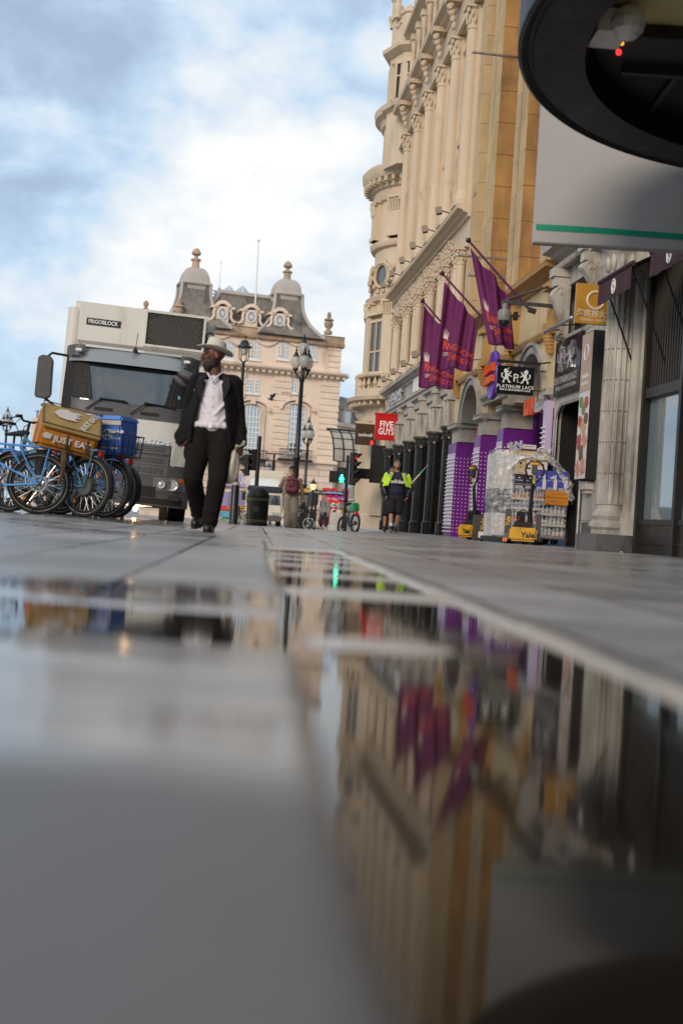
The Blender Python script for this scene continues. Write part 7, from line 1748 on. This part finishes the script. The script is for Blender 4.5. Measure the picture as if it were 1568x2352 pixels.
bpk = empty('backpack', 'red and blue patterned backpack on the back of the beige walker', 'backpack', p+V(.01,-.15,1.0), 0)
RBK = mat('backpack_red', (.26,.055,.06), .75, var=.7, scale=14, bump=.015, bscale=14, dirt=((.07,.05,.13), 7, .50, .66))
m = MB(); m.cap(V(-.07,-.04,.10),V(-.06,-.04,.34),.12,.10,12,.8,(0,1,0)); m.cap(V(.07,-.04,.10),V(.06,-.04,.34),.12,.10,12,.8,(0,1,0)); m.cap(V(0,-.05,.12),V(0,-.05,.36),.125,.11,12,.85,(0,1,0)); remesh(m, 'bag_body', RBK, .011, bpk, 3)
m = MB(); m.cap(V(-.07,-.13,.08),V(.07,-.13,.08),.075,.075,12,.7,(0,1,0)); m.cap(V(-.07,-.12,.14),V(.07,-.12,.14),.06,.06,10,.7,(0,1,0)); remesh(m, 'front_pocket', RBK, .010, bpk, 2)
for sx in (-1,1): m = MB(); m.path([(sx*.05,-.02,.45),(sx*.09,.05,.46),(sx*.13,.13,.40),(sx*.13,.12,.2)],.02,6); m.build('strap', BLACKM, bpk)
m = MB(); m.path([(-.09,-.155,.20),(0,-.175,.175),(.09,-.155,.20)],.006,5); m.path([(-.13,-.10,.33),(0,-.16,.37),(.13,-.10,.33)],.006,5); m.path([(-.02,-.02,.47),(0,-.03,.50),(.02,-.02,.47)],.008,5); m.build('zip_lines', BLACKM, bpk)
# ---- walker in the grey hoodie
p = at(741, 1215, 51); p.z = gz(p.x, 51)
t, J, tp_ = walker('person in grey zip hoodie and dark cropped trousers by the red hoarding', p, radians(-35), dict(head=(0,-.02,1.60), face=(.55,-.9,0), neck=(0,.03,1.44), shL=(-.18,.02,1.37), shR=(.18,.02,1.37), elL=(-.24,.03,1.10), elR=(.23,.06,1.09), wrL=(-.16,-.12,.92), wrR=(.25,.0,.84), hipL=(-.1,0,.87), hipR=(.1,0,.87), knL=(-.12,-.06,.48), knR=(.12,.04,.48), anL=(-.14,.10,.10), anR=(.15,.0,.10), toeL=(-.15,-.06,.05), toeR=(.16,-.16,.05)),
    SKIN, 'hoodie', mat('grey_hoodie',(.23,.21,.20),.8,var=.15,scale=8,bump=.02,bscale=10), 'cropped_trousers', mat('navy_crop',(.018,.015,.03),.8,var=.2), SOLEW, mat('hair_brown',(.05,.028,.016),.7,var=.3,scale=60), dict(sleeves=.97, grow=.025, legs=(.11,.09,.08,.42), vox=.011))
m = MB(); m.path([(-.10,-.10,1.44),(-.12,-.13,1.3),(-.13,-.08,1.15)],.016,6); m.path([(.10,-.10,1.44),(.12,-.13,1.3),(.13,-.08,1.15)],.016,6); m.build('rucksack_straps', BLACKM, tp_); m = MB(); m.tube((0,-.125,1.40),(0,-.125,1.0),.006,n=5); m.build('zip', BLACKM, tp_)
# ---- bicycles by the crossing, cyclist, green hire bicycle, pigeon
def smallbike(loc, rz, label, col, group=None, tyre=None):
    t = empty('bicycle', label, 'bicycle', loc, rz, group); R = .34
    for x in (0,-1.06):
        m = MB(); m.torus((x,0,R),R-.025,.025,28,6); w_ = m.build('wheel', RUBBER, t, smooth=50)
        m = MB(); m.torus((x,0,R),R-.06,.016,28,5); m.build('rim', tyre or LETTER, w_)
        m = MB()
        for k in range(14): m.tube((x,0,R),(x+(R-.06)*cos(k*pi/7),0,R+(R-.06)*sin(k*pi/7)),.004,n=3)
        m.build('spokes', SPOKE, w_)
    m = MB(); bb = (-.46,0,.28)
    for a, b in ((bb,(-.62,0,.78)),(bb,(-.95,0,.70)),((-.6,0,.66),(-.93,0,.80)),((-.92,0,.86),(-1.06,0,R)),(bb,(0,0,R)),((-.6,0,.64),(0,0,R))): m.tube(a, b, .02, n=6)
    m.build('frame', col, t, smooth=50)
    m = MB(); m.cap((-.72,0,.90),(-.50,0,.92),.035,.07,10,.5,(0,0,1)); m.tube((-.62,0,.76),(-.61,0,.9),.015,n=6); m.build('saddle', BLACKM, t, smooth=60)
    m = MB(); m.path([(-.82,-.3,1.02),(-.93,-.1,1.0),(-.93,.1,1.0),(-.82,.3,1.02)],.016,6); m.tube((-.92,0,.84),(-.93,0,1.0),.018,n=6); m.build('handlebar', BLACKM, t)
    m = MB(); m.path([(-.45,-.07,.74),(.16,-.07,.74),(.16,.07,.74),(-.45,.07,.74)],.012,5,closed=True); m.tube((.08,0,.74),(0,0,R),.01,n=5); m.build('rack', BLACKM, t)
    return t
smallbike(gp(709, 55)+V(.0,0,0), radians(6), 'black bicycle with pale rims crossing behind the backpack walker', BLACK)
smallbike(gp(566, 58), radians(-60), 'black bicycle locked left of the litter bin', BLACK, None, RIMM)
p = gp(697, 55.2); t, J, tp_ = walker('person in black clothes on a bicycle behind the backpack walker', p+V(0,.0,0), radians(-85), dict(head=(0,-.18,1.58), face=(.1,-1,-.1), neck=(0,-.10,1.42), shL=(-.18,-.06,1.34), shR=(.18,-.06,1.34), elL=(-.24,-.2,1.12), elR=(.24,-.2,1.12), wrL=(-.2,-.40,1.05), wrR=(.2,-.40,1.05), hipL=(-.1,.12,.93), hipR=(.1,.12,.93), knL=(-.11,-.18,.62), knR=(.11,-.05,.50), anL=(-.11,-.05,.28), anR=(.11,.10,.14), toeL=(-.11,-.20,.24), toeR=(.11,-.06,.08)),
    SKIN, 'coat', BLACKM, 'trousers', BLACKM, TRAINER, HAIRB, dict(sleeves=.97, grow=.03, legs=(.11,.085,.07,.97), vox=.011))
g_ = gp(817, 37.0); t = empty('hire_bicycle', 'green and black electric hire bicycle parked by the traffic signal', 'bicycle', g_, rot=(0, radians(-8), radians(-66)))
GRN = mat('hire_green', (.02,.22,.07), .35, var=.1)
for x in (0,-1.05):
    m = MB(); m.torus((x,0,.34),.305,.042,32,8); w_ = m.build('wheel', RUBBER, t, smooth=50); m = MB(); m.torus((x,0,.34),.255,.014,28,5); m.lathe([(0,-.05),(.07,-.05),(.07,.05),(0,.05)],14,M=T3((x,0,.34))@RX(90)); m.build('rim', DSTEEL, w_)
    m = MB(); 
    for k in range(12): m.tube((x,0,.34),(x+.26*cos(k*pi/6),0,.34+.26*sin(k*pi/6)),.004,n=3)
    m.build('spokes', SPOKE, w_)
m = MB(); m.path([(0,0,.34),(-.45,0,.30),(-.88,0,.82)],.045,8); m.tube((-.45,0,.3),(-.55,0,.82),.03,n=8); m.path([(-.88,0,.86),(-.95,0,.6),(-1.05,.0,.34)],.035,6); m.build('frame', BLACK, t, smooth=50)
m = MB(); m.box(-.30,.12,-.10,.10,.70,1.0); m.build('rear_cover', GRN, t, bevel=.04)
m = MB(); m.box(.02,.14,-.05,.05,.62,.70); m.build('tail_light', mat('tail_red',(.6,.01,.01),.3,var=0,emit=.3), t)
m = MB(); m.cap((-.66,0,1.02),(-.45,0,1.04),.05,.09,10,.5,(0,0,1)); m.build('saddle', BLACKM, t, smooth=60)
m = MB(); m.tube((-.88,0,.85),(-.84,0,1.18),.025,n=6); m.path([(-.70,-.32,1.2),(-.82,-.12,1.18),(-.82,.12,1.18),(-.70,.32,1.2)],.02,6); m.build('handlebar', BLACK, t)
m = MB(); m.box(-1.15,-.92,-.14,.14,.92,1.14); m.build('front_basket', mat('basket_grey',(.3,.3,.3),.5), t, bevel=.02)
p = at(623, 918, 60); t = empty('pigeon', 'dark pigeon flying before the domed building', 'bird', p, radians(25)); m = MB(); m.ball((0,0,0),(.16,.065,.06),10); m.ball((-.16,0,.05),(.05,.04,.04),8); m.cap((.1,0,0),(.28,0,-.02),.04,.05,8,.3,(0,0,1)); remesh(m, 'body', mat('pigeon_grey',(.05,.05,.055),.7,var=.3,scale=20), .015, t, 2)
for sy in (-1,1): m = MB(); m.add([(-.08,0,.03),(.06,0,.03),(.16,sy*.18,.22),(.10,sy*.28,.34),(.0,sy*.2,.28)],[(0,1,2,3,4)]); w_ = m.build('wing', mat('pigeon_grey',(.05,.05,.055)), t); w_.modifiers.new('s','SOLIDIFY').thickness = .015

p = at(1430, 1272, 15.2); t = tag(MB().sheet(lambda s,q: (.09*(s-.5), .06*(q-.5), .012*sin(s*5)*q+.004), 8, 6).build('paper_scrap', LETTER, loc=(p.x, 15.2, gz(p.x, 15.2)+.002)), 'crumpled white paper scrap on the paving by the tiled column', 'litter')
# ------------------------------------------------------------------ loaded pallet and trucks
PY = 19.2; PO = at(1213, 1249, PY); PO.z = gz(PO.x, PY)
def px2(X, Y): return ((X-925)*.00193, (1512-Y)*.00193)
t = empty('pallet', 'blue painted wooden pallet carrying the wrapped drinks load', 'pallet', PO, radians(2))
BPAL = mat('pallet_blue', (.035,.07,.16), .75, var=.35, scale=8, bump=.006, bscale=20)
for y in (0.0,.5,1.0):
    for x in (-.6,0,.5): m = MB(); m.box(x,x+.12,y,y+.12,.02,.10); m.build('block', BPAL, t, bevel=.004)
for k in range(7): m = MB(); m.box(-.62,.64,.0+.17*k,.11+.17*k,.10,.125); m.build('deck_board', BPAL, t, bevel=.003)
for y in (0,.5,1.0): m = MB(); m.box(-.62,.64,y,y+.12,0,.02); m.build('bottom_board', BPAL, t, bevel=.003)
def cbox(X0, Y0, X1, Y1, dep, mt, label, y=0, deco=None, name='carton'):
    (x0, z1), (x1, z0) = px2(X0, Y0), px2(X1, Y1)
    p = T3(PO)@RZ(2)@Vector(((x0+x1)/2, y, z0)); t = empty(name, label, 'box', p, radians(2), 'boxes on the wrapped pallet')
    w = (x1-x0)/2-.003; h = z1-z0-.003
    m = MB(); m.box(-w,w,0,dep,0,h); b = m.build('body', mt, t, bevel=.005)
    m = MB(); m.box(-w+.004,w-.004,-.0022,0,h*.52-.006,h*.52+.006) if deco == 'seam' else None
    if deco == 'seam': m.build('tape', mat('brown_tape',(.25,.13,.05),.4), t)
    return t, w, h
CREAMB = mat('cream_carton', (.52,.38,.20), .8, var=.08); WHB = mat('white_carton', (.62,.58,.56), .7, var=.05); NAVY = mat('navy_carton', (.018,.018,.04), .6, var=.15); BLB = mat('blue_carton', (.055,.065,.36), .5, var=.1); ORB = mat('orange_carton', (.62,.22,.02), .6, var=.08)
PRW = mat('print_white', (.62,.60,.60), .5, var=0); PRB = mat('print_black', (.02,.02,.02), .6, var=0)
def barcode(t, x0, x1, z0, z1):
    m = MB(); m.box(x0,x1,-.003,-.0005,z0,z1); l = m.build('barcode_label', PRW, t)
    m = MB(); rnd = random.Random(int(x0*999)); x = x0+.006
    while x < x1-.008: w = rnd.choice((.003,.005,.007)); m.box(x,x+w,-.0042,-.003,z0+.006,z1-.006); x += w+.005
    m.build('barcode', PRB, l)
b, w, h = cbox(765,790,860,905,.3,CREAMB,'cream carton with a barcode, on the navy cartons'); barcode(b,-w+.03,w-.03,.01,.05); m = MB(); m.box(-.003,.003,-.002,0,h*.45,h*.8); m.box(-w+.02,w-.02,-.002,0,h*.60,h*.615); m.box(-.02,.02,-.003,0,h-.05,h-.015); m.build('print', PRB, b)
b, w, h = cbox(862,760,952,908,.3,WHB,'white carton with dark red emblem beside the cream carton'); m = MB(); m.lathe([(0,0),(.028,0),(.028,.002),(0,.003)],16,M=T3((0,-.0005,h-.05))@RX(90)); m.build('emblem', mat('dark_red_print',(.3,.02,.02),.5,var=0), b); m = MB(); m.text('BACARDI', faceS((0,-.002,h-.105)), .045, .001); m.box(-w+.01,-.01,-.002,0,.10,.13); m.box(.01,w-.01,-.002,0,.05,.13); m.build('print', PRB, b)
b, w, h = cbox(954,785,1050,856,.3,WHB,'low white carton with tan bird print beside the blue cartons'); m = MB(); m.ball((.01,-.002,h*.55),(.03,.002,.018),8); m.ball((-.04,-.002,h*.5),(.012,.002,.02),6); m.build('print', mat('tan_print',(.4,.15,.05),.6,var=0), b)
for i, (a, c) in enumerate(((762,855),(856,950))):
    b, w, h = cbox(a,910,c,1030,.3,NAVY,('left navy drinks carton with white print under the cream carton','right navy drinks carton with white print behind the jack handle')[i]); barcode(b,-w+.02,w-.02,.012,.05); m = MB(); m.text('6 x 70cl BOTTLES', faceS((0,-.001,.075)), .026, .001); m.text('VODKA', faceS((0,-.001,h-.09)), .036, .001); m.ball((0,-.001,h-.045),(.02,.002,.01),6); m.build('print', PRW, b)
for i, (a, c) in enumerate(((953,1048),(1050,1145),(1147,1240))):
    b, w, h = cbox(a,858,c,1030,.3,BLB,('left blue vodka carton with a white bird in flight','middle blue vodka carton printed with white bottles','right blue vodka carton at the loose wrap edge')[i]); m = MB(); k = 1 if i == 1 else 0
    m.add([(-.05,-.001,h*.72),(-.01,-.001,h*.66),(.02,-.001,h*.80),(.035,-.001,h*.68),(.07,-.001,h*.66),(.02,-.001,h*.60),(-.02,-.001,h*.58)],[(0,1,2,3,4,5,6)]); m.text('GREY GOOSE', faceS((0,-.002,h*.5)), .030, .001); 
    if i != 2: m.lathe([(0.03,0),(.03,.14),(.012,.19),(.012,.25),(0,.25)],10,M=T3((w-.03,.0,.01))@Matrix.Diagonal((1,.08,1,1)))
    m.build('print', PRW, b); barcode(b,-w+.02,w-.07,.01,.045)
for i, (a, c) in enumerate(((1030,1092),(1094,1156))):
    b, w, h = cbox(1046,a,1250,c,.32,ORB,('upper orange carton under the blue vodka cartons','lower orange carton on the clear bottle packs')[i], -.03); m = MB(); m.text('HANDLE WITH CARE', faceS((0,-.001,h*.5)), .026, .001); m.box(-w+.02,-w+.04,-.002,0,.01,.03); m.build('print', mat('brown_print',(.25,.09,.02),.6,var=0), b)
b, w, h = cbox(826,637,952,676,.25,WHB,'flat white carton with small print on top of the load', .1); m = MB(); m.text('GLASSWARE', faceS((0,-.001,h*.55)), .03, .001); m.build('print', PRB, b)
b, w, h = cbox(700,690,1080,786,.9,CREAMB,'wide brown carton layer under the top wrap', .16)
b, w, h = cbox(600,720,760,1040,.9,WHB,'white upper stack behind dense wrap on the left of the pallet', .10)
b, w, h = cbox(600,1042,760,1250,.9,NAVY,'dark middle stack behind dense wrap on the left of the pallet', .10)
b, w, h = cbox(600,1252,760,1460,.9,WHB,'white bottom stack behind dense wrap on the left of the pallet', .10)
b, w, h = cbox(760,800,1235,1450,.6,NAVY,'dark inner cartons behind the front row of drinks', .34)
GLB = mat('clear_bottle', (.35,.36,.36), .12, var=.1, alpha=.75); CAPS = mat('bottle_cap', (.10,.13,.25), .4, var=0); LBL = [mat('label_pink',(.55,.18,.22),.5,var=.2), mat('label_orange',(.6,.26,.06),.5,var=.3), mat('label_blue',(.06,.10,.30),.5,var=.2), mat('label_white',(.55,.53,.5),.5,var=.1), mat('label_red',(.45,.05,.04),.5,var=.2)]
TRAY = mat('tray_card', (.55,.48,.38), .7, var=.1)
def pack(X0, Y0, X1, Y1, n, lab, label, mt=None):
    (x0, z1), (x1, z0) = px2(X0, Y0), px2(X1, Y1); h = z1-z0; w = x1-x0; r = w/n/2*.94
    p = T3(PO)@RZ(2)@Vector(((x0+x1)/2, 0, z0)); t = empty('bottle_pack', label, 'bottle pack', p, radians(2), 'bottle packs on the wrapped pallet')
    m = MB(); m.box(-w/2,w/2,-.004,.3,0,h*.22); m.build('tray', mt or TRAY, t, bevel=.003)
    for k in range(n):
        x = -w/2+w*(k+.5)/n
        m = MB(); m.lathe([(r,.02),(r,h*.62),(r*.55,h*.78),(r*.36,h*.84),(r*.36,h*.93)],10,(x,r+.01,0)); bo = m.build('bottle', GLB, t, smooth=40)
        m = MB(); m.lathe([(r*1.01,h*.28),(r*1.01,h*.55)],10,(x,r+.01,0)); m.build('label', lab, bo, smooth=60)
        m = MB(); m.lathe([(r*.42,h*.91),(r*.42,h*.985),(0,h*.99)],8,(x,r+.01,0)); m.build('cap', CAPS, bo)
    return t
pack(748,1036,905,1128,5,LBL[1],'orange labelled bottle pack under the navy cartons'); pack(945,1036,1040,1128,4,LBL[0],'pink labelled bottle pack left of the orange cartons')
pack(748,1130,1018,1212,8,LBL[2],'blue labelled bottle pack in the middle of the load'); pack(1020,1158,1236,1252,6,LBL[3],'clear bottle pack directly under the orange cartons')
pack(748,1214,1015,1332,7,LBL[0],'pink labelled bottle pack behind the jack shaft', mat('tray_pink',(.5,.2,.22),.7)); pack(1018,1254,1234,1346,6,LBL[3],'clear bottle pack in the lower right of the load')
pack(748,1334,1012,1448,6,LBL[4],'red labelled bottle pack at the bottom of the load'); pack(1015,1348,1232,1448,6,LBL[3],'clear bottle pack at the bottom right of the load', mat('tray_brown',(.3,.13,.07),.7))
# stretch film
fm = bpy.data.materials.new('stretch_film'); fm.use_nodes = True; nt = fm.node_tree; N = nt.nodes; L = nt.links; b = N['Principled BSDF']
b.inputs['Base Color'].default_value = (.72,.72,.74,1); b.inputs['Roughness'].default_value = .16; b.inputs['Specular IOR Level'].default_value = .9
tcn = N.new('ShaderNodeTexCoord'); mp = N.new('ShaderNodeMapping'); mp.inputs['Scale'].default_value = (3,3,7); mp.inputs['Rotation'].default_value = (.3,.8,.4); L.new(tcn.outputs['Object'], mp.inputs[0])
nz = N.new('ShaderNodeTexNoise'); nz.inputs['Scale'].default_value = 2.6; nz.inputs['Detail'].default_value = 7; nz.inputs['Roughness'].default_value = .7; L.new(mp.outputs[0], nz.inputs['Vector'])
mr_ = N.new('ShaderNodeMapRange'); mr_.inputs[1].default_value = .40; mr_.inputs[2].default_value = .72; mr_.inputs[3].default_value = .10; mr_.inputs[4].default_value = .85; L.new(nz.outputs[0], mr_.inputs[0]); L.new(mr_.outputs[0], b.inputs['Alpha'])
bpn = N.new('ShaderNodeBump'); bpn.inputs['Strength'].default_value = .7; bpn.inputs['Distance'].default_value = .014; L.new(nz.outputs[0], bpn.inputs['Height']); L.new(bpn.outputs[0], b.inputs['Normal'])
fm2 = fm.copy(); fm2.name = 'dense_stretch_film'
for n_ in fm2.node_tree.nodes:
    if n_.type == 'MAP_RANGE': n_.inputs[3].default_value = .12; n_.inputs[4].default_value = .80
fw_ = empty('stretch_wrap', 'crumpled clear stretch film draped over the drinks pallet', 'plastic wrap', PO, radians(2))
def P3(X, Y, y): x, z = px2(X, Y); return Vector((x, y, z))
def nzv(p, s, a): return Vector((noise.noise(p*s), noise.noise(p*s+Vector((7,3,1))), noise.noise(p*s+Vector((1,9,4)))))*a
m = MB()          # left column wrap, around front and left side
def colw(s, t):
    X = 578+190*min(1,s*1.6) if s < .62 else 768; Y = 700+765*t
    y = (.62-.62*min(1,s/.35)) if s < .35 else -.015
    X = 578 if s < .35 else 578+190*((s-.35)/.65)
    p = P3(X+12*sin(t*9), Y, y); return p+nzv(Vector((p.x*1.6,p.y*1.6,p.z*.7)), 9, .022)+nzv(Vector((p.x*2,p.y*2,p.z*.5)), 22, .010)
m.sheet(colw, 40, 90); m.build('dense_wrap', fm2, fw_, smooth=70)
m = MB()
def lerpk(ks, s):
    k = s*(len(ks)-1); i = min(int(k), len(ks)-2); f = k-i
    return [ks[i][j]*(1-f)+ks[i+1][j]*f for j in range(len(ks[0]))]
def top(s, t):     # veil over the top and down the right: outer edge to inner edge
    X0, Y0, y0, X1, Y1, y1 = lerpk([(685,690,.35,690,880,-.03),(760,664,.35,745,850,-.03),(850,676,.35,790,790,-.04),(960,684,.35,900,755,-.06),(1060,688,.32,1040,770,-.07),(1125,735,.25,1110,830,-.08),(1195,815,.15,1165,930,-.08),(1248,858,.05,1200,1010,-.09),(1280,960,.02,1235,1080,-.09),(1304,1090,.0,1262,1120,-.09),(1290,1140,.0,1280,1142,-.08)], s)
    q = sin(t*pi/2); p = P3(X0+(X1-X0)*t, Y0+(Y1-Y0)*t, y0+(y1-y0)*q)
    return p+nzv(p, 8, .028)+nzv(p, 22, .016)
m.sheet(top, 120, 30)
fm4 = fm.copy(); fm4.name = 'milky_stretch_film'
for n_ in fm4.node_tree.nodes:
    if n_.type == 'MAP_RANGE': n_.inputs[1].default_value = .34; n_.inputs[2].default_value = .62; n_.inputs[3].default_value = .22; n_.inputs[4].default_value = .92
m.build('draped_wrap', fm4, fw_, smooth=70)
m = MB()
def frontw(s, t):
    p = P3(740+500*s, 1020+430*t, -.012); return p+nzv(p, 11, .008)
m.sheet(frontw, 50, 50)
fm3 = fm.copy(); fm3.name = 'thin_stretch_film'
for n_ in fm3.node_tree.nodes:
    if n_.type == 'MAP_RANGE': n_.inputs[1].default_value = .44; n_.inputs[3].default_value = .04; n_.inputs[4].default_value = .7
m.build('thin_wrap', fm3, fw_, smooth=70)
m = MB(); rnd = random.Random(8)
for (X, Y) in ((740,648),(800,640),(1000,680),(1050,690),(720,670)):
    for k in range(3):
        c = P3(X+rnd.uniform(-20,20), Y+rnd.uniform(-6,10), rnd.uniform(.0,.3)); 
        m.sheet(lambda s,t: c+Vector(((s-.5)*.12,(t-.5)*.1,.03*sin(s*6+k)))+nzv(c+Vector((s,t,k))*.3, 12, .05), 8, 8)
m.build('loose_ends', fm2, fw_, smooth=70)
# pallet trucks
YEL = mat('truck_yellow', (.62,.33,.01), .4, var=.15, scale=5, dirt=((.10,.07,.03), 5, .55, .7)); GREYP = mat('jack_grey', (.045,.043,.042), .45, var=.2, scale=6)
def jack(loc, rz, label):
    t = empty('pallet_truck', label, 'pallet truck', loc, rz, 'electric pallet trucks')
    m = MB(); m.box(-.22,.22,-.14,.16,.05,.27); m.build('base_cover', YEL, t, bevel=.035)
    m = MB(); m.text('Yale', faceS((.07,-.143,.15)), .12, .002, .004); m.build('lettering', BLACK, t)
    m = MB(); m.box(-.15,.13,-.05,.2,.27,.36); m.box(-.12,.02,0,.2,.36,.52); m.tube((.09,.0,.27),(.09,.0,.42),.03,n=8); m.tube((-.05,-.03,.3),(-.05,-.03,.47),.025,n=8); m.path([(-.1,-.04,.5),(-.02,-.08,.56),(.06,-.04,.5)],.01,5); m.ball((-.1,-.06,.42),(.02,.02,.03),6); m.build('pump_unit', BLACKM, t, bevel=.006)
    m = MB(); m.box(-.11,-.08,-.065,-.05,.38,.44); m.build('red_switch', mat('red_plastic',(.5,.01,.01),.4,var=0), t)
    m = MB(); m.path([(.10,.05,.3),(.09,0,.55),(.10,-.05,.98)],[.05,.032,.028],8); m.build('shaft', BLACK, t, smooth=40)
    m = MB(); c = Vector((.115,-.07,1.14)); pts = [Vector((.10,-.05,.98)),c+Vector((-.10,-.01,-.07)),c+Vector((-.14,-.02,.05)),c+Vector((-.115,-.03,.14)),c+Vector((-.04,-.03,.19)),c+Vector((.05,-.03,.19)),c+Vector((.125,-.03,.14)),c+Vector((.15,-.02,.05)),c+Vector((.11,-.01,-.07)),Vector((.115,-.05,.98))]; m.path(pts,.017,8); m.build('handle_loop', BLACK, t, smooth=60)
    m = MB(); m.box(.07,.16,-.13,-.05,1.12,1.33); m.build('control_head', GREYP, t, bevel=.015)
    m = MB(); m.box(.04,.19,-.14,-.06,1.27,1.31); m.ball((.115,-.1,1.34),(.03,.03,.02),8); m.build('thumb_levers', YEL, t, bevel=.008)
    m = MB(); m.box(.10,.135,-.085,-.075,.98,1.12); m.build('number_plate', mat('plate_yellow',(.65,.5,.02),.4,var=0), t); m = MB(); m.text('75848', basis((0,0,1),(-1,0,0),(0,-1,0),(.118,-.087,1.05)), .035, .001); m.build('lettering', PRB, t)
    m = MB(); m.lathe([(0,-.04),(.07,-.04),(.075,0),(.07,.04),(0,.04)],20,M=T3((.02,-.02,.075))@RY(90)); m.build('drive_wheel', RUBBER, t, smooth=40)
    m = MB(); wedge(m,-.30,-.20,[(.0,.06),(.02,.16),(.22,.56),(.32,.56),(.22,.06)],); m.build('mast_plate', GREYP, t, bevel=.008); m = MB(); wedge(m,.2,.28,[(.05,.06),(.07,.16),(.22,.5),(.32,.5),(.22,.06)]); m.build('mast_plate', GREYP, t, bevel=.008)
    m = MB(); m.text('Yale', basis((-.0,.45,.89),(-1,0,0),(0,-.89,.45),(-.25,.11,.36)), .1, .002, .003); m.build('yellow_lettering', YEL, t)
    for x in (-.24,.24): m = MB(); m.box(x-.085,x+.085,.25,1.4,.05,.11); m.build('fork', GREYP, t, bevel=.01)
    m = MB(); m.box(-.32,-.25,-.02,.0,.03,.09); m.build('warning_label', mat('warn_orange',(.7,.2,.02),.4,var=0), t)
    return t
p = at(1199, 1250, 18.2); p.z = gz(p.x, 18.2); jack(p, radians(-8), 'yellow and black pallet truck in front of the wrapped drinks load')
p = at(1078, 1240, 20.6); p.z = gz(p.x, 20.6); jack(p, radians(-62), 'second yellow and black pallet truck turned sideways by the purple pillars')
p = at(1152, 1246, 18.7); t = empty('pallet_truck_forks', 'long low dark steel fork lying under the load beside the front pallet truck', 'forks', (p.x,18.7,gz(p.x,18.7)), radians(4)); m = MB(); m.box(-.36,.14,-.08,.08,.03,.10); m.build('blade', GREYP, t, bevel=.012); m = MB(); m.tube((-.34,-.05,.03),(-.34,.05,.03),.03,n=8); m.build('roller', RUBBER, t)
p = at(1107, 1240, 20.2); t = empty('battery_case', 'dark grey battery case with yellow lettering between the pillars and the load', 'battery case', (p.x,20.2,gz(p.x,20.2)), radians(3)); m = MB(); m.box(-.15,.15,0,.3,0,.46); m.build('case', GREYP, t, bevel=.015); m = MB(); m.text('Yale', basis((0,0,1),(-1,0,0),(0,-1,0),(0,-.004,.30)), .13, .002, .003); m.build('lettering', YEL, t); m = MB(); m.box(-.08,.08,-.004,-.001,.05,.16); m.build('data_plate', PRW, t)
